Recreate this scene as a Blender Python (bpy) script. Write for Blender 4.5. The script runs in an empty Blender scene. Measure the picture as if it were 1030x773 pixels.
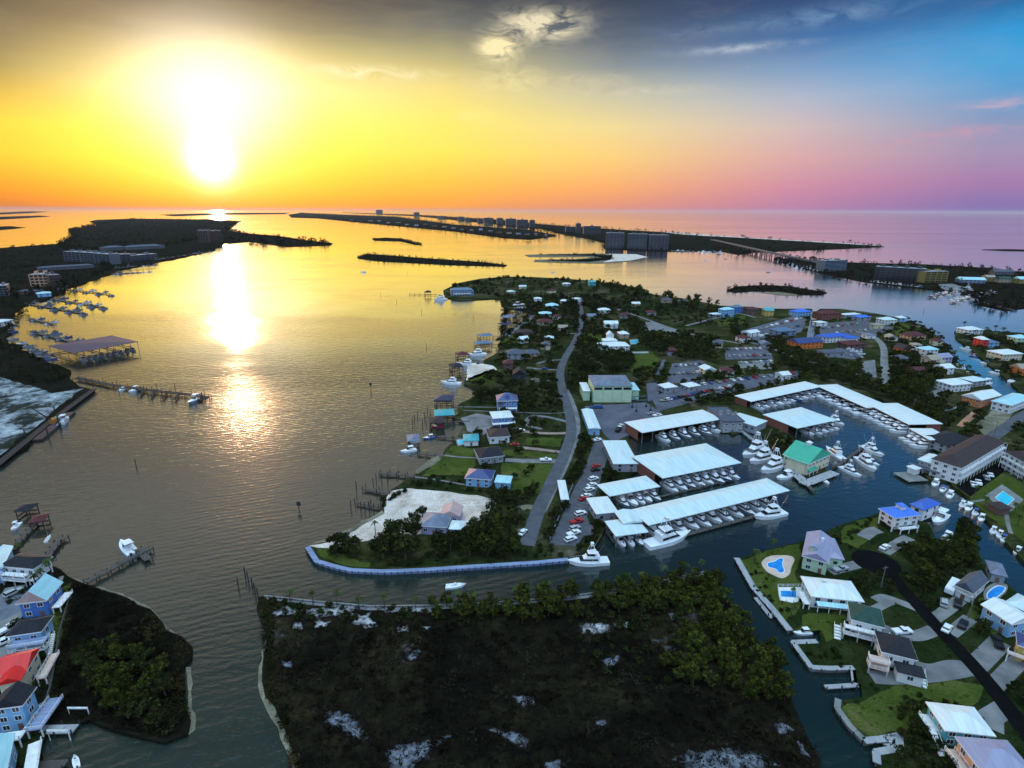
import bpy, bmesh, math, random
from mathutils import Vector, Matrix
from mathutils.geometry import tessellate_polygon

random.seed(7)
R_ = math.radians
SC = bpy.context.scene
COL = SC.collection

# ------------------------------------------------------------------ camera
W, H, F = 1030.0, 773.0, 562.0
CX, CY = W / 2, H / 2
CAM_H = 130.0
PITCH = math.atan((CY - 211.5) / F)
ROLL = 4.0 / 1030.0
CAMR = Matrix.Rotation(math.pi / 2 - PITCH, 3, 'X') @ Matrix.Rotation(ROLL, 3, 'Z')
cam = bpy.data.cameras.new('camera')
cam.sensor_width = 36.0
cam.lens = F / W * 36.0
cam.clip_start = 1.0
cam.clip_end = 400000.0
camo = bpy.data.objects.new('camera', cam)
COL.objects.link(camo)
camo.matrix_world = Matrix.Translation((0, 0, CAM_H)) @ CAMR.to_4x4()
SC.camera = camo


def ray(px, py):
    return (CAMR @ Vector(((px - CX) / F, -(py - CY) / F, -1.0))).normalized()


def model_hor(x):
    return 209.5 + 4.0 * x / 1030.0


def photo_hor(x):        # the photograph's horizon line, slightly bowed by its lens
    a, b, c = (0, 207.0), (515, 214.0), (1030, 212.0)
    l0 = (x - b[0]) * (x - c[0]) / ((a[0] - b[0]) * (a[0] - c[0]))
    l1 = (x - a[0]) * (x - c[0]) / ((b[0] - a[0]) * (b[0] - c[0]))
    l2 = (x - a[0]) * (x - b[0]) / ((c[0] - a[0]) * (c[0] - b[0]))
    return a[1] * l0 + b[1] * l1 + c[1] * l2


def unbow(px, py):
    hx = photo_hor(min(max(px, 0), 1030))
    k = max(0.0, 1.0 - max(0.0, py - hx) / 120.0)
    y = py - (hx - model_hor(px)) * k
    return max(y, model_hor(px) + 1.6)


def P(px, py, z=0.0):
    """ground position (at height z) of a place seen in the photograph"""
    d = ray(px, unbow(px, py))
    t = (z - CAM_H) / d.z
    return Vector((d.x * t, d.y * t, z))


def height_to(px, py, ytop, z=0.0):
    """height of something standing at (px,py) whose top is seen at ytop"""
    b = P(px, py, z)
    d = ray(px, unbow(px, py) - (py - ytop))
    hd = math.hypot(b.x, b.y)
    return CAM_H + hd * d.z / math.hypot(d.x, d.y) - z


def to_px(v):
    q = CAMR.transposed() @ (Vector(v) - Vector((0, 0, CAM_H)))
    return (CX + F * q.x / -q.z, CY - F * q.y / -q.z)


# ------------------------------------------------------------------ sky and sun
def lin(c):
    return tuple((x / 12.92 if x <= 0.04045 else ((x + 0.055) / 1.055) ** 2.4) for x in [v / 255.0 for v in c])


SUN_DIR = ray(212, 163)
SUN_AZ = math.atan2(SUN_DIR.x, SUN_DIR.y)
SUN_EL = math.asin(SUN_DIR.z)
EXPOSURE = 0.0
SUN_STRENGTH = 2.0
ZENITH = (0.37, 0.54, 0.65)
ZENITH_K = 6.4
BACKSKY = (0.34, 0.52, 0.78)
BACK_K = 2.6

world = bpy.data.worlds.new('World')
SC.world = world
world.use_nodes = True
wt = world.node_tree
wt.nodes.clear()


class NT:
    def __init__(s, tree):
        s.t = tree

    def n(s, typ, **kw):
        nd = s.t.nodes.new(typ)
        for k, v in kw.items():
            setattr(nd, k, v)
        return nd

    def put(s, sock, v):
        if hasattr(v, 'is_output') or isinstance(v, bpy.types.NodeSocket):
            s.t.links.new(v, sock)
        else:
            sock.default_value = v

    def math(s, op, a, b=0.0, c=0.0, clamp=False):
        nd = s.n('ShaderNodeMath', operation=op, use_clamp=clamp)
        s.put(nd.inputs[0], a)
        s.put(nd.inputs[1], b)
        s.put(nd.inputs[2], c)
        return nd.outputs[0]

    def vmath(s, op, a, b=(0, 0, 0)):
        nd = s.n('ShaderNodeVectorMath', operation=op)
        s.put(nd.inputs[0], a)
        s.put(nd.inputs[1], b)
        return nd.outputs['Value'] if op in ('DOT_PRODUCT', 'LENGTH') else nd.outputs[0]

    def rng(s, v, a, b, c=0.0, d=1.0, smooth=False):
        nd = s.n('ShaderNodeMapRange', clamp=True)
        if smooth:
            nd.interpolation_type = 'SMOOTHSTEP'
        s.put(nd.inputs[0], v)
        for i, x in enumerate((a, b, c, d)):
            s.put(nd.inputs[1 + i], x)
        return nd.outputs[0]

    def mix(s, f, a, b, blend='MIX'):
        nd = s.n('ShaderNodeMix', data_type='RGBA', blend_type=blend, clamp_factor=True)
        s.put(nd.inputs[0], f)
        for i, v in ((6, a), (7, b)):
            if isinstance(v, tuple):
                v = tuple(v[:3]) + (1.0,)
            s.put(nd.inputs[i], v)
        return nd.outputs[2]

    def ramp(s, f, stops, interp='LINEAR'):
        nd = s.n('ShaderNodeValToRGB')
        cr = nd.color_ramp
        cr.interpolation = interp
        stops = sorted(stops)
        while len(cr.elements) < len(stops):
            cr.elements.new(0.5)
        for e, (p, c) in zip(cr.elements, stops):
            e.position = p
            e.color = tuple(c[:3]) + (1.0,)
        s.put(nd.inputs[0], f)
        return nd.outputs[0]

    def noise(s, vec, scale, detail=4.0, rough=0.55, dist=0.0):
        nd = s.n('ShaderNodeTexNoise')
        s.put(nd.inputs['Vector'], vec)
        nd.inputs['Scale'].default_value = scale
        nd.inputs['Detail'].default_value = detail
        nd.inputs['Roughness'].default_value = rough
        nd.inputs['Distortion'].default_value = dist
        return nd.outputs[0]


w = NT(wt)
tc = w.n('ShaderNodeTexCoord')
sep = w.n('ShaderNodeSeparateXYZ')
wt.links.new(tc.outputs['Generated'], sep.inputs[0])
dirv = tc.outputs['Generated']
AZ = w.math('MULTIPLY', w.math('ARCTAN2', sep.outputs[0], sep.outputs[1]), 57.29578)
EL = w.math('MULTIPLY', w.math('ARCSINE', sep.outputs[2]), 57.29578)
T20 = w.math('DIVIDE', EL, 20.0, clamp=True)

SKY_COLS = [
    (0, [(206, (196, 96, 34)), (180, (226, 138, 22)), (150, (246, 188, 22)), (120, (240, 200, 34)), (90, (186, 158, 44)), (60, (108, 104, 64)), (30, (58, 66, 66)), (0, (28, 40, 46))]),
    (150, [(209, (226, 118, 36)), (188, (246, 158, 20)), (160, (252, 210, 22)), (130, (252, 226, 70)), (90, (240, 225, 130)), (60, (190, 178, 110)), (30, (104, 104, 82)), (0, (46, 54, 54))]),
    (280, [(212, (232, 128, 40)), (190, (250, 164, 26)), (160, (254, 214, 36)), (130, (254, 234, 90)), (90, (246, 234, 150)), (60, (206, 196, 128)), (30, (120, 118, 92)), (0, (52, 58, 60))]),
    (450, [(214, (238, 148, 66)), (185, (254, 186, 66)), (155, (254, 222, 84)), (120, (250, 228, 104)), (90, (234, 214, 126)), (60, (176, 168, 118)), (30, (96, 102, 98)), (0, (46, 56, 66))]),
    (620, [(214, (222, 142, 122)), (192, (244, 168, 108)), (160, (246, 204, 122)), (130, (236, 214, 148)), (100, (200, 194, 164)), (70, (132, 142, 148)), (40, (72, 88, 112)), (0, (32, 48, 74))]),
    (800, [(213, (186, 128, 166)), (190, (206, 140, 164)), (160, (216, 166, 168)), (130, (208, 184, 184)), (100, (172, 180, 200)), (70, (116, 152, 194)), (40, (56, 106, 164)), (0, (30, 64, 116))]),
    (1000, [(212, (126, 112, 174)), (180, (164, 124, 174)), (150, (160, 144, 180)), (120, (128, 150, 190)), (90, (86, 154, 206)), (60, (52, 158, 216)), (30, (36, 148, 210)), (0, (18, 98, 158))]),
]
prev = None
col = None
for px, st in SKY_COLS:
    stops = []
    for y, c in st:
        d = ray(px, y - photo_hor(px) + model_hor(px))
        stops.append((min(max(math.degrees(math.asin(d.z)) / 20.0, 0.0), 1.0), lin(c)))
    rp = w.ramp(T20, stops)
    d = ray(px, 130)
    a = math.degrees(math.atan2(d.x, d.y))
    col = rp if col is None else w.mix(w.rng(AZ, prev, a, smooth=False), col, rp)
    prev = a
back = w.ramp(T20, [(0.0, (0.30, 0.26, 0.38)), (0.4, (0.40, 0.42, 0.55)), (1.0, (0.26, 0.44, 0.60))])
col = w.mix(w.rng(AZ, 55.0, 110.0, smooth=True), col, back)
col = w.mix(w.rng(AZ, -55.0, -110.0, smooth=True), col, back)
# thin cloud streaks: uneven, stretched along the horizon
cmb = w.n('ShaderNodeCombineXYZ')
w.put(cmb.inputs[0], w.math('MULTIPLY', AZ, 0.10))
w.put(cmb.inputs[1], w.math('MULTIPLY', EL, 0.42))
cn = w.noise(cmb.outputs[0], 1.5, 7.0, 0.6, 0.6)
cmb2 = w.n('ShaderNodeCombineXYZ')
w.put(cmb2.inputs[0], w.math('MULTIPLY', AZ, 0.30))
w.put(cmb2.inputs[1], w.math('MULTIPLY', EL, 0.75))
cn2 = w.noise(cmb2.outputs[0], 1.3, 8.0, 0.62, 0.9)


def blob(px, py, sx, sy):
    d = ray(px, py)
    a, e = math.degrees(math.atan2(d.x, d.y)), math.degrees(math.asin(d.z))
    u = w.math('DIVIDE', w.math('SUBTRACT', AZ, a), sx)
    v = w.math('DIVIDE', w.math('SUBTRACT', EL, e), sy)
    return w.math('POWER', 2.718, w.math('MULTIPLY', w.math('ADD', w.math('MULTIPLY', u, u), w.math('MULTIPLY', v, v)), -1.0))


veil = w.math('MULTIPLY', w.rng(cn, 0.44, 0.66), w.rng(EL, 3.0, 9.0, smooth=True))
col = w.mix(w.math('MULTIPLY', veil, 0.05), col, w.mix(w.rng(AZ, -8.0, 22.0), lin((238, 214, 160)), lin((205, 190, 205))))
for (px, py, sx, sy, k, c) in ((545, 26, 3.0, 0.95, 1.9, (232, 220, 184)), (502, 48, 1.5, 0.9, 2.2, (250, 232, 178)), (512, 82, 3.0, 1.0, 0.8, (240, 224, 160)), (590, 82, 3.4, 0.6, 0.5, (228, 214, 176)),
                               (375, 74, 5.0, 0.5, 0.9, (250, 240, 190)), (745, 49, 4.2, 0.3, 0.8, (178, 190, 205)), (640, 92, 5.5, 0.35, 0.5, (225, 210, 190)), (1015, 104, 2.2, 0.35, 0.55, (236, 178, 186)),
                               (985, 131, 3.4, 0.4, 0.55, (214, 152, 172)), (930, 141, 3.4, 0.45, 0.4, (206, 150, 170)), (478, 118, 1.6, 0.6, 0.8, (252, 236, 140)), (820, 18, 6.0, 0.6, 0.35, (150, 190, 220)), (700, 32, 3.0, 0.4, 0.4, (120, 140, 170))):
    m = w.math('MULTIPLY', blob(px, py, sx, sy), w.rng(cn2, 0.36, 0.62))
    col = w.mix(w.math('MULTIPLY', m, k, clamp=True), col, lin(c))
# high sky above the frame, and the bright open sky behind the camera
ABSAZ = w.math('ABSOLUTE', AZ)
up_ = w.rng(EL, 46.0, 78.0, smooth=True)
drk = w.rng(EL, 23.0, 36.0, 1.0, 0.32, smooth=True)
sc0 = w.n('ShaderNodeVectorMath', operation='SCALE')
w.put(sc0.inputs[0], col)
w.put(sc0.inputs['Scale'], drk)
col = sc0.outputs[0]
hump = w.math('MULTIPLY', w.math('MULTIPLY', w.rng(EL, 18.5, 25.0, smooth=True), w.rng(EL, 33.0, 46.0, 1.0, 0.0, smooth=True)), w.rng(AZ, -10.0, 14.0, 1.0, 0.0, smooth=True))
col = w.mix(hump, col, (0.34, 0.32, 0.285))  # unseen beige band added above the frame to brighten the bay's reflections
bk = w.math('MULTIPLY', w.rng(ABSAZ, 62.0, 125.0, smooth=True), w.rng(EL, 4.0, 34.0, smooth=True))
col = w.mix(bk, col, tuple(x * BACK_K for x in BACKSKY))
col = w.mix(up_, col, tuple(x * ZENITH_K for x in ZENITH))
# the sun's glare


def glow(px, py, sigma, colr, k, squash=1.0, edge=1.0):
    d = ray(px, py)
    a, e = math.degrees(math.atan2(d.x, d.y)), math.degrees(math.asin(d.z))
    u = w.math('DIVIDE', w.math('SUBTRACT', AZ, a), sigma)
    v = w.math('DIVIDE', w.math('SUBTRACT', EL, e), sigma * squash)
    q = w.math('ADD', w.math('MULTIPLY', u, u), w.math('MULTIPLY', v, v))
    if edge != 1.0:
        q = w.math('POWER', q, edge)
    return w.math('MULTIPLY', w.math('POWER', 2.718, w.math('MULTIPLY', q, -1.0)), k), colr


acc = col
for g, c in (glow(212, 163, 1.5, (1.0, 0.90, 0.62), 3.2), glow(213, 134, 2.6, (1.0, 0.92, 0.74), 0.42, 1.2), glow(214, 97, 5.9, (1.0, 0.93, 0.84), 0.74, 0.86, 1.25), glow(213, 124, 11.5, (1.0, 0.58, 0.05), 0.22, 0.52)):
    sc = w.n('ShaderNodeVectorMath', operation='SCALE')
    sc.inputs[0].default_value = c
    w.put(sc.inputs['Scale'], g)
    ad = w.n('ShaderNodeVectorMath', operation='ADD')
    w.put(ad.inputs[0], acc)
    w.put(ad.inputs[1], sc.outputs[0])
    acc = ad.outputs[0]
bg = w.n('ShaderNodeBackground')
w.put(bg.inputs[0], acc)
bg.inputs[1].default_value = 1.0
sky = w.n('ShaderNodeTexSky')
sky.sky_type = 'NISHITA'
sky.sun_disc = False
sky.sun_elevation = SUN_EL
sky.sun_rotation = SUN_AZ
sky.dust_density = 2.0
bg2 = w.n('ShaderNodeBackground')
w.put(bg2.inputs[0], sky.outputs[0])
bg2.inputs[1].default_value = 0.015
adds = w.n('ShaderNodeAddShader')
wt.links.new(bg.outputs[0], adds.inputs[0])
wt.links.new(bg2.outputs[0], adds.inputs[1])
wo = w.n('ShaderNodeOutputWorld')
wt.links.new(adds.outputs[0], wo.inputs[0])

sun = bpy.data.lights.new('sun', 'SUN')
sun.energy = SUN_STRENGTH
sun.angle = R_(0.6)
sun.color = (1.0, 0.58, 0.31)
suno = bpy.data.objects.new('sun', sun)
COL.objects.link(suno)
suno.rotation_euler = SUN_DIR.to_track_quat('Z', 'Y').to_euler()
suno.location = SUN_DIR * 3000

vs = SC.view_settings
vs.view_transform = 'Standard'
vs.look = 'None'
vs.gamma = 1.0
vs.use_curve_mapping = False
vs.exposure = EXPOSURE
SC.cycles.use_denoising = True
SC.cycles.max_bounces = 5
SC.cycles.diffuse_bounces = 2
SC.cycles.glossy_bounces = 3
SC.cycles.sample_clamp_indirect = 4.0

# ------------------------------------------------------------------ materials
MATS = {}


def mat(name, c, rough=0.85, c2=None, scale=0.35, amt=1.0, spec=0.3, bump=0.0, metal=0.0, contrast=(0.35, 0.65), rand=0.0, detail=5.0, stretch=None, coords='Object'):
    if name in MATS:
        return MATS[name]
    m = bpy.data.materials.new(name)
    m.use_nodes = True
    n = NT(m.node_tree)
    b = m.node_tree.nodes['Principled BSDF']
    t = n.n('ShaderNodeTexCoord')
    v = t.outputs[coords]
    if stretch:
        mp = n.n('ShaderNodeMapping')
        mp.inputs['Scale'].default_value = stretch
        m.node_tree.links.new(v, mp.inputs[0])
        v = mp.outputs[0]
    f = n.noise(v, scale, detail, 0.6)
    c2 = c2 or tuple(x * 0.78 for x in c)
    k = n.rng(f, contrast[0], contrast[1])
    out = n.mix(n.math('MULTIPLY', k, amt), tuple(c), tuple(c2))
    if rand:
        oi = n.n('ShaderNodeObjectInfo')
        hs = n.n('ShaderNodeHueSaturation')
        n.put(hs.inputs['Value'], n.rng(oi.outputs['Random'], 0.0, 1.0, 1.0 - rand, 1.0 + rand))
        n.put(hs.inputs['Hue'], n.rng(oi.outputs['Random'], 0.0, 1.0, 0.5 - rand * 0.07, 0.5 + rand * 0.07))
        n.put(hs.inputs['Color'], out)
        out = hs.outputs[0]
    n.put(b.inputs['Base Color'], out)
    b.inputs['Roughness'].default_value = rough
    b.inputs['Specular IOR Level'].default_value = spec
    b.inputs['Metallic'].default_value = metal
    if bump:
        bp = n.n('ShaderNodeBump')
        bp.inputs['Strength'].default_value = bump
        bp.inputs['Distance'].default_value = 0.3
        n.put(bp.inputs['Height'], f)
        n.put(b.inputs['Normal'], bp.outputs[0])
    MATS[name] = m
    return m


# ------------------------------------------------------------------ mesh builder
class MB:
    def __init__(s):
        s.v, s.f, s.m = [], [], []

    def add(s, vs, fs, mi=0):
        o = len(s.v)
        s.v += [tuple(x) for x in vs]
        s.f += [tuple(i + o for i in f) for f in fs]
        s.m += [mi] * len(fs)
        return s

    def box(s, x0, x1, y0, y1, z0, z1, mi=0, rz=0.0, c=(0, 0)):
        vs = [(x, y, z) for z in (z0, z1) for (x, y) in ((x0, y0), (x1, y0), (x1, y1), (x0, y1))]
        if rz:
            cs, sn = math.cos(rz), math.sin(rz)
            vs = [(c[0] + x * cs - y * sn, c[1] + x * sn + y * cs, z) for x, y, z in vs]
        elif c != (0, 0):
            vs = [(c[0] + x, c[1] + y, z) for x, y, z in vs]
        return s.add(vs, [(3, 2, 1, 0), (4, 5, 6, 7), (0, 1, 5, 4), (1, 2, 6, 5), (2, 3, 7, 6), (3, 0, 4, 7)], mi)

    def tube(s, pts, rad, n=6, mi=0, cap=True):
        pts = [Vector(p) for p in pts]
        rads = rad if isinstance(rad, (list, tuple)) else [rad] * len(pts)
        o = len(s.v)
        for i, p in enumerate(pts):
            d = (pts[min(i + 1, len(pts) - 1)] - pts[max(i - 1, 0)]).normalized()
            u = d.cross(Vector((0, 0, 1)) if abs(d.z) < 0.9 else Vector((1, 0, 0))).normalized()
            q = d.cross(u)
            for k in range(n):
                a = 2 * math.pi * k / n
                s.v.append(tuple(p + (u * math.cos(a) + q * math.sin(a)) * rads[i]))
        for i in range(len(pts) - 1):
            for k in range(n):
                a, b = o + i * n + k, o + i * n + (k + 1) % n
                s.f.append((a, a + n, b + n, b))
                s.m.append(mi)
        if cap:
            s.f.append(tuple(o + k for k in range(n)))
            s.f.append(tuple(o + (len(pts) - 1) * n + k for k in reversed(range(n))))
            s.m += [mi, mi]
        return s

    def loft(s, rings, mi=0, cap=True):
        n = len(rings[0])
        o = len(s.v)
        for r in rings:
            s.v += [tuple(p) for p in r]
        for i in range(len(rings) - 1):
            for k in range(n):
                a, b = o + i * n + k, o + i * n + (k + 1) % n
                s.f.append((a, b, b + n, a + n))
                s.m.append(mi)
        if cap:
            s.f.append(tuple(o + k for k in reversed(range(n))))
            s.f.append(tuple(o + (len(rings) - 1) * n + k for k in range(n)))
            s.m += [mi, mi]
        return s

    def prism(s, poly, z0, z1, mi=0):
        """vertical-sided sheet or block over an outline (counter-clockwise or not)"""
        pts = [Vector((p[0], p[1], 0)) for p in poly]
        area = sum(pts[i].x * pts[(i + 1) % len(pts)].y - pts[(i + 1) % len(pts)].x * pts[i].y for i in range(len(pts)))
        if area < 0:
            pts.reverse()
        n = len(pts)
        o = len(s.v)
        s.v += [(p.x, p.y, z1) for p in pts] + [(p.x, p.y, z0) for p in pts]
        for t in tessellate_polygon([pts]):
            a, b, c = (pts[i] for i in t)
            if (b - a).cross(c - a).z < 0:
                t = (t[0], t[2], t[1])
            s.f.append(tuple(o + i for i in t))
            s.m.append(mi)
        for i in range(n):
            j = (i + 1) % n
            s.f.append((o + n + i, o + n + j, o + j, o + i))
            s.m.append(mi)
        return s

    def sheet(s, poly, z, mi=0):
        return s.prism(poly, z - 0.03, z, mi)

    def mesh(s, name, mats):
        me = bpy.data.meshes.new(name)
        me.from_pydata(s.v, [], s.f)
        for m in (mats if isinstance(mats, (list, tuple)) else [mats]):
            me.materials.append(m)
        if any(s.m):
            me.polygons.foreach_set('material_index', s.m)
        me.update()
        return me

    def build(s, name, mats, parent=None, smooth=False):
        return link(name, s.mesh(name, mats), parent, smooth)


def link(name, me, parent=None, smooth=False):
    o = bpy.data.objects.new(name, me)
    COL.objects.link(o)
    if parent:
        o.parent = parent
    if smooth:
        me.polygons.foreach_set('use_smooth', [True] * len(me.polygons))
    return o


LABELS = {}


def tag(o, label, cat, group=None):
    o['label'] = label
    o['category'] = cat
    if group:
        o['group'] = group
    LABELS.setdefault(label, []).append(o)
    return o


def thing(name, label, cat, loc=(0, 0, 0), rz=0.0, group=None):
    o = bpy.data.objects.new(name, None)
    o.empty_display_size = 0.5
    COL.objects.link(o)
    o.location = loc
    o.rotation_euler = (0, 0, rz)
    if label:
        tag(o, label, cat, group)
    else:
        o['category'] = cat
        if group:
            o['group'] = group
    return o


KIDS = {}


def kids(o):
    return [c for c in bpy.data.objects if c.parent == o]


def remember(o):
    """keep a prototype's tree so that copies need no search"""
    ch = []
    for c in [c for c in COL.objects if c.parent == o]:
        ch.append(c)
        remember(c)
    KIDS[o.name] = ch
    return o


def dup(o, parent=None):
    c = o.copy()
    COL.objects.link(c)
    if parent:
        c.parent = parent
    for ch in KIDS.get(o.name, ()):
        dup(ch, c)
    return c


def structure(o):
    o['kind'] = 'structure'
    return o


def stuff(o, label=None, cat=None):
    o['kind'] = 'stuff'
    if label:
        tag(o, label, cat)
    return o


ORD = 'first second third fourth fifth sixth seventh eighth ninth tenth eleventh twelfth thirteenth fourteenth fifteenth sixteenth seventeenth eighteenth nineteenth twentieth'.split()
TENS = 'twenty thirty forty fifty sixty seventy eighty ninety'.split()


def ordw(i):
    if i < 20:
        return ORD[i]
    t, u = divmod(i + 1, 10)
    return (TENS[t - 2] + '-' + ORD[u - 1]) if u else TENS[t - 2][:-1] + 'ieth'


def ordinal(objs, noun, place, cat, group, key=None, by='from the left'):
    objs = sorted(objs, key=key or (lambda o: to_px(o.location)[0]))
    for i, o in enumerate(objs):
        if len(objs) == 1:
            tag(o, f'{noun} {place}', cat, group)
        else:
            tag(o, f'{noun}, {ordw(i)} {by} {place}', cat, group)


def inside(p, poly):
    x, y = p[0], p[1]
    r = False
    j = len(poly) - 1
    for i in range(len(poly)):
        xi, yi, xj, yj = poly[i][0], poly[i][1], poly[j][0], poly[j][1]
        if (yi > y) != (yj > y) and x < (xj - xi) * (y - yi) / (yj - yi) + xi:
            r = not r
        j = i
    return r


def organic(poly, amp, step, seed=0):
    """the outline with its straight runs broken into small wobbles"""
    rr = random.Random(seed)
    out = []
    n = len(poly)
    for i in range(n):
        a, b = Vector(poly[i][:2]), Vector(poly[(i + 1) % n][:2])
        L = (b - a).length
        k = max(1, min(60, int(L / step)))
        nrm = Vector((-(b - a).y, (b - a).x)).normalized() if L > 0 else Vector((0, 0))
        for j in range(k):
            q = a.lerp(b, j / k)
            q += nrm * rr.uniform(-amp, amp) * (0.35 if j == 0 else 1.0)
            out.append((q.x, q.y))
    return out
# ------------------------------------------------------------------ the setting: water, land, roads
GZ = 1.2        # height of the land above the water


def water_mat():
    m = bpy.data.materials.new('water')
    m.use_nodes = True
    n = NT(m.node_tree)
    b = m.node_tree.nodes['Principled BSDF']
    t = n.n('ShaderNodeTexCoord')
    o = t.outputs['Object']
    big = n.noise(o, 0.0022, 4.0, 0.6, 0.8)
    mp = n.n('ShaderNodeMapping')
    mp.inputs['Scale'].default_value = (0.35, 1.0, 1.0)
    mp.inputs['Rotation'].default_value = (0, 0, R_(-14))
    m.node_tree.links.new(o, mp.inputs[0])
    slick = n.noise(mp.outputs[0], 0.006, 5.0, 0.6, 1.5)
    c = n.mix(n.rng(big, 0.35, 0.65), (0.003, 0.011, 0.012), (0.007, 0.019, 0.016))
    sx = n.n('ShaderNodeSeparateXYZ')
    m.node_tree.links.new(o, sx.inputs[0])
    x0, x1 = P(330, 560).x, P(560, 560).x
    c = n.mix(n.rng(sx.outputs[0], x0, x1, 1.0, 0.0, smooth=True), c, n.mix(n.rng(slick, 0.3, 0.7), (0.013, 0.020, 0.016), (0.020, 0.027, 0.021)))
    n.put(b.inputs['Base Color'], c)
    n.put(b.inputs['Roughness'], n.rng(slick, 0.35, 0.65, 0.05, 0.12))
    b.inputs['IOR'].default_value = 1.333
    b.inputs['Specular IOR Level'].default_value = 0.5
    mp2 = n.n('ShaderNodeMapping')
    mp2.inputs['Scale'].default_value = (0.45, 1.0, 1.0)
    mp2.inputs['Rotation'].default_value = (0, 0, R_(-22))
    m.node_tree.links.new(o, mp2.inputs[0])
    w1 = n.noise(mp2.outputs[0], 0.30, 3.0, 0.55, 0.5)
    wv = n.n('ShaderNodeTexWave')
    wv.inputs['Scale'].default_value = 0.10
    wv.inputs['Distortion'].default_value = 7.0
    wv.inputs['Detail'].default_value = 2.0
    wv.inputs['Detail Scale'].default_value = 0.35
    mp3 = n.n('ShaderNodeMapping')
    mp3.inputs['Rotation'].default_value = (0, 0, R_(68))
    m.node_tree.links.new(o, mp3.inputs[0])
    m.node_tree.links.new(mp3.outputs[0], wv.inputs['Vector'])
    rip = n.noise(o, 0.7, 2.0, 0.5)
    h = n.math('ADD', n.math('ADD', n.math('MULTIPLY', w1, 0.62), n.math('MULTIPLY', wv.outputs['Fac'], n.rng(big, 0.4, 0.6, 0.03, 0.20))), n.math('MULTIPLY', rip, 0.2))
    # belts of wind-ruffled water cross the calm bay
    wob = n.math('MULTIPLY', n.math('SUBTRACT', n.noise(o, 0.008, 4.0, 0.6), 0.5), 260.0)
    yy = n.math('ADD', sx.outputs[1], wob)
    ya, yb, yc, yd = P(215, 322).y, P(215, 344).y, P(215, 368).y, P(215, 400).y
    belt = n.math('ADD', n.math('MULTIPLY', n.rng(yy, ya + 60, ya - 10, smooth=True), n.rng(yy, yb - 40, yb + 10, smooth=True)), n.rng(yy, yc + 40, yd, smooth=True), clamp=True)
    bp = n.n('ShaderNodeBump')
    n.put(bp.inputs['Strength'], n.math('ADD', n.rng(slick, 0.3, 0.7, 0.10, 0.25), n.math('MULTIPLY', belt, 0.12)))
    bp.inputs['Distance'].default_value = 1.0
    n.put(bp.inputs['Height'], h)
    n.put(b.inputs['Normal'], bp.outputs[0])
    lw = n.n('ShaderNodeLayerWeight')
    lw.inputs['Blend'].default_value = 0.5
    n.put(lw.inputs['Normal'], bp.outputs[0])
    gl = n.n('ShaderNodeBsdfGlossy')
    gl.inputs['Color'].default_value = (0.96, 0.96, 0.96, 1)
    n.put(gl.inputs['Roughness'], n.math('ADD', n.rng(slick, 0.35, 0.65, 0.05, 0.12), n.math('MULTIPLY', belt, 0.10)))
    n.put(gl.inputs['Normal'], bp.outputs[0])
    ms = n.n('ShaderNodeMixShader')
    mp4 = n.n('ShaderNodeMapping')
    mp4.inputs['Scale'].default_value = (0.22, 1.0, 1.0)
    mp4.inputs['Rotation'].default_value = (0, 0, R_(12))
    m.node_tree.links.new(o, mp4.inputs[0])
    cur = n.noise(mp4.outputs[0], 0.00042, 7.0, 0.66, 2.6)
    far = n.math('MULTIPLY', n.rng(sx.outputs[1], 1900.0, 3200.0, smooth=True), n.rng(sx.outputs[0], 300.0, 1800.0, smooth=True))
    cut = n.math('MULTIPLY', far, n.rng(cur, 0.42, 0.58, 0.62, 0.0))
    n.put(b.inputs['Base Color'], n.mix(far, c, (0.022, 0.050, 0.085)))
    n.put(ms.inputs[0], n.math('MULTIPLY', n.math('MULTIPLY', n.math('POWER', lw.outputs['Facing'], 2.4), 0.92), n.math('SUBTRACT', 1.0, cut)))
    m.node_tree.links.new(b.outputs[0], ms.inputs[1])
    m.node_tree.links.new(gl.outputs[0], ms.inputs[2])
    mo = [x for x in m.node_tree.nodes if x.type == 'OUTPUT_MATERIAL'][0]
    m.node_tree.links.new(ms.outputs[0], mo.inputs[0])
    return m


def land_mat(name, stops, scale, fine, rough=0.95):
    """patchy ground: broad areas of different growth with a finer mottle over them"""
    m = bpy.data.materials.new(name)
    m.use_nodes = True
    n = NT(m.node_tree)
    b = m.node_tree.nodes['Principled BSDF']
    t = n.n('ShaderNodeTexCoord')
    o = t.outputs['Object']
    a = n.noise(o, scale, 5.0, 0.62, 0.7)
    f = n.noise(o, fine, 4.0, 0.6)
    k = n.math('ADD', n.math('MULTIPLY', a, 0.75), n.math('MULTIPLY', f, 0.25))
    c = n.ramp(n.rng(k, 0.3, 0.7), stops)
    f2 = n.noise(o, fine * 3.1, 3.0, 0.6)
    c = n.mix(1.0, c, n.ramp(f2, [(0.3, (0.62, 0.62, 0.62)), (0.7, (1.25, 1.25, 1.25))]), 'MULTIPLY')
    n.put(b.inputs['Base Color'], c)
    b.inputs['Roughness'].default_value = rough
    b.inputs['Specular IOR Level'].default_value = 0.0
    bp = n.n('ShaderNodeBump')
    bp.inputs['Strength'].default_value = 0.6
    bp.inputs['Distance'].default_value = 0.4
    n.put(bp.inputs['Height'], f2)
    n.put(b.inputs['Normal'], bp.outputs[0])
    MATS[name] = m
    return m


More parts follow.
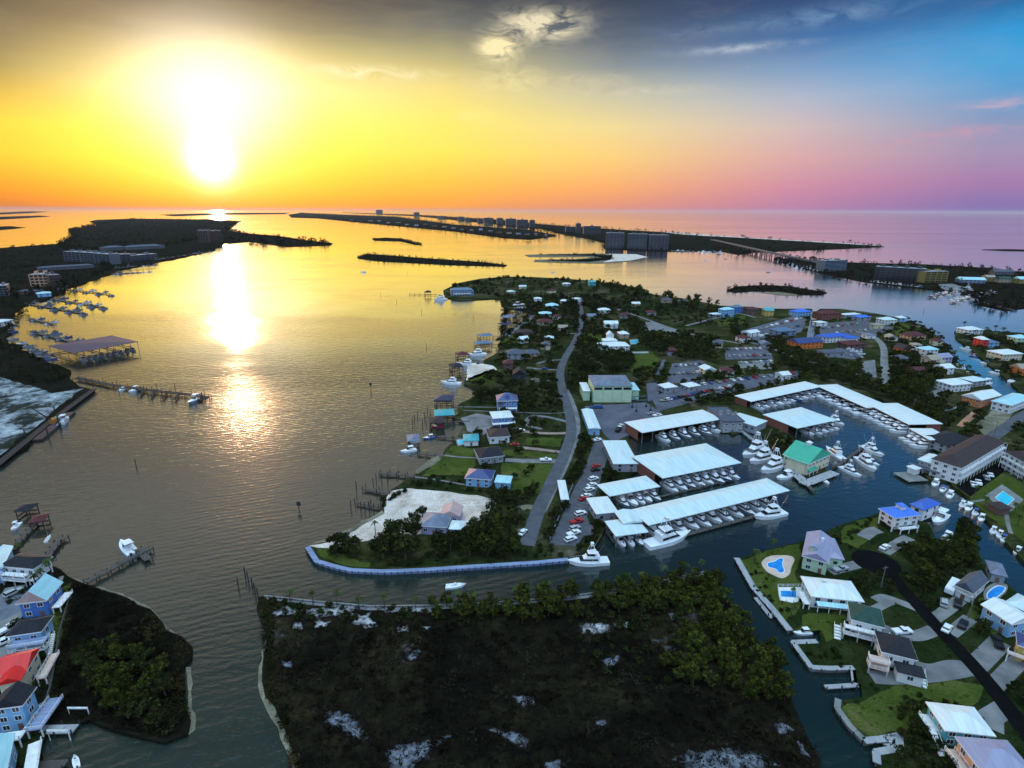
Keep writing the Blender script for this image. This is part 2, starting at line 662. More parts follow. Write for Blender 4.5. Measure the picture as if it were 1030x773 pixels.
SUBURB = land_mat('suburb_ground', [(0.0, (0.009, 0.012, 0.005)), (0.4, (0.020, 0.025, 0.009)), (0.62, (0.040, 0.042, 0.016)), (0.8, (0.075, 0.064, 0.042)), (1.0, (0.18, 0.16, 0.13))], 0.03, 0.22)
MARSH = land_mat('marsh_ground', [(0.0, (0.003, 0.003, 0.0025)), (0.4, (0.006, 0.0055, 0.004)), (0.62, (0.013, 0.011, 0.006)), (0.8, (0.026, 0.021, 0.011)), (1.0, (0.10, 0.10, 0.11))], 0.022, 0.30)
WILD = land_mat('woodland_ground', [(0.0, (0.005, 0.0055, 0.004)), (0.5, (0.010, 0.010, 0.007)), (1.0, (0.024, 0.019, 0.013))], 0.02, 0.15)
SANDM = land_mat('sand', [(0.0, (0.26, 0.21, 0.17)), (0.35, (0.50, 0.41, 0.35)), (0.7, (0.64, 0.55, 0.50)), (1.0, (0.70, 0.63, 0.59))], 0.07, 0.5)
WETSAND = land_mat('wet_sand', [(0.0, (0.08, 0.075, 0.05)), (0.5, (0.16, 0.14, 0.10)), (1.0, (0.3, 0.27, 0.2))], 0.08, 0.5)
GREYSAND = land_mat('grey_sand', [(0.0, (0.012, 0.014, 0.010)), (0.38, (0.035, 0.038, 0.032)), (0.50, (0.13, 0.145, 0.155)), (0.7, (0.28, 0.31, 0.33)), (1.0, (0.42, 0.46, 0.49))], 0.06, 0.45)
def thin_sand(name, c, c2, gain):
    """sand that thins out into the dark marsh soil around it"""
    m = bpy.data.materials.new(name)
    m.use_nodes = True
    n = NT(m.node_tree)
    b = m.node_tree.nodes['Principled BSDF']
    o = n.n('ShaderNodeTexCoord').outputs['Object']
    at = n.n('ShaderNodeAttribute')
    at.attribute_name = 'cover'
    f = n.noise(o, 0.55, 7.0, 0.68, 0.5)
    g = n.noise(o, 0.13, 4.0, 0.6)
    k = n.math('ADD', n.math('MULTIPLY', at.outputs['Fac'], gain), n.math('SUBTRACT', n.math('ADD', n.math('MULTIPLY', f, 1.5), g), 1.72))
    soil = n.mix(n.rng(f, 0.35, 0.7), (0.005, 0.0045, 0.004), (0.016, 0.012, 0.008))
    n.put(b.inputs['Base Color'], n.mix(n.rng(k, 0.0, 0.5), soil, n.mix(n.rng(f, 0.35, 0.7), c2, c)))
    b.inputs['Roughness'].default_value = 0.95
    b.inputs['Specular IOR Level'].default_value = 0.0
    return m


MARSHSAND = thin_sand('thin_marsh_sand', (0.22, 0.235, 0.28), (0.07, 0.075, 0.09), 0.86)
PATCHSAND = thin_sand('patchy_sand', (0.46, 0.45, 0.47), (0.16, 0.155, 0.155), 0.95)
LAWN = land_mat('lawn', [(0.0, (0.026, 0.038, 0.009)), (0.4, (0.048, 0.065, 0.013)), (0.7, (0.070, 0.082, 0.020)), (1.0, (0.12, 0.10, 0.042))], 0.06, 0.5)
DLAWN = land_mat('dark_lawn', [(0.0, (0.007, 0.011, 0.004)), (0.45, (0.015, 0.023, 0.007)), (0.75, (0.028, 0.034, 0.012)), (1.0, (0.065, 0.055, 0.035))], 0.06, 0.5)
ASPH = mat('asphalt', (0.085, 0.085, 0.10), 0.9, (0.055, 0.055, 0.068), 0.25, bump=0.2)
BLACKTOP = mat('fresh_asphalt', (0.006, 0.006, 0.0065), 0.95, (0.004, 0.004, 0.0045), 0.3, spec=0.02)
LOT = mat('worn_lot', (0.10, 0.10, 0.13), 0.9, (0.055, 0.056, 0.075), 0.06, bump=0.2)
CONC = mat('concrete', (0.20, 0.20, 0.195), 0.9, (0.12, 0.12, 0.12), 0.15, bump=0.2)
SHELL = mat('shell_drive', (0.185, 0.18, 0.185), 0.95, (0.10, 0.10, 0.105), 0.12, bump=0.3)
PAINT = mat('road_paint', (0.5, 0.5, 0.46), 0.8, (0.2, 0.2, 0.18), 0.8)

# water: one sheet that reaches the horizon
wm = MB()
S = 60000.0
wm.add([(-S, -3000, 0), (S, -3000, 0), (S, S, 0), (-S, S, 0)], [(0, 1, 2, 3)])
structure(wm.build('water', water_mat()))
# sea bed under it so that nothing is open from below
LANDS = {}


def px(poly, z=0.0):
    return [P(x, y, z) for x, y in poly]


def land(name, poly, m, z=GZ, amp=0.8, step=6.0, seed=1):
    pts = organic(px(poly, z), amp, step, seed)
    LANDS.setdefault(name, []).append(pts)
    return structure(MB().prism(pts, -1.5, z).build(name, m))


PENINSULA = [(309, 551), (318, 564), (352, 573), (384, 574.5), (424, 573), (500, 568), (570, 563), (598, 549), (606, 538), (612, 524), (608, 505), (612, 493), (636, 478), (642, 472), (640, 462), (633, 447), (634, 437),
             (700, 429), (718, 425), (738, 437), (756, 429), (765, 437), (777, 452), (793, 469), (812, 481), (832, 474), (822, 460), (808, 452), (798, 443), (780, 428), (764, 414), (748, 406), (760, 399), (820, 387), (840, 392), (880, 411),
             (905, 426), (935, 444), (945, 458), (925, 468), (934, 482), (955, 484), (990, 520), (1032, 566), (1080, 600), (1120, 420), (1038, 416), (1018, 409), (1007, 398), (994, 386.5), (978, 374), (966, 366), (958, 358.7),
             (952, 347), (944, 339), (928, 327), (907, 321), (889, 317), (871, 314), (846, 311), (824, 311), (818, 343), (811, 340), (817, 311), (800, 311), (770, 311), (753, 309), (725, 308), (688, 301), (657, 297), (639, 290),
             (621, 287), (595, 283.5), (560, 281), (536, 280), (510, 279.5), (483, 281.5), (460, 286), (446, 293), (448, 300), (462, 303), (498, 301), (503, 301), (504, 308), (514, 311), (531, 313), (526, 323), (507, 336),
             (503, 344), (501, 354), (486, 363), (489, 371), (468, 381), (466, 386), (480, 392), (480, 396.5), (460, 408), (461, 416), (455, 420), (469, 426), (462, 436), (455, 445.6), (447.6, 451.5), (443.7, 460), (434, 466),
             (418.5, 476.7), (409, 481.6), (393, 493), (383.5, 509), (385, 516.5), (364, 528), (337, 543.7)]
land('peninsula_ground', PENINSULA, SUBURB, seed=2)
land('east_bank_ground', [(960, 333.4), (974, 329.5), (991, 333), (1030, 335), (1090, 338), (1090, 420), (1042, 405), (1030, 398), (1024, 393.6), (1016, 384), (999, 370), (985, 358.7), (975.7, 351), (962, 341)], SUBURB, seed=3)
MARSH_POLY = [(261, 600), (270, 599), (322, 605.5), (372, 609.6), (433, 609), (480, 607), (529, 603.5), (570, 600), (636, 590), (658.6, 585), (708, 575), (723, 576.5), (727, 596), (738, 618), (763, 645), (785, 670), (796, 706), (824, 764),
              (840, 800), (850, 860), (310, 860), (300, 790), (296.5, 773), (292, 753), (285.5, 731), (276, 711.5), (268, 700), (265, 670), (269, 645), (261, 623)]
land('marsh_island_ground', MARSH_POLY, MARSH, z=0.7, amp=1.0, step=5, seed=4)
CANAL_LAND = [(741, 563), (761, 556), (804, 545.6), (849, 527), (876, 519.4), (888, 514), (915, 517), (935, 528), (946, 552), (958, 540), (965, 524), (976, 523), (982, 545), (988, 563), (1005, 580), (1035, 606), (1100, 650), (1140, 880), (890, 880), (881, 790),
              (882.6, 766), (881, 757), (905, 753), (905, 742), (886, 746), (869, 746), (855, 731), (842, 713), (843, 705), (867, 701), (866, 688), (859, 687), (857, 672.5), (817, 672.5), (797, 648), (797, 645), (826, 645), (824, 633), (794, 634), (777, 612.6), (759, 593)]
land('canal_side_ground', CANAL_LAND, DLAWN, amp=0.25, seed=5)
WEST_SHORE = [(-90, 556), (-10, 546), (7, 550), (25, 560), (46, 563), (67, 579), (84, 587), (116, 597), (151, 613), (168, 634), (184, 640), (193, 651), (192, 663), (185, 671), (187, 690), (187, 707), (191, 725), (188, 739), (166, 746), (116, 736), (90, 725),
              (75, 729), (52, 729), (47, 737), (41, 750), (42, 790), (40, 860), (-150, 860)]
land('near_shore_ground', WEST_SHORE, WILD, z=1.0, amp=0.7, step=5, seed=6)
MARSH_W = [(72, 582), (84, 588), (116, 598), (150, 614), (167, 635), (183, 641), (191, 651), (190, 663), (184, 671), (185, 690), (185, 707), (189, 725), (186, 737), (166, 744), (116, 734), (90, 723), (70, 726), (50, 727), (55, 700), (62, 660), (72, 620), (78, 600)]
structure(MB().sheet(organic(px(MARSH_W, 1.0), 0.7, 4, 8), 1.04).build('marsh_ground', MARSH))
# the sand spit with the old bulkhead and the wooded shore behind it
FAR_WEST = [(95, 392), (0, 466), (-80, 524), (-220, 420), (-160, 250), (0, 248), (62, 244), (77, 238), (70, 230), (98, 226), (90, 222), (98, 220.5), (134, 219.8), (207, 221.5), (243, 223.6), (230, 229), (230, 233), (250, 236), (276, 238), (309, 243),
            (335, 246), (333, 248), (289, 249.5), (250, 244), (222, 247), (215, 253), (190, 258), (155, 265), (120, 272), (98, 280), (78, 287), (60, 294), (46, 302), (28, 306), (14, 314), (9, 330), (10, 342), (28, 354), (58, 367), (70, 373), (68, 380), (80, 389)]
land('wooded_shore_ground', FAR_WEST, WILD, amp=5, step=18, seed=9)
structure(MB().sheet(organic(px([(-70, 370), (0, 380), (30, 388), (52, 396), (84, 391), (60, 408), (40, 426), (20, 440), (0, 458), (-70, 508)], GZ), 1.2, 5, 3), GZ + 0.05).build('sand_spit', GREYSAND))
FAR_STRIP = [(290, 217.5), (302, 215.8), (345, 218), (395, 220), (456, 228), (533, 233.7), (556, 238), (560, 239.6), (533, 243.2), (508, 241.7), (457, 235), (405, 230), (358, 225.5), (320, 221.6), (293, 220.5)]
land('far_spit_ground', FAR_STRIP, WILD, amp=6, step=60, seed=10)
BEACH_STRIP = [(345, 216), (422, 220), (479, 226), (520, 230.5), (547, 233), (567, 238), (590, 242), (607, 246), (608, 252), (640, 254), (672, 254.5), (727, 254.5), (743, 257.5), (760, 255), (799, 253.2), (840, 251.4), (889, 248.6), (850, 246), (786, 243), (740, 240.5),
               (685, 238), (668, 235.6), (620, 233), (580, 230.5), (540, 227.5), (500, 223.4), (415, 218.3)]
land('beach_strip_ground', BEACH_STRIP, WILD, amp=4, step=40, seed=11)
structure(MB().sheet(px([(668, 235.2), (740, 240), (786, 242.5), (850, 245.5), (893, 248.4), (850, 247), (786, 243.8), (740, 241.4), (668, 236.6)]), 0.9).build('beach', SANDM))
MID_EAST = [(778, 262), (795, 268), (827, 275), (866, 283), (900, 287), (945, 292), (968, 296), (983, 299), (985, 306), (1010, 311.5), (1032, 309), (1090, 306), (1090, 277), (1029, 273), (992, 269), (930, 266), (873, 265), (830, 264), (800, 260)]
land('resort_bank_ground', MID_EAST, WILD, amp=1.5, step=15, seed=12)
for i, (nm, pl, m) in enumerate((
        ('long_islet', [(359, 260), (369, 256.7), (400, 259), (431, 261.4), (483, 265), (510, 268), (508, 269.4), (452, 267.8), (400, 265), (379, 263.7), (361, 261.4)], WILD),
        ('small_islet', [(374, 241.7), (388, 240.8), (402, 241.7), (412, 244), (424, 247.8), (418, 248), (404, 244.6), (377, 243.6)], WILD),
        ('sand_islet', [(528, 258), (560, 257.3), (598, 256.6), (620, 257.4), (640, 257.6), (650, 260.5), (632, 264.2), (605, 266.2), (570, 265.6), (537, 264.6), (538, 262.8), (575, 262.4), (598, 261), (590, 259.8), (560, 260), (532, 259.8)], WETSAND),
        ('dark_islet', [(731, 292.8), (740, 289), (769, 287.4), (794, 288.6), (812, 291.6), (832, 294.6), (826, 296.6), (803, 296.6), (784, 293.6), (760, 293), (740, 294.4)], WILD),
        ('far_sand_spit', [(988, 250.6), (1010, 250), (1060, 250.6), (1060, 252.2), (1010, 251.6)], WILD),
        ('horizon_shore', [(-60, 213.6), (0, 211.6), (30, 210.8), (49, 211.6), (30, 212.8), (0, 213.6)], WILD),
        ('horizon_shore', [(-60, 218.5), (0, 215.9), (40, 215.4), (51, 216.6), (0, 218.8), (-60, 220)], WILD),
        ('horizon_shore', [(-40, 227.5), (10, 225.7), (26, 227.4), (0, 229.6), (-40, 231)], WILD),
        ('horizon_shore', [(160, 216.2), (200, 215.5), (240, 215.3), (292, 215.6), (286, 217), (220, 217), (175, 218)], WILD))):
    land(nm, pl, m, z=1.0, amp=0.5 if i < 4 else 10, step=12 if i < 4 else 200, seed=20 + i)
structure(MB().sheet(organic(px([(612, 257.4), (640, 257.8), (652, 260.5), (634, 264), (606, 266), (618, 262)]), 1.5, 12, 4), 1.06).build('sandbar', SANDM))
structure(MB().sheet(organic(px([(540, 258.4), (598, 257.4), (616, 259), (614, 263), (590, 265.2), (545, 264.2), (575, 263.2), (606, 261), (596, 259.2)], 1), 1.5, 12, 5), 1.08).build('sedge_ground', WILD))
structure(MB().sheet(organic(px([(765, 295.4), (784, 294.4), (806, 297), (790, 298.4)], 0), 1.2, 8, 5), 0.25).build('sandbar', WETSAND))

# beaches, lawns, lots
def sheet(name, poly, m, dz=0.02, amp=0.35, step=4, seed=1, base=GZ):
    return structure(MB().sheet(organic(px(poly, base), amp, step, seed), base + dz).build(name, m))


sheet('beach', [(393, 494), (412, 491.5), (445, 494.5), (480, 498.5), (499, 503), (503, 515), (497, 524), (480, 527), (460, 530), (440, 536), (415, 538), (400, 540), (375, 543), (352, 549), (338, 552), (318, 551), (311, 549), (337, 544.4), (365, 528.5), (387, 517), (386, 509)], SANDM, 0.03, 0.6)
sheet('shore_sand', [(470, 368), (485, 366), (496, 368), (500, 372), (480, 380), (469, 383)], SANDM, 0.02)
sheet('shore_sand', [(463, 421), (480, 416), (495, 419), (500, 428), (486, 438), (470, 434), (468, 427)], SHELL, 0.02)
sheet('shore_sand', [(507, 337), (526, 324), (531, 314), (540, 315), (535, 322), (520, 332), (510, 341)], SHELL, 0.02)
LAWNS = [
    ([(444, 461), (456, 448), (480, 452), (478, 468), (470, 478), (452, 478), (424, 479)], LAWN), ([(505, 466), (530, 466), (556, 468), (553, 482), (543, 497), (520, 496), (505, 488)], LAWN),
    ([(530, 440), (566, 441), (563, 450), (530, 448)], LAWN), ([(508, 453), (560, 457), (558, 462), (506, 458)], LAWN), ([(425, 480), (452, 480), (470, 484), (466, 492), (480, 497), (448, 492), (412, 488)], DLAWN),
    ([(470, 381), (490, 373), (505, 372), (500, 386), (478, 386)], LAWN), ([(504, 344), (522, 334), (520, 344), (505, 348)], LAWN), ([(462, 409), (482, 398), (498, 402), (498, 412), (470, 413)], DLAWN),
    ([(634, 358), (655, 354), (664, 362), (656, 374), (634, 374)], LAWN), ([(319, 551), (336, 550), (340, 556), (350, 562), (372, 566), (372, 571), (352, 569.5), (326, 562)], LAWN), ([(386, 568), (430, 560), (480, 562), (480, 566.5), (424, 570), (386, 571.5)], DLAWN),
    ([(388, 546), (420, 540), (430, 552), (400, 560), (380, 553)], DLAWN), ([(732, 371), (750, 374), (744, 382), (730, 380)], LAWN), ([(790, 378), (804, 376), (820, 382), (790, 390)], DLAWN), ([(640, 302), (690, 309), (690, 318), (650, 318), (606, 306)], DLAWN),
    ([(720, 322), (750, 318), (748, 326), (724, 328)], LAWN), ([(896, 328), (912, 324), (918, 334), (902, 338)], LAWN), ([(588, 336), (606, 336), (606, 344), (586, 344)], LAWN),
    ([(964, 488), (1004, 474), (1030, 486), (1045, 520), (1030, 545), (985, 512)], LAWN), ([(744, 564), (762, 557.5), (804, 547), (806, 560), (800, 580), (816, 600), (800, 618), (790, 626), (778, 610), (761, 592)], LAWN),
    ([(812, 617), (850, 616), (850, 640), (830, 646), (826, 634), (800, 634)], LAWN), ([(849, 530), (872, 522), (886, 520), (880, 540), (864, 552), (846, 546)], LAWN), ([(800, 650), (850, 644), (866, 660), (858, 671), (818, 671)], DLAWN),
    ([(870, 704), (900, 690), (960, 684), (990, 690), (985, 705), (930, 724), (880, 744), (858, 730), (845, 712)], LAWN), ([(910, 640), (945, 645), (962, 668), (920, 671)], DLAWN), ([(1000, 640), (965, 628), (985, 602), (1000, 600), (1006, 612)], LAWN),
    ([(44, 600), (72, 586), (62, 640), (54, 660), (40, 650), (46, 624)], LAWN), ([(28, 662), (52, 664), (46, 690), (32, 690)], LAWN), ([(12, 740), (45, 736), (38, 770), (20, 772)], DLAWN),
]
for i, (pl, m) in enumerate(LAWNS):
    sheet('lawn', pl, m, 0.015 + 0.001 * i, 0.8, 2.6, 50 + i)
SANDS = [([(275, 612), (300, 609), (300, 617), (275, 618)], PATCHSAND), ([(306, 614), (345, 610), (362, 614), (340, 620), (310, 619)], PATCHSAND), ([(295, 626), (305, 624), (304, 633), (295, 632)], PATCHSAND), ([(315, 625), (333, 625), (331, 632), (315, 632)], PATCHSAND),
         ([(352, 618), (372, 616), (378, 628), (366, 632), (356, 626)], PATCHSAND), ([(385, 610), (416, 611), (440, 612), (430, 616), (390, 616)], PATCHSAND), ([(400, 629), (411, 628), (411, 637), (400, 636)], PATCHSAND), ([(420, 629), (433, 630), (430, 634)], PATCHSAND),
         ([(406, 656), (424, 655), (420, 663), (408, 662)], MARSHSAND), ([(324, 714), (352, 716), (364, 732), (372, 745), (352, 742), (334, 734)], MARSHSAND), ([(384, 752), (420, 746), (450, 742), (440, 756), (420, 772), (396, 780)], MARSHSAND), ([(284, 664), (296, 664), (292, 672)], MARSHSAND),
         ([(584, 628), (604, 626), (614, 632), (600, 638), (586, 636)], PATCHSAND), ([(616, 628), (634, 625), (632, 632), (620, 634)], PATCHSAND), ([(690, 604), (700, 593), (706, 594), (700, 604), (692, 608)], PATCHSAND), ([(672, 618), (681, 616), (680, 624), (673, 624)], MARSHSAND),
         ([(490, 734), (516, 735), (528, 744), (524, 752), (508, 744)], MARSHSAND), ([(676, 764), (700, 755), (735, 752), (770, 758), (782, 770), (760, 790), (690, 790)], MARSHSAND), ([(774, 730), (790, 728), (800, 736), (784, 738)], MARSHSAND), ([(798, 742), (808, 748), (816, 762), (806, 760)], MARSHSAND),
         ([(516, 700), (532, 700), (540, 706), (526, 710)], MARSHSAND), ([(600, 724), (612, 724), (610, 730), (600, 729)], MARSHSAND), ([(604, 664), (622, 658), (620, 668), (610, 672)], MARSHSAND), ([(545, 768), (562, 764), (568, 776), (550, 780)], MARSHSAND)]
for i, (pl, m) in enumerate(SANDS):
    q = organic(px(pl, 0.7), 0.9, 1.6, 80 + i)
    gx, gy = sum(p[0] for p in q) / len(q), sum(p[1] for p in q) / len(q)
    k = len(q)
    fade = MB()
    for r_ in (1.45, 1.1, 0.75, 0.4):
        fade.v += [(gx + (p[0] - gx) * r_, gy + (p[1] - gy) * r_, 0.71 + 0.0006 * i + 0.03 * (1.45 - r_)) for p in q]
    fade.v.append((gx, gy, 0.75 + 0.0006 * i))
    ar = sum(q[j][0] * q[(j + 1) % k][1] - q[(j + 1) % k][0] * q[j][1] for j in range(k))
    for t in range(3):
        fade.f += [(t * k + j, t * k + (j + 1) % k, (t + 1) * k + (j + 1) % k, (t + 1) * k + j) for j in range(k)]
    fade.f += [(3 * k + j, 3 * k + (j + 1) % k, 4 * k) for j in range(k)]
    if ar < 0:
        fade.f = [f[::-1] for f in fade.f]
    fade.m = [0] * len(fade.f)
    so = structure(fade.build('bare_sand', m))
    at = so.data.attributes.new('cover', 'FLOAT', 'POINT')
    at.data.foreach_set('value', [0.0] * k + [0.42] * k + [0.75] * k + [1.0] * (k + 1))
# sandy rims along the near shores
for pl in ([(268, 642), (265, 670), (267, 700), (276, 712), (286, 731), (293, 753), (299, 780), (296, 780), (287, 753), (280, 733), (268, 714), (261, 700), (260, 672)], [(62, 577), (84, 585.5), (116, 595.5), (151, 611), (168, 632), (178, 638), (170, 637), (150, 617), (116, 600), (84, 590), (66, 582)],
           [(187, 671), (189, 690), (189, 707), (193, 725), (190, 740), (196, 735), (197, 720), (193, 705), (194, 688), (192, 672)], [(314, 549), (337, 542), (364, 526.5), (372, 524), (384, 516), (388, 520), (366, 531), (338, 547)], [(434, 463), (444, 459), (449, 461), (438, 469), (420, 479), (418, 476)]):
    structure(MB().sheet(organic(px(pl), 0.5, 3, 3), 0.12 if pl[0][0] not in (314, 434) else GZ + 0.01).build('sandy_shore', WETSAND))
# light walk along the top of the marsh island's sea wall
sheet('path', [(268, 600.5), (322, 606.5), (372, 611), (433, 610.6), (480, 608.4), (529, 605.2), (570, 602), (636, 592), (708, 577), (708, 579), (636, 594.6), (570, 604.4), (529, 607.6), (480, 611), (433, 613.6), (372, 614), (322, 609.5), (268, 603)], SHELL, 0.04, 0.2, 5, 3, 0.7)

LOTS = [
    ([(588, 409), (650, 405), (668, 418), (640, 434), (616, 446), (597, 424)], LOT), ([(600, 438), (616, 446), (608, 470), (598, 500), (578, 549), (552, 549), (574, 500), (590, 466)], ASPH), ([(676, 366), (706, 363), (709, 384), (670, 386)], LOT), ([(728, 350), (770, 349), (778, 361), (730, 362)], LOT), ([(742, 364), (778, 362), (778, 371), (746, 373)], CONC),
    ([(655, 400), (690, 387), (770, 377), (802, 373), (804, 380), (745, 393), (700, 404), (662, 414)], LOT), ([(650, 386), (664, 384), (662, 402), (652, 404)], LOT), ([(742, 334), (800, 318), (812, 322), (806, 334), (760, 344)], LOT), ([(823, 326), (868, 322), (900, 330), (880, 338), (858, 340), (826, 342)], ASPH), ([(840, 350), (868, 352), (864, 362), (842, 360)], LOT),
    ([(642, 325), (656, 324), (684, 333), (680, 340), (652, 336)], SHELL), ([(868, 364), (880, 362), (882, 380), (872, 380), (866, 372)], SHELL), ([(930, 396), (950, 390), (954, 398), (934, 405), (926, 404)], SHELL), ([(980, 428), (1000, 412), (1022, 412), (1010, 428), (992, 440)], WETSAND), ([(962, 428), (980, 412), (988, 416), (968, 430)], mat('brick_drive', (0.40, 0.20, 0.11), 0.9, (0.26, 0.13, 0.08), 0.5)),
    ([(962, 489), (1003, 466), (1014, 472), (1000, 482), (976, 500)], BLACKTOP), ([(700, 425), (740, 414), (758, 424), (748, 432), (724, 428)], CONC), ([(943, 286), (958, 285.5), (970, 289), (964, 293.5), (948, 291)], SHELL),
    ([(565, 541), (590, 520), (600, 536), (580, 552)], ASPH),
]
for i, (pl, m) in enumerate(LOTS):
    sheet('parking_lot' if m in (LOT, ASPH) else 'drive', pl, m, 0.05 + 0.001 * i, 0.2, 5, 120 + i)

ROADS = []


def ribbon(name, pts, width, m, z, dz):
    """a road surface along a line of places on the ground"""
    q = [P(x, y, z) for x, y in pts]
    s = []
    for i in range(len(q) - 1):        # rounded through the bends
        a, b, c, d = q[max(i - 1, 0)], q[i], q[i + 1], q[min(i + 2, len(q) - 1)]
        for k in range(6):
            t = k / 6
            s.append(0.5 * ((2 * b) + (c - a) * t + (2 * a - 5 * b + 4 * c - d) * t * t + (3 * b - a - 3 * c + d) * t ** 3))
    s.append(q[-1])
    L, Rr = [], []
    for i, p in enumerate(s):
        d = (s[min(i + 1, len(s) - 1)] - s[max(i - 1, 0)]).normalized()
        nr = Vector((-d.y, d.x, 0)) * width / 2
        L.append(p + nr)
        Rr.append(p - nr)
    n = len(s)
    mb = MB()
    mb.add([(p.x, p.y, z + dz) for p in L] + [(p.x, p.y, z + dz) for p in Rr], [(i, i + n, i + n + 1, i + 1) for i in range(n - 1)])
    mb.f = [f[::-1] if False else f for f in mb.f]
    ROADS.append(([(p.x, p.y) for p in s], width))
    return structure(mb.build(name, m))


MAIN = [(583, 300), (584, 312), (585, 325), (579, 342), (568.5, 360), (563.6, 375), (565.5, 391), (570, 406), (574, 423), (574, 439), (565, 464), (553, 489), (541, 515), (533.5, 538), (530, 549)]
ribbon('road_verge', [(570, 392), (577, 408), (581, 424), (580, 440), (571, 464), (559, 489), (546, 515)], 3.0, SHELL, GZ, 0.055)
ribbon('road', MAIN, 6.4, ASPH, GZ, 0.075)
ribbon('road', [(854, 333), (872, 336), (884, 343), (889, 352), (889.5, 366), (891, 378), (886, 385), (876, 387)], 6.0, CONC, GZ, 0.076)
ribbon('road', [(985, 450), (998, 440), (1012, 430), (1030, 418), (1060, 402)], 7.0, ASPH, GZ, 0.077)
ribbon('road', [(880, 400), (920, 420), (960, 442), (986, 450)], 5.0, BLACKTOP, GZ, 0.072)
ribbon('road', [(604, 306), (640, 318), (690, 335), (745, 346)], 4.0, SHELL, GZ, 0.071)
ribbon('road', [(752, 344), (780, 352), (800, 360), (822, 366)], 4.5, SHELL, GZ, 0.073)
ribbon('road', [(690, 328), (722, 320), (742, 316), (760, 320)], 4.0, SHELL, GZ, 0.074)
ribbon('road', [(890, 368), (915, 366), (926, 367)], 2.6, SHELL, GZ, 0.07)
# new black road with a turning circle between the canal houses
ribbon('road', [(893, 574), (906, 590), (942, 630), (988, 680), (1030, 734), (1075, 796)], 4.8, BLACKTOP, GZ, 0.082)
cc = P(881, 566, GZ)
structure(MB().sheet([(cc.x + 8.2 * math.cos(a / 40 * 6.2832), cc.y + 8.2 * math.sin(a / 40 * 6.2832)) for a in range(40)], GZ + 0.09).build('turning_circle', BLACKTOP))
ROADS.append(([(cc.x - 5, cc.y), (cc.x + 5, cc.y)], 16))
DRIVES = [([(834, 575), (846, 572), (866, 567)], 4.5, SHELL), ([(889, 556), (905, 546), (915, 541)], 4.6, CONC), ([(868, 541), (876, 535), (884, 533)], 5, SHELL), ([(880, 604), (890, 601), (905, 606), (926, 614)], 3.4, CONC), ([(878, 614), (895, 606), (905, 606)], 3.0, CONC),
          ([(888, 632), (905, 638), (922, 640), (940, 634)], 4.4, SHELL), ([(922, 672), (942, 676), (962, 672), (984, 674)], 6.0, SHELL), ([(876, 681), (900, 682), (940, 679), (975, 672), (990, 660), (1005, 645)], 5.0, SHELL), ([(984, 671), (1000, 655), (1008, 646)], 4.5, SHELL), ([(938, 624), (955, 612), (966, 603)], 4.0, CONC), ([(956, 638), (966, 630), (976, 622)], 4.0, CONC),
          ([(1000, 690), (1010, 680), (1022, 668), (1040, 655)], 4.5, SHELL), ([(992, 724), (1002, 718), (1012, 712)], 5.0, SHELL), ([(1000, 735), (1000, 722)], 4.0, SHELL), ([(570, 436), (545, 436), (525, 434)], 3.4, mat('paver_drive', (0.30, 0.20, 0.17), 0.9, (0.2, 0.14, 0.12), 0.4)), ([(564, 455), (540, 452), (520, 450)], 3.2, MATS['paver_drive']),
          ([(562, 464), (535, 464), (508, 463)], 4.5, CONC), ([(572, 425), (552, 420), (535, 419), (530, 427), (545, 432)], 3.0, SHELL), ([(534, 534), (520, 535), (508, 536)], 4.0, SHELL), ([(541, 512), (530, 510), (524, 512)], 4.0, WETSAND), ([(564, 372), (550, 372), (530, 370)], 3.0, SHELL), ([(565, 383), (550, 383), (536, 384)], 3.0, SHELL),
          ([(567, 362), (552, 363), (540, 366)], 3.0, SHELL), ([(583, 336), (560, 335), (540, 335)], 3.0, SHELL), ([(584, 318), (592, 317), (604, 315)], 2.5, SHELL), ([(444, 458), (462, 460), (480, 461)], 1.6, SHELL), ([(417, 480), (440, 483), (468, 488)], 1.4, SHELL), ([(466, 413), (490, 414), (550, 416), (570, 415)], 1.2, SHELL), ([(460, 409.5), (500, 410)], 1.2, SHELL),
          ([(660, 380), (664, 372), (668, 362)], 3, LOT), ([(600, 390), (596, 378)], 3.0, WETSAND), ([(948, 414), (970, 408), (984, 405)], 2.0, SHELL), ([(967, 501), (974, 505), (990, 503)], 1.4, SHELL), ([(1012, 517), (1014, 528), (1017, 537)], 1.6, SHELL),
          ([(-6, 640), (6, 628), (16, 612), (28, 604)], 7.0, CONC), ([(-4, 662), (8, 652), (18, 646)], 6.0, CONC), ([(62, 580), (56, 600), (50, 618)], 1.4, SHELL), ([(60, 604), (72, 602)], 1.6, SHELL), ([(-10, 610), (8, 600), (16, 590)], 6.0, CONC)]
for i, (pl, wd, m) in enumerate(DRIVES):
    ribbon('driveway', pl, wd, m, GZ if pl[0][0] > 70 else 1.0, 0.06 + 0.0006 * i)
cc2 = P(-2, 612, 1.0)
structure(MB().sheet([(cc2.x + 9 * math.cos(a / 30 * 6.2832), cc2.y + 9 * math.sin(a / 30 * 6.2832)) for a in range(30)], 1.1).build('turning_circle', mat('pale_asphalt', (0.13, 0.15, 0.18), 0.9, (0.08, 0.09, 0.11), 0.2)))
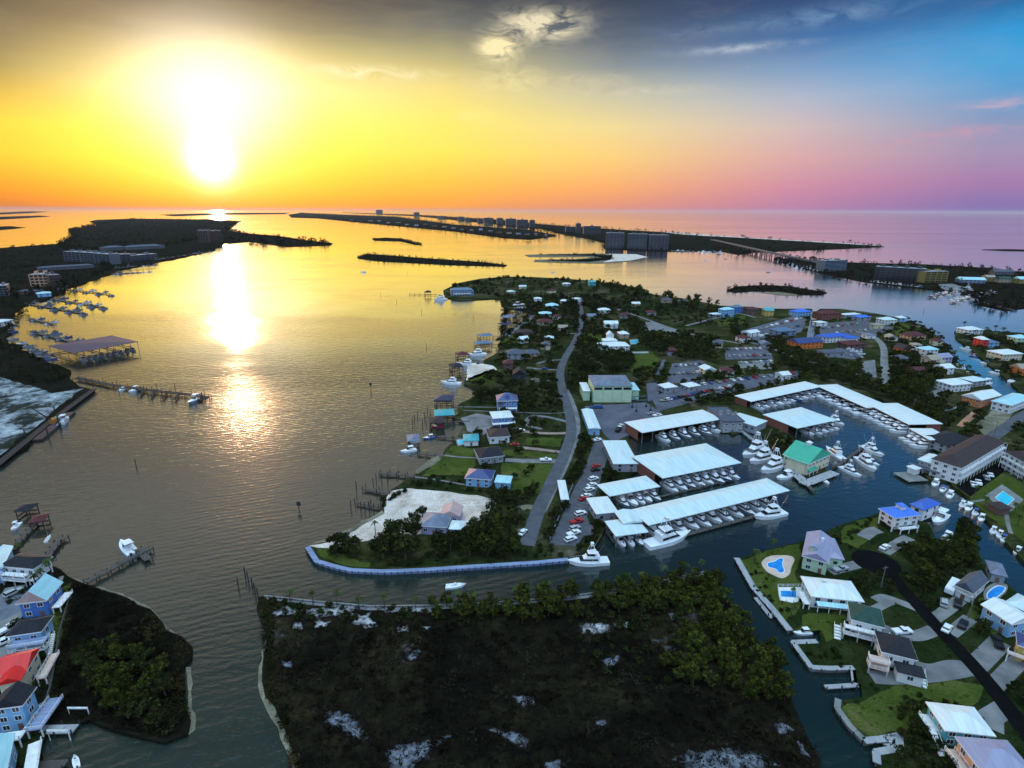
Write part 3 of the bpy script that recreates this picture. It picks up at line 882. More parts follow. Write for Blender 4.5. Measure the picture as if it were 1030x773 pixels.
# parking bay lines
lm = MB()
for (a, b, n) in (((600, 432), (640, 412), 14), ((684, 372), (706, 369), 8), ((584, 512), (596, 490), 9), ((734, 356), (770, 354), 9), ((668, 408), (740, 388), 18)):
    A, B = P(*a, GZ), P(*b, GZ)
    d = (B - A).normalized()
    q = Vector((-d.y, d.x, 0))
    for k in range(n):
        c = A.lerp(B, k / (n - 1))
        lm.add([(c + d * sx * 0.07 + q * sy * 2.4 + Vector((0, 0, 0.074))) for sx, sy in ((-1, -1), (1, -1), (1, 1), (-1, 1))], [(0, 1, 2, 3)])
structure(lm.build('road_markings', PAINT))
# ------------------------------------------------------------------ materials of built things
def metal_roof(name, c, rough=0.45):
    return mat(name, c, rough, tuple(x * 0.74 for x in c), 0.4, spec=0.4, stretch=(2.2, 0.3, 0.3), contrast=(0.38, 0.8), detail=7.0)


RM = {
    'white': metal_roof('white_metal_roof', (0.60, 0.645, 0.65)), 'pale': metal_roof('pale_metal_roof', (0.52, 0.62, 0.64)), 'cyan': metal_roof('cyan_metal_roof', (0.34, 0.58, 0.64)), 'blue': metal_roof('blue_metal_roof', (0.035, 0.10, 0.42)),
    'bright_blue': metal_roof('bright_blue_roof', (0.05, 0.16, 0.60)), 'navy': metal_roof('navy_roof', (0.03, 0.05, 0.16)), 'lavender': metal_roof('lavender_metal_roof', (0.26, 0.25, 0.36)), 'green': metal_roof('green_metal_roof', (0.03, 0.34, 0.22)),
    'dark_green': mat('dark_green_roof', (0.020, 0.060, 0.048), 0.8, (0.012, 0.038, 0.03), 0.8), 'black': mat('black_shingle_roof', (0.018, 0.018, 0.024), 0.9, (0.010, 0.010, 0.014), 1.2), 'grey': mat('grey_shingle_roof', (0.08, 0.09, 0.12), 0.9, (0.055, 0.06, 0.08), 1.0),
    'brown': mat('brown_shingle_roof', (0.050, 0.032, 0.032), 0.9, (0.03, 0.02, 0.022), 1.0), 'maroon': mat('maroon_roof', (0.085, 0.018, 0.022), 0.8, (0.05, 0.012, 0.016), 0.8), 'red': metal_roof('red_metal_roof', (0.62, 0.018, 0.016)), 'slate': mat('slate_shed_roof', (0.16, 0.18, 0.24), 0.7, (0.10, 0.115, 0.16), 0.25),
    'teal': metal_roof('teal_metal_roof', (0.05, 0.30, 0.34)), 'pink': mat('pale_pink_roof', (0.46, 0.30, 0.28), 0.8, (0.36, 0.24, 0.23), 0.5), 'steel': metal_roof('steel_blue_roof', (0.09, 0.15, 0.23)), 'violet': mat('violet_boathouse_roof', (0.045, 0.04, 0.075), 0.7, (0.03, 0.027, 0.05), 0.6), 'tan': mat('tan_roof', (0.30, 0.25, 0.2), 0.9, None, 0.5),
}


def wall_mat(name, c):
    return mat(name, c, 0.85, tuple(x * 0.84 for x in c), 0.5, spec=0.25)


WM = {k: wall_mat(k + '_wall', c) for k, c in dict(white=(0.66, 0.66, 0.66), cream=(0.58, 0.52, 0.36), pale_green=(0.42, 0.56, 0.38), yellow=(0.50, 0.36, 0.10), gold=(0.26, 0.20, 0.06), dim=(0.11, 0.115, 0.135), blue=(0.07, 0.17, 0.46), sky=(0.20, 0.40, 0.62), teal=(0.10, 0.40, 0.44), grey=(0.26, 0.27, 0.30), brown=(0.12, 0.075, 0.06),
                                                     orange=(0.62, 0.17, 0.035), red=(0.55, 0.045, 0.035), peach=(0.60, 0.34, 0.20), lilac=(0.36, 0.33, 0.50), dark=(0.05, 0.05, 0.06), brick=(0.20, 0.075, 0.055), tan=(0.36, 0.28, 0.20), slab=(0.30, 0.31, 0.36), bluegrey=(0.16, 0.21, 0.30)).items()}
GLASS = mat('window_glass', (0.015, 0.02, 0.03), 0.08, (0.03, 0.04, 0.06), 0.4, spec=0.6)
TRIM = mat('white_trim', (0.72, 0.72, 0.72), 0.7, None, 0.8)
DECKW = mat('deck_boards', (0.085, 0.072, 0.065), 0.9, (0.045, 0.04, 0.038), 0.7, stretch=(3, 0.4, 1))
PALEDECK = mat('pale_deck_boards', (0.33, 0.33, 0.34), 0.9, (0.22, 0.22, 0.24), 0.5, stretch=(3, 0.4, 1))
BLUEDECK = mat('blue_grey_boards', (0.22, 0.27, 0.40), 0.9, (0.13, 0.16, 0.27), 0.4, stretch=(0.4, 3, 1))
PILEM = mat('weathered_pile', (0.035, 0.030, 0.028), 0.95, (0.018, 0.016, 0.016), 0.8)
GREYPILE = mat('grey_pile', (0.16, 0.15, 0.15), 0.95, (0.08, 0.075, 0.075), 0.8)
STEEL = mat('galvanised_post', (0.30, 0.31, 0.33), 0.5, None, 0.5, metal=0.4)
DOORM = mat('door_paint', (0.20, 0.10, 0.08), 0.6, None, 0.6)
PEACHDECK = mat('peach_deck', (0.55, 0.40, 0.33), 0.9, (0.42, 0.31, 0.27), 0.25)
POOLW = mat('pool_water', (0.012, 0.16, 0.50), 0.06, (0.03, 0.26, 0.62), 0.4, spec=0.5)
POOLT = mat('turquoise_pool_water', (0.03, 0.42, 0.58), 0.06, (0.06, 0.52, 0.66), 0.4, spec=0.5)

BLOCK = []      # (x, y, radius) kept free of planted trees
ROOFS = {}


def block(x, y, r):
    BLOCK.append((x, y, r))


def roof_mb(style, w, d, pitch, o=0.6, th=0.25, ridge='x'):
    """hip, gable, pyramid or flat roof over w x d, eave at z = 0"""
    mb = MB()
    a, b = w / 2 + o, d / 2 + o
    E = [(-a, -b), (a, -b), (a, b), (-a, b)]
    if style == 'flat':
        mb.box(-a, a, -b, b, 0, 0.35)
        for q in ((-a, a, -b, -b + 0.2), (-a, a, b - 0.2, b), (-a, -a + 0.2, -b + 0.2, b - 0.2), (a - 0.2, a, -b + 0.2, b - 0.2)):
            mb.box(q[0], q[1], q[2], q[3], 0.352, 0.7)
        return mb, 0.4
    low = [(x, y, 0) for x, y in E]
    up = [(x, y, th) for x, y in E]
    if style == 'hip':
        if ridge == 'x':
            hgt = b * pitch
            k = max(a - b, 0.05)
            rg = [(-k, 0, th + hgt), (k, 0, th + hgt)]
            fs = [(4, 5, 9, 8), (5, 6, 9), (6, 7, 8, 9), (7, 4, 8)]
        else:
            hgt = a * pitch
            k = max(b - a, 0.05)
            rg = [(0, -k, th + hgt), (0, k, th + hgt)]
            fs = [(4, 5, 8), (5, 6, 9, 8), (6, 7, 9), (7, 4, 8, 9)]
    else:       # gable
        if ridge == 'x':
            hgt = b * pitch
            rg = [(-a, 0, th + hgt), (a, 0, th + hgt)]
            fs = [(4, 5, 9, 8), (5, 6, 9), (6, 7, 8, 9), (7, 4, 8)]
        else:
            hgt = a * pitch
            rg = [(0, -b, th + hgt), (0, b, th + hgt)]
            fs = [(4, 5, 8), (5, 6, 9, 8), (6, 7, 9), (7, 4, 8, 9)]
    mb.add(low + up + rg, [(3, 2, 1, 0), (0, 1, 5, 4), (1, 2, 6, 5), (2, 3, 7, 6), (3, 0, 4, 7)] + fs)
    return mb, hgt + th


def gable_fill(mb, w, d, z, pitch, ridge, o=0.6, th=0.25):
    """the triangular wall under a gable"""
    if ridge == 'x':
        hh = (d / 2) * pitch
        for sx in (-1, 1):
            x = sx * w / 2
            mb.add([(x, -d / 2, z), (x, d / 2, z), (x, 0, z + hh)], [(0, 1, 2) if sx > 0 else (0, 2, 1)])
    else:
        hh = (w / 2) * pitch
        for sy in (-1, 1):
            y = sy * d / 2
            mb.add([(-w / 2, y, z), (w / 2, y, z), (0, y, z + hh)], [(0, 1, 2) if sy < 0 else (0, 2, 1)])


WIN = {}


def window_mesh(ww, wh, fm):
    k = ('w', round(ww, 1), round(wh, 1), fm.name)
    if k not in WIN:
        f = MB()
        t = 0.14
        a, b = ww / 2, wh / 2
        for q in ((-a - t, a + t, b, b + t), (-a - t, a + t, -b - t, -b), (-a - t, -a, -b, b), (a, a + t, -b, b), (-0.04, 0.04, -b, b)):
            f.box(q[0], q[1], -0.09, 0.03, q[2], q[3])
        p = MB().box(-a, -0.04, -0.035, 0.03, -b, b).box(0.04, a, -0.035, 0.03, -b, b)
        one = MB().box(-a, a, -0.05, 0.03, -b, b)
        WIN[k] = (f.mesh('window', fm), p.mesh('pane', GLASS), one.mesh('window', GLASS))
    return WIN[k]


def put_window(root, x, y, z, rz, ww, wh, lod, fm=TRIM):
    me = window_mesh(ww, wh, fm)
    if lod >= 2:
        o = link('window', me[0], root)
        link('pane', me[1], o)
    else:
        o = link('window', me[2], root)
    o.location = (x, y, z)
    o.rotation_euler = (0, 0, rz)


def rail(mb, x0, y0, x1, y1, z, h=1.0):
    L = math.hypot(x1 - x0, y1 - y0)
    n = max(1, int(L / 1.6))
    mb.tube([(x0, y0, z + h), (x1, y1, z + h)], 0.07, 4)
    mb.tube([(x0, y0, z + h * 0.5), (x1, y1, z + h * 0.5)], 0.04, 4)
    for k in range(n + 1):
        t = k / n
        x, y = x0 + (x1 - x0) * t, y0 + (y1 - y0) * t
        mb.box(x - 0.06, x + 0.06, y - 0.06, y + 0.06, z, z + h)


def frame(p0, p1, depth, z):
    A, B = P(*p0, z), P(*p1, z)
    ux = (B - A)
    wd = ux.length
    rz = math.atan2(ux.y, ux.x)
    uy = Vector((-math.sin(rz), math.cos(rz), 0))
    c = (A + B) / 2 + uy * depth / 2
    return c, wd, rz


def quad_frame(quad, h, z, o):
    BL, FL, FR, BR = [P(x, y, z + h) for x, y in quad]
    ux = ((FR - FL) + (BR - BL)) / 2
    uy = ((BL - FL) + (BR - FR)) / 2
    wd, dp = ux.length, uy.length
    a1 = math.atan2(ux.y, ux.x)
    a2 = math.atan2(uy.y, uy.x) - math.pi / 2
    while a2 - a1 > math.pi:
        a2 -= 2 * math.pi
    while a2 - a1 < -math.pi:
        a2 += 2 * math.pi
    k = dp / (wd + dp)
    rz = a1 * (1 - k) + a2 * k
    dp *= abs(math.cos((a2 - a1) * 0.7))
    c = (BL + FL + FR + BR) / 4
    return Vector((c.x, c.y, z)), wd - 2 * o, dp - 2 * o, rz


def house(label, p0, p1=None, depth=None, h=5.0, roof='hip', pitch=0.45, rc='white', wc='white', stilt=0.0, lod=1, ridge=None, ex=(), cat='house', name='house', group='houses around the waterways', z=GZ, win=True, frm=None, lab_roof=None, trim=None, o=0.6, snug=1.0, rc2=None):
    if len(p0) == 4:
        c, wd, depth, rz = quad_frame(p0, h, z, o)
    else:
        c, wd, rz = frame(p0, p1, depth, z)
        wd *= snug
    trim = trim or TRIM
    root = thing(name, label, cat, c, rz, group)
    block(c.x, c.y, max(wd, depth) * 0.62)
    ridge = ridge or ('x' if wd >= depth else 'y')
    zb = stilt
    wmb = MB().box(-wd / 2, wd / 2, -depth / 2, depth / 2, zb, h)
    if roof == 'gable':
        gable_fill(wmb, wd - 0.02, depth - 0.02, h, pitch, ridge)
    wmb.build('wall', WM[wc], root)
    rmb, rh = roof_mb(roof, wd, depth, pitch, o, 0.25, ridge)
    if rc2:
        rmb.m[-1] = 1
        rmb.m[-4] = 2
    r = rmb.build('roof', [RM[rc]] + [RM[k] for k in (rc2 or ())], root)
    r.location.z = h + 0.004
    if lod >= 2 and roof != 'flat':
        fb = MB()
        a_, b_ = wd / 2 + o + 0.03, depth / 2 + o + 0.03
        for q in ((-a_, a_, -b_, -b_ + 0.12), (-a_, a_, b_ - 0.12, b_), (-a_, -a_ + 0.12, -b_ + 0.121, b_ - 0.121), (a_ - 0.12, a_, -b_ + 0.121, b_ - 0.121)):
            fb.box(q[0], q[1], q[2], q[3], h - 0.10, h + 0.245)
        fb.build('fascia_trim', TRIM, root)
    if stilt:
        nx, ny = max(2, int(wd / 4.5) + 1), max(2, int(depth / 5) + 1)
        for i in range(nx):
            for j in range(ny):
                if 0 < i < nx - 1 and 0 < j < ny - 1:
                    continue
                x, y = -wd / 2 + 0.3 + i * (wd - 0.6) / (nx - 1), -depth / 2 + 0.3 + j * (depth - 0.6) / (ny - 1)
                MB().box(x - 0.2, x + 0.2, y - 0.2, y + 0.2, 0, stilt - 0.01).build('post', trim, root)
        MB().box(-wd * 0.25, wd * 0.3, -depth * 0.3, depth * 0.3, 0, stilt - 0.02).build('lower_room', WM[wc], root)
    # windows by storey on every wall
    if win:
        st = max(1, round((h - zb) / 2.9))
        sh = (h - zb) / st
        ww, wh = (1.5, 1.35) if lod >= 1 else (2.2, 1.5)
        for s in range(st):
            zz = zb + sh * (s + 0.52)
            for (L, ax, sg, rzw) in ((wd, 'x', -1, 0.0), (wd, 'x', 1, math.pi), (depth, 'y', 1, math.pi / 2), (depth, 'y', -1, -math.pi / 2)):
                n = max(1, int(L / (3.2 if lod >= 2 else 4.2 if lod == 1 else 6.5)))
                for k in range(n):
                    q = -L / 2 + L * (k + 0.5) / n
                    if ax == 'x' and sg < 0 and s == 0 and k == n // 2 and not stilt:
                        continue
                    if ax == 'x':
                        put_window(root, q, sg * depth / 2, zz, rzw, ww, wh, lod, trim)
                    else:
                        put_window(root, sg * wd / 2, q, zz, rzw, ww, wh, lod, trim)
        if not stilt:
            n = max(1, int(wd / (3.2 if lod >= 2 else 4.2 if lod == 1 else 6.5)))
            q = -wd / 2 + wd * (n // 2 + 0.5) / n
            MB().box(q - 0.6, q + 0.6, -depth / 2 - 0.07, -depth / 2 + 0.02, 0.1, 2.2).build('door', DOORM, root)
    for e in ((ex,) if ex and isinstance(ex[0], str) else ex):
        k = e[0]
        if k == 'deck':            # x0, x1, y0, y1, z, material
            _, x0, x1, y0, y1, dz, dm = e
            MB().box(x0, x1, y0, y1, dz - 0.25, dz).build('deck', dm, root)
            rb = MB()
            if y0 < -depth / 2 + 0.1:
                rail(rb, x0, y0 + 0.08, x1, y0 + 0.08, dz)
            if x0 < -wd / 2 - 0.4 or y0 < -depth / 2 - 0.4:
                rail(rb, x0 + 0.08, y0 + 0.08, x0 + 0.08, y1, dz)
            if x1 > wd / 2 + 0.4 or y0 < -depth / 2 - 0.4:
                rail(rb, x1 - 0.08, y0 + 0.08, x1 - 0.08, y1, dz)
            rb.build('railing', trim, root)
            nn = max(2, int((x1 - x0) / 4) + 1)
            for i in range(nn):
                x = x0 + 0.2 + i * (x1 - x0 - 0.4) / (nn - 1)
                yy = y0 + 0.2
                MB().box(x - 0.14, x + 0.14, yy - 0.14, yy + 0.14, 0, dz - 0.26).build('post', trim, root)
        elif k == 'porchroof':      # x0,x1,y0,y1,z,rc
            _, x0, x1, y0, y1, dz, rcc = e
            MB().add([(x0, y0, dz - 0.6), (x1, y0, dz - 0.6), (x1, y1, dz), (x0, y1, dz), (x0, y0, dz - 0.45), (x1, y0, dz - 0.45), (x1, y1, dz + 0.15), (x0, y1, dz + 0.15)], [(3, 2, 1, 0), (4, 5, 6, 7), (0, 1, 5, 4), (1, 2, 6, 5), (2, 3, 7, 6), (3, 0, 4, 7)]).build('porch_roof', RM[rcc], root)
            nn = max(2, int((x1 - x0) / 3.5) + 1)
            for i in range(nn):
                x = x0 + 0.25 + i * (x1 - x0 - 0.5) / (nn - 1)
                MB().box(x - 0.1, x + 0.1, y0 + 0.12, y0 + 0.32, 0, dz - 0.6).build('porch_post', trim, root)
        elif k == 'wing':           # cx, cy, w, d, h, roof, rc, pitch, ridge
            _, cx, cy, w2, d2, h2, st2, rc2, pt2, rg2 = e
            wb = MB().box(cx - w2 / 2, cx + w2 / 2, cy - d2 / 2, cy + d2 / 2, 0, h2)
            if st2 == 'gable':
                g = MB()
                gable_fill(g, w2 - 0.02, d2 - 0.02, h2, pt2, rg2)
                wb.add([(x + cx, y + cy, zz) for x, y, zz in g.v], g.f)
            wo_ = wb.build('wing', WM[wc], root)
            m2, _h = roof_mb(st2, w2, d2, pt2, 0.5, 0.22, rg2)
            ro = m2.build('wing_roof', RM[rc2], wo_)
            ro.location = (cx, cy, h2 + 0.006)
            if win:
                n = max(1, int(w2 / 3.6))
                for q in range(n):
                    put_window(root, cx - w2 / 2 + w2 * (q + 0.5) / n, cy - d2 / 2, h2 * 0.6, 0, 1.4, 1.3, lod, trim)
        elif k == 'qwing':          # eave corners, h, roof, rc, pitch, ridge
            _, qd, h2, st2, rc2_, pt2 = e
            c2, w2, d2, rz2 = quad_frame(qd, h2, z, 0.5)
            dv = c2 - c
            wx, wy = dv.x * math.cos(-rz) - dv.y * math.sin(-rz), dv.x * math.sin(-rz) + dv.y * math.cos(-rz)
            wo_ = MB().box(-w2 / 2, w2 / 2, -d2 / 2, d2 / 2, 0, h2).build('wing', WM[wc], root)
            wo_.location = (wx, wy, 0)
            wo_.rotation_euler.z = rz2 - rz
            m2, _h = roof_mb(st2, w2, d2, pt2, 0.5, 0.22, 'x' if w2 >= d2 else 'y')
            m2.build('wing_roof', RM[rc2_], wo_).location.z = h2 + 0.006
            if win:
                for q in range(max(1, int(w2 / 3.2))):
                    put_window(wo_, -w2 / 2 + w2 * (q + 0.5) / max(1, int(w2 / 3.2)), -d2 / 2, h2 * 0.6, 0, 1.4, 1.3, 1, trim)
        elif k == 'cupola':
            q = e[1]
            cu = MB().box(-q, q, -q, q, h + rh - 0.9, h + rh + 1.0).build('cupola', WM['white'], root)
            m2, _h = roof_mb('hip', 2 * q, 2 * q, 0.7, 0.35, 0.12)
            ro = m2.build('cupola_roof', RM[e[2] if len(e) > 2 else rc], cu)
            ro.location.z = h + rh + 1.004
        elif k == 'chimney':
            MB().box(e[1] - 0.5, e[1] + 0.5, e[2] - 0.5, e[2] + 0.5, h, h + rh + 0.8).build('chimney', WM['white'], root)
        elif k == 'dormer':         # x, side(-1 front)
            x, sd = e[1], e[2]
            yy = sd * depth * 0.30
            dz = h + (depth / 2 - abs(yy)) * pitch
            db = MB().box(x - 1.1, x + 1.1, yy - 1.3, yy + 1.3, dz - 0.6, dz + 1.3).build('dormer', WM[wc], root)
            m2, _h = roof_mb('gable', 2.2, 2.6, 0.5, 0.25, 0.12, 'y')
            ro = m2.build('dormer_roof', RM[rc], db)
            ro.location = (x, yy, dz + 1.304)
        elif k == 'stairs':         # x0,x1,ytop,ybot,ztop
            _, x0, x1, yt, yb, zt = e
            sm = MB()
            n = max(4, int(zt / 0.4))
            for i in range(n):
                ya = yt + (yb - yt) * i / n
                yb2 = yt + (yb - yt) * (i + 1) / n
                zz = zt * (1 - i / n)
                sm.box(x0, x1, min(ya, yb2), max(ya, yb2), zz - 0.3, zz - 0.02)
            for x in (x0, x1):
                sm.tube([(x, yt, zt + 0.9), (x, yb, 1.0)], 0.07, 4)
            sm.build('stairs', trim, root)
        elif k == 'garage':
            _, x0, x1 = e
            MB().box(x0, x1, -depth / 2 - 0.06, -depth / 2 + 0.02, 0.05, 2.4).build('garage_door', WM['dark'] if len(e) < 4 else e[3], root)
        elif k == 'units':           # rooftop equipment
            for (ux_, uy_) in e[1]:
                MB().box(ux_ - 0.8, ux_ + 0.8, uy_ - 0.6, uy_ + 0.6, h + 0.36, h + 1.7).build('roof_unit', STEEL, root)
        elif k == 'chevrons':
            pass
    return root


def tower(label, p0, p1, depth, ytop=None, h=None, floors=8, wc='slab', glass=GLASS, fins=4, cat='apartment block', group='apartment blocks on the far banks', z=GZ, name='apartment_block', slabm=None, end=None):
    c, wd, rz = frame(p0, p1, depth, z)
    if h is None:
        h = height_to((p0[0] + p1[0]) / 2, (p0[1] + p1[1]) / 2, ytop, z)
    root = thing(name, label, cat, c, rz, group)
    block(c.x, c.y, max(wd, depth) * 0.6)
    MB().box(-wd / 2, wd / 2, -depth / 2, depth / 2, 0, h).build('wall', WM[wc], root)
    slabm = slabm or WM[wc]
    fh = h / floors
    for i in range(floors):
        zz = fh * i
        MB().box(-wd / 2 + 0.4, wd / 2 - 0.4, -depth / 2 - 0.2, -depth / 2 + 0.05, zz + fh * 0.22, zz + fh * 0.86).build('glazing', glass, root)
        if i:
            MB().box(-wd / 2 + 0.1, wd / 2 - 0.1, -depth / 2 - 1.7, -depth / 2 - 0.02, zz - 0.15, zz + 0.85).build('balcony', slabm, root)
    for k in range(fins + 1):
        x = -wd / 2 + wd * k / fins
        MB().box(x - 0.45, x + 0.45, -depth / 2 - 2.0, -depth / 2 - 0.01, 0, h + 0.6).build('fin', WM[wc], root)
    rb = MB().box(-wd / 2 - 0.5, wd / 2 + 0.5, -depth / 2 - 1.9, depth / 2 + 0.5, h + 0.61, h + 1.1).build('roof', WM['grey'], root)
    for k in range(max(1, fins // 2)):
        x = -wd / 2 + wd * (k + 0.5) / max(1, fins // 2)
        MB().box(x - wd * 0.05, x + wd * 0.05, -depth * 0.2, depth * 0.25, h + 1.11, h + 1.1 + fh * 0.9).build('lift_house', WM[wc], rb)
    return root


SHEDS = {}


def shed(key, label, corners, z=6.6, rise=1.5, rc='pale', style='hip', posts=8, wallback=True, group='covered boat sheds of the marina', dock=True, bm='brick', cat='boat shed', name='boat_shed', base=0.0, ends=True):
    """covered wet slips; corners: eave corners seen at back-left, front-left, front-right, back-right"""
    q = [P(x, y, base + z) for x, y in corners]
    BL, FL, FR, BR = q
    ux = ((FR - FL) + (BR - BL))
    rz = math.atan2(ux.y, ux.x)
    c = (BL + FL + FR + BR) / 4
    cs, sn = math.cos(-rz), math.sin(-rz)
    loc = lambda v: ((v.x - c.x) * cs - (v.y - c.y) * sn, (v.x - c.x) * sn + (v.y - c.y) * cs)
    L = [loc(v) for v in q]
    x0, x1 = (L[0][0] + L[1][0]) / 2, (L[2][0] + L[3][0]) / 2
    y0, y1 = (L[1][1] + L[2][1]) / 2, (L[0][1] + L[3][1]) / 2
    wd, dp = x1 - x0, y1 - y0
    root = thing(name, label, cat, (c.x, c.y, base), rz, group)
    for t in range(int(wd // 8) + 1):
        xx = x0 + wd * (t + 0.5) / (int(wd // 8) + 1)
        block(c.x + xx * math.cos(rz), c.y + xx * math.sin(rz), dp * 0.75)
    rmb, rh = roof_mb(style, wd, dp, rise / (min(wd, dp) / 2), 0.5, 0.3, 'x' if wd >= dp else 'y')
    ro = rmb.build('roof', RM[rc], root)
    ro.location = ((x0 + x1) / 2, (y0 + y1) / 2, z)
    for i in range(posts):
        x = x0 + 0.3 + (wd - 0.6) * i / (posts - 1)
        for y in (y0 + 0.3, y1 - 0.3):
            if y > 0 and wallback:
                continue
            MB().box(x - 0.17, x + 0.17, y - 0.17, y + 0.17, -1.0, z - 0.01).build('post', GREYPILE, root)
    if wallback:
        MB().box(x0 + 0.1, x1 - 0.1, y1 - 0.3, y1 - 0.05, 0.3, z - 0.02).build('back_wall', WM[bm], root)
    if ends:
        MB().box(x0 + 0.05, x0 + 0.3, y0 + dp * 0.25, y1 - 0.31, 0.3, z - 0.02).build('end_wall', WM[bm], root)
        MB().box(x1 - 0.3, x1 - 0.05, y0 + dp * 0.55, y1 - 0.31, 0.3, z - 0.02).build('end_wall', WM[bm], root)
    if dock:
        MB().box(x0, x1, y1 - 2.6, y1 - 0.32, 0.7, 1.0).build('walkway', DECKW, root)
        for i in range(0, posts, 2):
            x = x0 + 0.3 + (wd - 0.6) * i / (posts - 1)
            MB().box(x - 0.5, x + 0.5, y0 + dp * 0.2, y1 - 2.62, 0.72, 0.98).build('finger_pier', DECKW, root)
    SHEDS[key] = (root, x0, x1, y0, y1)
    return root


# ------------------------------------------------------------------ boats
HULLW = mat('white_gelcoat', (0.72, 0.73, 0.75), 0.25, (0.62, 0.63, 0.66), 0.4, spec=0.5)
HULLB = mat('blue_hull_paint', (0.03, 0.07, 0.22), 0.3, (0.02, 0.05, 0.17), 0.4, spec=0.5)
HULLG = mat('grey_hull_paint', (0.20, 0.22, 0.26), 0.35, None, 0.4, spec=0.5)
HULLR = mat('red_hull_paint', (0.40, 0.03, 0.06), 0.35, None, 0.4, spec=0.5)
DECKM = mat('boat_deck', (0.52, 0.52, 0.52), 0.7, (0.40, 0.39, 0.37), 0.7)
TEAK = mat('teak_cockpit', (0.20, 0.13, 0.08), 0.8, (0.14, 0.09, 0.06), 0.8)
TINT = mat('tinted_glass', (0.008, 0.010, 0.014), 0.07, None, 0.5, spec=0.6)
CANVAS = mat('blue_canvas', (0.04, 0.09, 0.28), 0.9, None, 0.5)
ENGINE = mat('outboard_black', (0.02, 0.02, 0.022), 0.4, None, 0.5)
ALU = mat('anodised_tube', (0.55, 0.56, 0.58), 0.35, None, 0.5, metal=0.6)


def hull_rings(L, beam, fb, flare=0.86, bowrise=0.55):
    rings = []
    n = 12
    for i in range(n + 1):
        t = i / n
        x = -L / 2 + L * t
        wd = beam / 2 * (0.90 + 0.10 * min(1, t / 0.3)) * (1 if t < 0.45 else max(0.012, 1 - ((t - 0.45) / 0.55) ** 2.1))
        zt = fb * (0.82 + bowrise * t ** 2.2)
        zb = -0.5 + (1.0 * ((t - 0.7) / 0.3) ** 2 if t > 0.7 else 0)
        xb = x - (0.07 * L * (t - 0.75) / 0.25 if t > 0.75 else 0)
        k = flare - (0.35 * (t - 0.5) / 0.5 if t > 0.5 else 0)
        rings.append([(x, -wd, zt), (xb, -wd * k, zb + 0.35), (xb, 0, zb), (xb, wd * k, zb + 0.35), (x, wd, zt), (x, wd * 0.985, zt + 0.02), (x, 0, zt + 0.02), (x, -wd * 0.985, zt + 0.02)][:5])
    return rings


def add_deck(mb, rings, x0, x1, dz=0.0, k=0.97, mi=0):
    r = [q for q in rings if x0 <= q[0][0] <= x1]
    vs, fs = [], []
    for q in r:
        vs += [(q[0][0], q[0][1] * k, q[0][2] + dz), (q[0][0], 0, q[0][2] + dz + 0.12), (q[4][0], q[4][1] * k, q[4][2] + dz)]
    for i in range(len(r) - 1):
        a = i * 3
        fs += [(a, a + 1, a + 4, a + 3)[::-1], (a + 1, a + 2, a + 5, a + 4)[::-1]]
    mb.add(vs, fs, mi)


def cabin_loft(mb, xs, ws, z0, zs, rake_f=0.0, rake_b=0.0, mi=0):
    """a cabin box tapered in plan with raked ends: xs = (back, front)"""
    b, f = xs
    wb, wf = ws
    zt = zs
    vs = [(b, -wb, z0), (f, -wf, z0), (f, wf, z0), (b, wb, z0), (b + rake_b, -wb * 0.9, zt), (f - rake_f, -wf * 0.84, zt), (f - rake_f, wf * 0.84, zt), (b + rake_b, wb * 0.9, zt)]
    mb.add(vs, [(3, 2, 1, 0), (4, 5, 6, 7), (0, 1, 5, 4), (1, 2, 6, 5), (2, 3, 7, 6), (3, 0, 4, 7)], mi)


SHADEDB = mat('shaded_gelcoat', (0.12, 0.12, 0.14), 0.5, (0.07, 0.07, 0.085), 0.4)  # white gelcoat darkened to paint the backlit shade of west marina boats


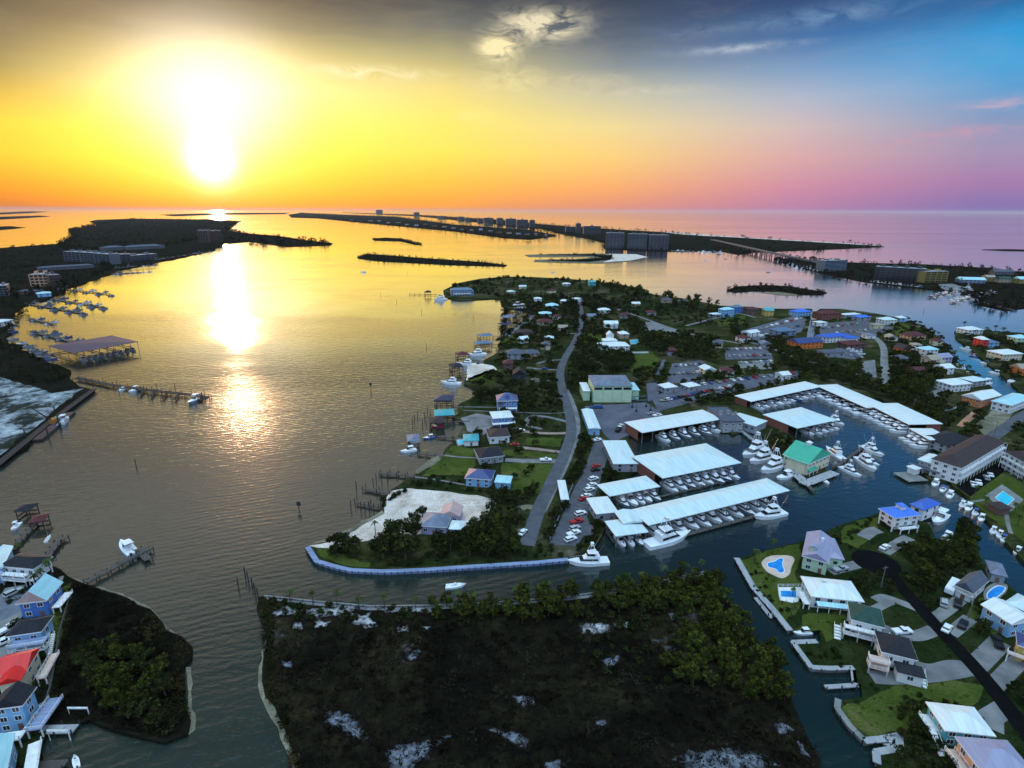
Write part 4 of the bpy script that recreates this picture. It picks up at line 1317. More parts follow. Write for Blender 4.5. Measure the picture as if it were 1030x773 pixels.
def sport_yacht(L=16.0, hull=HULLW, tower_=True, enclosed=True, body=HULLW):
    """sport fishing yacht: raked bow, long foredeck, cabin, flying bridge, open cockpit, tower and outriggers"""
    root = thing('sport_fishing_yacht', None, 'yacht')
    b = L * 0.29
    fb = L * 0.105
    rg = hull_rings(L, b, fb)
    h = MB().loft(rg, 0, True)
    h.build('hull', hull, root, False)
    d = MB()
    add_deck(d, rg, -L * 0.25, L * 0.52)
    d.build('deck', body, root)
    ck = MB().box(-L * 0.49, -L * 0.252, -b * 0.40, b * 0.40, fb * 0.45, fb * 0.52)
    ck.build('cockpit', TEAK, root)
    zc = fb * 0.9
    cb = MB()
    cabin_loft(cb, (-L * 0.25, L * 0.20), (b * 0.41, b * 0.30), zc, zc + L * 0.105, L * 0.10, 0.1)
    cab = cb.build('cabin', body, root)
    g = MB()
    cabin_loft(g, (-L * 0.22, L * 0.198), (b * 0.415, b * 0.31), zc + L * 0.045, zc + L * 0.085, L * 0.055, 0.05)
    g.build('cabin_window', TINT, cab)
    br = MB()
    zb = zc + L * 0.106
    cabin_loft(br, (-L * 0.26, L * 0.07), (b * 0.40, b * 0.28), zb, zb + L * 0.055, L * 0.04, 0.0)
    bo = br.build('flying_bridge', body, root)
    if enclosed:
        e = MB()
        cabin_loft(e, (-L * 0.14, L * 0.035), (b * 0.34, b * 0.25), zb + L * 0.056, zb + L * 0.115, L * 0.035, 0.02)
        e.build('bridge_window', TINT, bo)
    ht = MB()
    cabin_loft(ht, (-L * 0.20, L * 0.02), (b * 0.36, b * 0.27), zb + L * 0.117, zb + L * 0.127, 0.1, 0)
    for sx in (-0.19, -0.02):
        for sy in (-1, 1):
            ht.tube([(L * sx, sy * b * 0.3, zb + L * 0.05), (L * sx, sy * b * 0.3, zb + L * 0.117)], 0.05, 5)
    ht.build('hardtop', body, bo)
    if tower_:
        t = MB()
        z1 = zb + L * 0.127
        zt = z1 + L * 0.17
        for sx, sy in ((-0.17, -1), (-0.17, 1), (-0.01, -1), (-0.01, 1)):
            t.tube([(L * sx, sy * b * 0.3, z1), (-L * 0.09 + (L * sx + L * 0.09) * 0.35, sy * b * 0.13, zt)], 0.07, 5)
        t.box(-L * 0.13, -L * 0.05, -b * 0.16, b * 0.16, zt, zt + 0.12)
        t.box(-L * 0.125, -L * 0.055, -b * 0.15, b * 0.15, zt + L * 0.055, zt + L * 0.055 + 0.1)
        for sx, sy in ((-0.12, -1), (-0.12, 1), (-0.06, -1), (-0.06, 1)):
            t.tube([(L * sx, sy * b * 0.13, zt), (L * sx, sy * b * 0.13, zt + L * 0.056)], 0.05, 4)
        t.box(-L * 0.115, -L * 0.065, -b * 0.14, b * 0.14, zt + 0.12, zt + L * 0.03)
        t.build('tower', body, root)
        for sy in (-1, 1):
            MB().tube([(-L * 0.05, sy * b * 0.42, zc + 0.3), (-L * 0.34, sy * b * 0.62, zc + L * 0.55)], [0.06, 0.02], 5).build('outrigger', ALU, root)
    rl = MB()
    pts = [(q[0][0], q[0][1] * 0.93, q[0][2]) for q in rg if q[0][0] > L * 0.08 and q[0][0] < L * 0.49]
    for sy in (1, -1):
        rl.tube([(x, y * sy, z_ + 0.75) for x, y, z_ in pts], 0.035, 4)
        for x, y, z_ in pts:
            rl.tube([(x, y * sy, z_), (x, y * sy, z_ + 0.75)], 0.03, 4)
    rl.build('bow_rail', ALU, root)
    return remember(root)


def cruiser(L=10.0, hull=HULLW, top=HULLW, body=HULLW):
    """express cruiser with a hardtop over its cockpit"""
    root = thing('cabin_cruiser', None, 'motor boat')
    b, fb = L * 0.32, L * 0.12
    rg = hull_rings(L, b, fb, bowrise=0.4)
    MB().loft(rg).build('hull', hull, root)
    d = MB()
    add_deck(d, rg, -L * 0.02, L * 0.52)
    d.build('deck', body, root)
    MB().box(-L * 0.48, -L * 0.03, -b * 0.40, b * 0.40, fb * 0.4, fb * 0.5).build('cockpit', DECKM, root)
    cb = MB()
    cabin_loft(cb, (-L * 0.05, L * 0.26), (b * 0.34, b * 0.2), fb * 0.92, fb * 0.92 + L * 0.06, L * 0.1, 0)
    cab = cb.build('cabin', body, root)
    g = MB()
    cabin_loft(g, (-L * 0.06, L * 0.08), (b * 0.36, b * 0.28), fb * 0.92 + L * 0.06, fb * 0.92 + L * 0.12, L * 0.07, 0)
    g.build('windshield', TINT, cab)
    ht = MB()
    zt = fb + L * 0.2
    cabin_loft(ht, (-L * 0.30, L * 0.0), (b * 0.38, b * 0.30), zt, zt + 0.15, 0.1, 0)
    for sx in (-0.28, -0.03):
        for sy in (-1, 1):
            ht.tube([(L * sx, sy * b * 0.34, fb * 0.8), (L * sx, sy * b * 0.33, zt)], 0.05, 5)
    ht.build('hardtop', top, root)
    e = MB()
    for sy in (-0.22, 0.22):
        e.box(-L * 0.54, -L * 0.485, sy * b - 0.28, sy * b + 0.28, fb * 0.4, fb * 0.4 + 1.0)
        e.box(-L * 0.52, -L * 0.50, sy * b - 0.1, sy * b + 0.1, -0.5, fb * 0.4)
    e.build('outboard_motor', ENGINE, root)
    return remember(root)


def skiff(L=7.0, hull=HULLW, top=HULLW, has_top=True, body=HULLW):
    """open centre console boat with T-shaped top"""
    root = thing('centre_console_boat', None, 'motor boat')
    b, fb = L * 0.33, L * 0.125
    rg = hull_rings(L, b, fb, bowrise=0.45)
    MB().loft(rg).build('hull', hull, root)
    s = MB()
    add_deck(s, rg, L * 0.2, L * 0.52)
    s.box(-L * 0.47, L * 0.2, -b * 0.38, b * 0.38, fb * 0.5, fb * 0.6)
    s.build('deck', DECKM, root)
    c = MB()
    cabin_loft(c, (-L * 0.08, L * 0.06), (b * 0.16, b * 0.14), fb * 0.6, fb * 0.6 + 1.1, 0.15, 0)
    c.box(-L * 0.2, -L * 0.13, -b * 0.17, b * 0.17, fb * 0.6, fb * 0.6 + 0.8)
    co = c.build('console', body, root)
    MB().box(L * 0.02, L * 0.035, -b * 0.14, b * 0.14, fb * 0.6 + 1.1, fb * 0.6 + 1.55).build('windscreen', TINT, co)
    if has_top:
        t = MB()
        zt = fb * 0.6 + 2.1
        t.box(-L * 0.16, L * 0.09, -b * 0.3, b * 0.3, zt, zt + 0.1)
        for sx in (-0.12, 0.05):
            for sy in (-1, 1):
                t.tube([(L * sx, sy * b * 0.18, fb * 0.6), (L * sx, sy * b * 0.22, zt)], 0.04, 4)
        t.build('top', top, root)
    MB().box(-L * 0.55, -L * 0.475, -0.25, 0.25, fb * 0.5, fb * 0.5 + 0.9).box(-L * 0.53, -L * 0.50, -0.09, 0.09, -0.4, fb * 0.5).build('outboard_motor', ENGINE, root)
    return remember(root)


def small_sail(L=8):
    root = thing('sailing_boat', None, 'sailing boat')
    b, fb = L * 0.28, L * 0.11
    rg = hull_rings(L, b, fb, bowrise=0.2)
    h = MB().loft(rg)
    h.build('hull', HULLW, root)
    d = MB()
    add_deck(d, rg, -L * 0.5, L * 0.52)
    d.build('deck', DECKM, root)
    c = MB()
    cabin_loft(c, (-L * 0.12, L * 0.2), (b * 0.28, b * 0.2), fb, fb + 0.5, 0.4, 0)
    c.build('cabin', HULLW, root)
    MB().tube([(L * 0.08, 0, fb), (L * 0.08, 0, L * 1.2)], [0.09, 0.05], 6).tube([(L * 0.08, 0, fb + 1.2), (-L * 0.36, 0, fb + 1.1)], 0.07, 5).build('mast', ALU, root)
    return remember(root)


PROTO = {}


def proto(kind, **kw):
    k = (kind, tuple(sorted((a, getattr(v, 'name', v)) for a, v in kw.items())))
    if k not in PROTO:
        o = {'sport': sport_yacht, 'cruiser': cruiser, 'skiff': skiff, 'sail': small_sail}[kind](**kw)
        PROTO[k] = [o, False]
    rec = PROTO[k]
    if not rec[1]:
        rec[1] = True
        return rec[0]
    return dup(rec[0])


def boat(kind, loc, head, scale=1.0, **kw):
    o = proto(kind, **kw)
    o.location = loc
    o.rotation_euler = (0, 0, head)
    o.scale = (scale,) * 3
    return o


def boat_px(label, kind, bow, stern, group=None, z=0.0, L=None, **kw):
    """a boat lying between the places where its bow and stern meet the water"""
    A, B = P(*stern, z), P(*bow, z)
    d = B - A
    base = {'sport': 16.0, 'cruiser': 10.0, 'skiff': 7.0, 'sail': 8.0}[kind]
    s = (L or d.length) / base
    o = boat(kind, (A + B) / 2, math.atan2(d.y, d.x), s, **kw)
    if label:
        tag(o, label, o['category'], group)
    return o


# ------------------------------------------------------------------ docks, piles, boathouses
def dock(label, pts, width=1.8, z=1.3, m=DECKW, pilegap=5.0, pileh=0.5, group='docks and piers along the shores', cat='dock', name='dock', rails=False, pm=PILEM):
    q = [P(x, y, z) if len(p) == 2 else Vector(p) for p in pts for (x, y) in [p[:2]]]
    c = q[0]
    root = thing(name, label, cat, (c.x, c.y, 0), 0, group)
    seg = MB()
    rb = MB()
    for i in range(len(q) - 1):
        a, b = q[i] - c, q[i + 1] - c
        d = b - a
        L = d.length
        u = d / L
        nr = Vector((-u.y, u.x, 0)) * width / 2
        dz = 0.004 * i
        o = [a - u * (width / 2 if i else 0) + nr, a - u * (width / 2 if i else 0) - nr, b - nr, b + nr]
        seg.add([(p.x, p.y, z - 0.3 + dz) for p in o] + [(p.x, p.y, z + dz) for p in o], [(3, 2, 1, 0), (4, 5, 6, 7), (0, 1, 5, 4), (1, 2, 6, 5), (2, 3, 7, 6), (3, 0, 4, 7)])
        n = max(1, int(L / pilegap))
        for k in range(n + 1):
            for sg in (-1, 1):
                p = a + d * (k / n) + nr * sg * 1.12
                pl = MB().tube([(0, 0, -1.5), (0, 0, z + pileh)], 0.17, 6)
                if (name, 'pile', z, pileh) not in WIN:
                    WIN[(name, 'pile', z, pileh)] = pl.mesh('pile', pm)
                po = link('pile', WIN[(name, 'pile', z, pileh)], root)
                po.location = (p.x, p.y, 0)
        if rails:
            for sg in (-1, 1):
                e0, e1 = a + nr * sg * 0.95, b + nr * sg * 0.95
                rail(rb, e0.x, e0.y, e1.x, e1.y, z, 1.0)
    sg_ = [p for p in seg.f]
    seg.build('deck', m, root)
    if rails:
        rb.build('railing', GREYPILE, root)
    return root


PILE_ME = {}


def piling(p, h=4.0, r=0.2, top=False):
    k = (round(h, 1), r, top)
    if k not in PILE_ME:
        mb = MB().tube([(0, 0, -2), (0, 0, h)], [r, r * 0.85], 7)
        if top:
            mb.add([(-0.9, 0.12, h - 2.2), (0.9, 0.12, h - 2.2), (0.9, 0.12, h - 0.3), (-0.9, 0.12, h - 0.3), (-0.9, 0.3, h - 2.2), (0.9, 0.3, h - 2.2), (0.9, 0.3, h - 0.3), (-0.9, 0.3, h - 0.3)], [(0, 1, 2, 3), (7, 6, 5, 4), (0, 4, 5, 1), (1, 5, 6, 2), (2, 6, 7, 3), (3, 7, 4, 0)])
        PILE_ME[k] = mb.mesh('mooring_pile', PILEM)
    o = link('channel_marker' if top else 'mooring_pile', PILE_ME[k])
    c = P(p[0], p[1], 0)
    o.location = c
    o.rotation_euler = (R_(random.uniform(-2, 2)), R_(random.uniform(-2, 2)), 0 if top else random.uniform(0, 6))
    return o


def boathouse(label, p0, p1, depth, h=4.2, rc='violet', style='hip', pitch=0.35, deck=DECKW, group='boathouses along the west shore', upper=False):
    c, wd, rz = frame(p0, p1, depth, 0)
    root = thing('boathouse', label, 'boathouse', c, rz, group)
    r, _ = roof_mb(style, wd, depth, pitch, 0.5, 0.2, 'x' if wd >= depth else 'y')
    ro = r.build('roof', RM[rc], root)
    ro.location.z = h
    nx = max(2, int(wd / 3.5) + 1)
    for i in range(nx):
        for y in (-depth / 2 + 0.2, depth / 2 - 0.2):
            x = -wd / 2 + 0.2 + (wd - 0.4) * i / (nx - 1)
            MB().box(x - 0.15, x + 0.15, y - 0.15, y + 0.15, -1.5, h - 0.01).build('post', PILEM, root)
    MB().box(-wd / 2, wd / 2, depth / 2 - 1.6, depth / 2 - 0.4, 0.9, 1.15).build('deck', deck, root)
    MB().box(-wd / 2, -wd / 2 + 1.2, -depth / 2, depth / 2 - 1.61, 0.92, 1.14).build('finger_pier', deck, root)
    if upper:
        MB().box(-wd / 2 + 0.4, wd / 2 - 0.4, -depth / 2 + 0.4, depth / 2 - 0.4, h - 1.2, h - 0.02).build('loft', WM['dark'], root)
    return root


# ------------------------------------------------------------------ cars
TYRE = mat('tyre_rubber', (0.012, 0.012, 0.012), 0.9, None, 1.0)
CARP = {k: mat(k + '_car_paint', c, 0.3, tuple(x * 0.9 for x in c), 0.5, spec=0.5) for k, c in dict(white=(0.70, 0.70, 0.70), silver=(0.34, 0.35, 0.37), black=(0.012, 0.012, 0.014), red=(0.35, 0.03, 0.03), blue=(0.03, 0.07, 0.22), tan=(0.3, 0.26, 0.2)).items()}
CARS = {}


def car(kind, colour):
    k = (kind, colour)
    if k in CARS:
        return dup(CARS[k])
    root = thing({'saloon': 'car', 'pickup': 'pickup_truck', 'van': 'van', 'suv': 'car'}[kind], None, {'pickup': 'pickup truck', 'van': 'van'}.get(kind, 'car'))
    L, wd = {'saloon': (4.7, 1.85), 'pickup': (5.7, 2.0), 'van': (5.6, 2.05), 'suv': (4.9, 1.95)}[kind]
    prof = {'saloon': [(-1, .45), (-1, .9), (-.55, 1.0), (.35, .98), (.95, .78), (1, .45)], 'pickup': [(-1, .5), (-1, 1.15), (.35, 1.15), (.95, 1.05), (1, .5)], 'van': [(-1, .4), (-1, 1.9), (-.9, 2.1), (.55, 2.1), (.75, 1.25), (1, 1.0), (1, .4)], 'suv': [(-1, .45), (-1, 1.1), (.4, 1.1), (.95, .95), (1, .45)]}[kind]
    b = MB()
    ring = lambda y, s: [(x * L / 2 * (0.985 if s else 1), y, z) for x, z in prof]
    b.loft([ring(-wd / 2, 0), ring(wd / 2, 0)])
    if kind == 'pickup':
        b.box(-L / 2 + 0.1, -0.35, -wd / 2 + 0.12, wd / 2 - 0.12, 1.152, 1.17)
    body = b.build('body', CARP[colour], root)
    if kind != 'van':
        gx = {'saloon': (-1.55, 1.0, .95, 1.42, .55, .45), 'pickup': (-0.5, 1.1, 1.1, 1.75, .45, .1), 'suv': (-2.3, 1.05, 1.05, 1.68, .55, .3)}[kind]
        g = MB()
        x0, x1, z0, z1, rf, rb_ = gx
        cabin_loft(g, (x0, x1), (wd * 0.46, wd * 0.46), z0, z1 - 0.06, rf, rb_)
        g.build('window', TINT, root)
        MB().box(x0 + rb_, x1 - rf, -wd * 0.4, wd * 0.4, z1 - 0.058, z1).build('roof', CARP[colour], root)
    else:
        MB().box(1.55, 1.9, -wd * 0.44, wd * 0.44, 1.3, 1.9).build('window', TINT, root)
    for sx in (-0.31, 0.31):
        for sy in (-1, 1):
            MB().tube([(sx * L, sy * wd / 2 - 0.12, 0.34), (sx * L, sy * wd / 2 + 0.12 - 0.1, 0.34)], 0.34, 10).build('wheel', TYRE, root)
    CARS[k] = remember(root)
    return root


# ------------------------------------------------------------------ trees
def leaf_mat(name, a, b, c, scale=0.5):
    m = bpy.data.materials.new(name)
    m.use_nodes = True
    n = NT(m.node_tree)
    bs = m.node_tree.nodes['Principled BSDF']
    t = n.n('ShaderNodeTexCoord')
    f = n.noise(t.outputs['Object'], scale, 4.0, 0.6)
    cc = n.ramp(n.rng(f, 0.3, 0.7), [(0.0, a), (0.5, b), (1.0, c)])
    oi = n.n('ShaderNodeObjectInfo')
    hs = n.n('ShaderNodeHueSaturation')
    n.put(hs.inputs['Value'], n.rng(oi.outputs['Random'], 0.0, 1.0, 0.70, 1.32))
    n.put(hs.inputs['Hue'], n.rng(oi.outputs['Random'], 0.0, 1.0, 0.485, 0.515))
    n.put(hs.inputs['Color'], cc)
    n.put(bs.inputs['Base Color'], hs.outputs[0])
    bs.inputs['Roughness'].default_value = 0.9
    bs.inputs['Specular IOR Level'].default_value = 0.0
    MATS[name] = m
    return m


PINEL = leaf_mat('pine_needles', (0.010, 0.015, 0.004), (0.028, 0.036, 0.008), (0.105, 0.105, 0.018), 0.45)
OAKL = leaf_mat('oak_leaves', (0.007, 0.010, 0.004), (0.017, 0.021, 0.007), (0.066, 0.063, 0.015), 0.4)
SHRUBL = leaf_mat('shrub_leaves', (0.009, 0.013, 0.005), (0.020, 0.025, 0.008), (0.050, 0.048, 0.015), 0.6)
PALML = leaf_mat('palm_fronds', (0.022, 0.034, 0.012), (0.045, 0.060, 0.020), (0.085, 0.095, 0.035), 0.6)
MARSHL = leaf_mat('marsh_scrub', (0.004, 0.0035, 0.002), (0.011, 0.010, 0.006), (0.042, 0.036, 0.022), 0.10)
EDGEL = leaf_mat('edge_scrub', (0.008, 0.009, 0.004), (0.020, 0.020, 0.007), (0.052, 0.036, 0.014), 0.08)
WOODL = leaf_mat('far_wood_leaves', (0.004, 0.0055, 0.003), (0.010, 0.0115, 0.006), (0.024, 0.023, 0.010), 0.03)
BARK = mat('bark', (0.075, 0.055, 0.04), 0.95, (0.04, 0.03, 0.024), 1.5)


def leaves(mb, c, rx, ry, rz, n, s, rr, mi=0, shell=0.35):
    for _ in range(n):
        while True:
            v = Vector((rr.uniform(-1, 1), rr.uniform(-1, 1), rr.uniform(-1, 1)))
            if shell < v.length < 1:
                break
        p = Vector((c[0] + v.x * rx, c[1] + v.y * ry, c[2] + v.z * rz))
        a = Vector((rr.gauss(0, 1), rr.gauss(0, 1), rr.gauss(0, 1))).normalized()
        nn = (v + a * 0.8).normalized()
        u = nn.cross(Vector((rr.gauss(0, 1), rr.gauss(0, 1), rr.gauss(0, 1)))).normalized()
        q = nn.cross(u)
        k = s * rr.uniform(0.6, 1.3)
        mb.add([p - u * k, p + q * k * 0.55, p + u * k, p - q * k * 0.55], [(0, 1, 2, 3)], mi)


def tree_meshes(kind, i):
    rr = random.Random(hash((kind, i)) % 1000 if False else {'pine': 100, 'oak': 200, 'palm': 300, 'shrub': 400, 'bigpine': 500}[kind] + i)
    cr, tr = MB(), MB()
    if kind == 'pine':
        tr.tube([(0, 0, 0), (0.15 * rr.uniform(-1, 1), 0.1, 3.6), (0.3 * rr.uniform(-1, 1), 0.2, 7.4)], [0.24, 0.17, 0.06], 6)
        for k in range(rr.randint(12, 16)):
            a = rr.uniform(0, 6.28)
            zz = rr.uniform(2.4, 7.2)
            ro = 2.9 * math.sqrt(max(0.05, 1 - ((zz - 4.2) / 3.6) ** 2)) * rr.uniform(0.35, 1.0)
            c = (math.cos(a) * ro, math.sin(a) * ro, zz)
            tr.tube([(0, 0, zz - 0.7), c], [0.08, 0.03], 4)
            leaves(cr, c, rr.uniform(1.0, 1.6), rr.uniform(1.0, 1.6), rr.uniform(0.7, 1.1), 44, 0.45, rr)
        leaves(cr, (0, 0, 7.4), 1.1, 1.1, 0.8, 40, 0.4, rr)
    elif kind == 'oak':
        tr.tube([(0, 0, 0), (0.1, 0.2, 1.6), (0.2, 0.1, 3.2)], [0.36, 0.3, 0.22], 7)
        for k in range(rr.randint(13, 17)):
            a = rr.uniform(0, 6.28)
            ro = 3.6 * math.sqrt(rr.uniform(0.02, 1.0))
            zz = 3.0 + 3.6 * (1 - (ro / 4.3) ** 2) * rr.uniform(0.35, 1.0)
            c = (math.cos(a) * ro, math.sin(a) * ro * 0.95, zz)
            if k < 7:
                tr.tube([(0.2, 0.1, 2.8), (c[0] * 0.6, c[1] * 0.6, zz * 0.8), c], [0.14, 0.08, 0.03], 4)
            leaves(cr, c, rr.uniform(1.1, 1.8), rr.uniform(1.1, 1.8), rr.uniform(0.8, 1.25), 46, 0.5, rr)
    elif kind == 'shrub':
        tr.tube([(0, 0, 0), (0.1, 0.05, 0.8)], [0.1, 0.05], 5)
        for k in range(rr.randint(4, 6)):
            a = rr.uniform(0, 6.28)
            ro = rr.uniform(0.1, 0.9)
            leaves(cr, (math.cos(a) * ro, math.sin(a) * ro, rr.uniform(0.5, 1.3)), 0.75, 0.75, 0.6, 30, 0.3, rr)
    elif kind == 'palm':
        hh = 6.5 + i * 0.7
        b = rr.uniform(-0.5, 0.5)
        tr.tube([(0, 0, 0), (b * 0.3, 0.1, hh * 0.5), (b, 0.2, hh)], [0.24, 0.17, 0.16], 7)
        for k in range(20):
            a = k / 20 * 6.28 * 2.0 + rr.uniform(-0.2, 0.2)
            up = rr.uniform(-0.5, 0.95)
            ln = rr.uniform(1.7, 2.3)
            pr = None
            for j in range(5):
                t = j / 4
                x = ln * t * math.cos(up * 0.9)
                zz = hh + ln * t * math.sin(up * 0.9) - 0.75 * t * t * ln * 0.7
                wdt = 0.34 * math.sin(math.pi * (0.12 + 0.85 * t)) + 0.03
                ca, sa = math.cos(a), math.sin(a)
                L_ = [(b + x * ca - wdt * sa, 0.2 + x * sa + wdt * ca, zz - 0.12), (b + x * ca, 0.2 + x * sa, zz), (b + x * ca + wdt * sa, 0.2 + x * sa - wdt * ca, zz - 0.12)]
                if pr:
                    cr.add(pr + L_, [(0, 1, 4, 3), (1, 2, 5, 4)])
                pr = L_
    return cr, tr


TREE = {}
LEAFM = {'pine': PINEL, 'oak': OAKL, 'shrub': SHRUBL, 'palm': PALML}
NVAR = {'pine': 6, 'oak': 6, 'shrub': 5, 'palm': 3}


def tree(kind, x, y, z, s, parts, name=None):
    i = random.randrange(NVAR[kind])
    if (kind, i) not in TREE:
        cr, tr = tree_meshes(kind, i)
        one = MB()
        one.v, one.f, one.m = list(cr.v), list(cr.f), [0] * len(cr.f)
        one.add(tr.v, tr.f, 1)
        TREE[(kind, i)] = (cr.mesh('crown', LEAFM[kind]), tr.mesh('trunk', BARK), one.mesh(kind, [LEAFM[kind], BARK]))
    a, b, c = TREE[(kind, i)]
    nm = name or {'pine': 'pine_tree', 'oak': 'oak_tree', 'shrub': 'shrub', 'palm': 'palm_tree'}[kind]
    if parts:
        o = bpy.data.objects.new(nm, None)
        COL.objects.link(o)
        link('crown', a, o)
        link('trunk', b, o)
    else:
        o = link(nm, c)
    o.location = (x, y, z)
    o.rotation_euler = (0, 0, random.uniform(0, 6.28))
    o.scale = (s * random.uniform(0.9, 1.1), s * random.uniform(0.9, 1.1), s * random.uniform(0.88, 1.15))
    return o


def seg_dist(p, a, b):
    ax, ay, bx, by = a[0], a[1], b[0], b[1]
    dx, dy = bx - ax, by - ay
    L = dx * dx + dy * dy
    t = 0 if L == 0 else max(0, min(1, ((p[0] - ax) * dx + (p[1] - ay) * dy) / L))
    return math.hypot(p[0] - ax - t * dx, p[1] - ay - t * dy)


CLEAR = []     # outlines (world) no tree grows on


def free(p, r):
    for (x, y, q) in BLOCK:
        if (p[0] - x) ** 2 + (p[1] - y) ** 2 < (q + r) ** 2:
            return False
    for line, wd in ROADS:
        for i in range(0, len(line) - 1):
            a = line[i]
            if abs(a[0] - p[0]) < 40 and abs(a[1] - p[1]) < 40 and seg_dist(p, a, line[i + 1]) < wd / 2 + r:
                return False
    for poly in CLEAR:
        if inside(p, poly):
            return False
    return True


PLANTED = []
GROVES = []


def sample(poly, n, gap, r, tries=60, use_free=True, lands=None):
    xs, ys = [p[0] for p in poly], [p[1] for p in poly]
    out = []
    for _ in range(n * tries):
        p = (random.uniform(min(xs), max(xs)), random.uniform(min(ys), max(ys)))
        if not inside(p, poly):
            continue
        if lands and not any(inside(p, l) for l in lands):
            continue
        if any((p[0] - q[0]) ** 2 + (p[1] - q[1]) ** 2 < (gap * 0.5 * (1 + q[2])) ** 2 for q in out):
            continue
        if any((p[0] - q[0]) ** 2 + (p[1] - q[1]) ** 2 < q[2] ** 2 for q in PLANTED):
            continue
        if use_free and not free(p, r):
            continue
        out.append((p[0], p[1], 1.0))
        if len(out) >= n:
            break
    return out


CATN = {'pine': ('pine', 'pine'), 'oak': ('broadleaf tree', 'tree'), 'shrub': ('shrub', 'shrub'), 'palm': ('palm tree', 'palm')}
COUNT = {'pine': 0, 'oak': 0, 'shrub': 0, 'palm': 0}


PLAN = []


def grove(kind, pxpoly, n, place, size=(0.8, 1.2), parts=False, z=GZ, gap=None, noun=None, r=None, lands=None):
    poly = [(q.x, q.y) for q in px(pxpoly, z)]
    base = {'pine': 4.2, 'oak': 6.5, 'shrub': 2.0, 'palm': 4.0}[kind]
    avg = (size[0] + size[1]) / 2
    pts = sample(poly, n, gap or base * avg * 0.8, r if r is not None else base * avg * 0.3, lands=lands or LANDS['peninsula_ground'] + LANDS['canal_side_ground'] + LANDS['near_shore_ground'] + LANDS['marsh_island_ground'] + LANDS['east_bank_ground'])
    for p in pts:
        s = random.uniform(*size)
        PLAN.append((kind, p[0], p[1], z - 0.05, s, parts, place, noun, s * base / math.hypot(p[0], p[1])))
        PLANTED.append((p[0], p[1], base * s * 0.33))


def plant_all(limit=285):
    """the trees that show largest stand by themselves, the far rest of a kind is one wood"""
    groups = {}
    for kind in ('pine', 'oak', 'shrub', 'palm'):
        every = sorted([p for p in PLAN if p[0] == kind], key=lambda p: -p[8])
        lim = limit - (20 if kind == 'palm' else 0)
        for p in every[:lim]:
            o = tree(kind, p[1], p[2], p[3], p[4], p[5])
            COUNT[kind] += 1
            groups.setdefault((p[6], kind, p[7]), []).append(o)
        rest = every[lim:]
        if rest:
            rr = random.Random(9)
            mb = MB()
            src = []
            for i in range(3):
                cr, tr = tree_meshes(kind, i)
                src.append([[cr.v[k] for k in f] for f in cr.f[::3]])
            for p in rest:
                q = rr.choice(src)
                a = rr.uniform(0, 6.28)
                ca, sa = math.cos(a) * p[4], math.sin(a) * p[4]
                for f in q:
                    cx = [sum(v[k] for v in f) / len(f) for k in range(3)]
                    vs = [[cx[k] + (v[k] - cx[k]) * 1.6 for k in range(3)] for v in f]
                    mb.add([(p[1] + v[0] * ca - v[1] * sa, p[2] + v[0] * sa + v[1] * ca, p[3] + v[2] * p[4]) for v in vs], [tuple(range(len(f)))])
            o = mb.build({'pine': 'far_pine_wood', 'oak': 'far_broadleaf_wood', 'shrub': 'far_undergrowth', 'palm': 'far_palms'}[kind], LEAFM[kind])
            stuff(o, f'farther {CATN[kind][0]}s of the peninsula and canal banks merging into woodland', 'wood')
            print('REST', kind, len(rest))
    for (place, kind, noun), objs in groups.items():
        name_grove(objs, kind, place, noun)


def name_grove(objs, kind, place, noun=None):
    """each tree is told apart by its row (how near) and its order from the left"""
    if not objs:
        return
    noun = noun or CATN[kind][0]
    grp = f'{noun}s {place}'
    k = max(1, min(9, round(len(objs) / 7)))
    ys = sorted(objs, key=lambda o: -to_px(o.location)[1])
    rows = [ys[i * len(ys) // k:(i + 1) * len(ys) // k] for i in range(k)]
    for i, row in enumerate(rows):
        nm = '' if k == 1 else ('nearest row' if i == 0 else 'farthest row' if i == k - 1 else f'{ordw(i)} row')
        row.sort(key=lambda o: to_px(o.location)[0])
        for j, o in enumerate(row):
            a = 'only' if len(row) == 1 else ordw(j)
            if k == 1:
                lab = f'{noun} {place}' if len(row) == 1 else f'{a} {noun} from the left {place}'
            else:
                lab = f'{a} {noun} from the left, {nm}, {place}'
            if len(lab.split()) > 16:
                lab = f'{a} {noun} from left, {nm}, {place}'
            tag(o, lab, CATN[kind][1], grp)


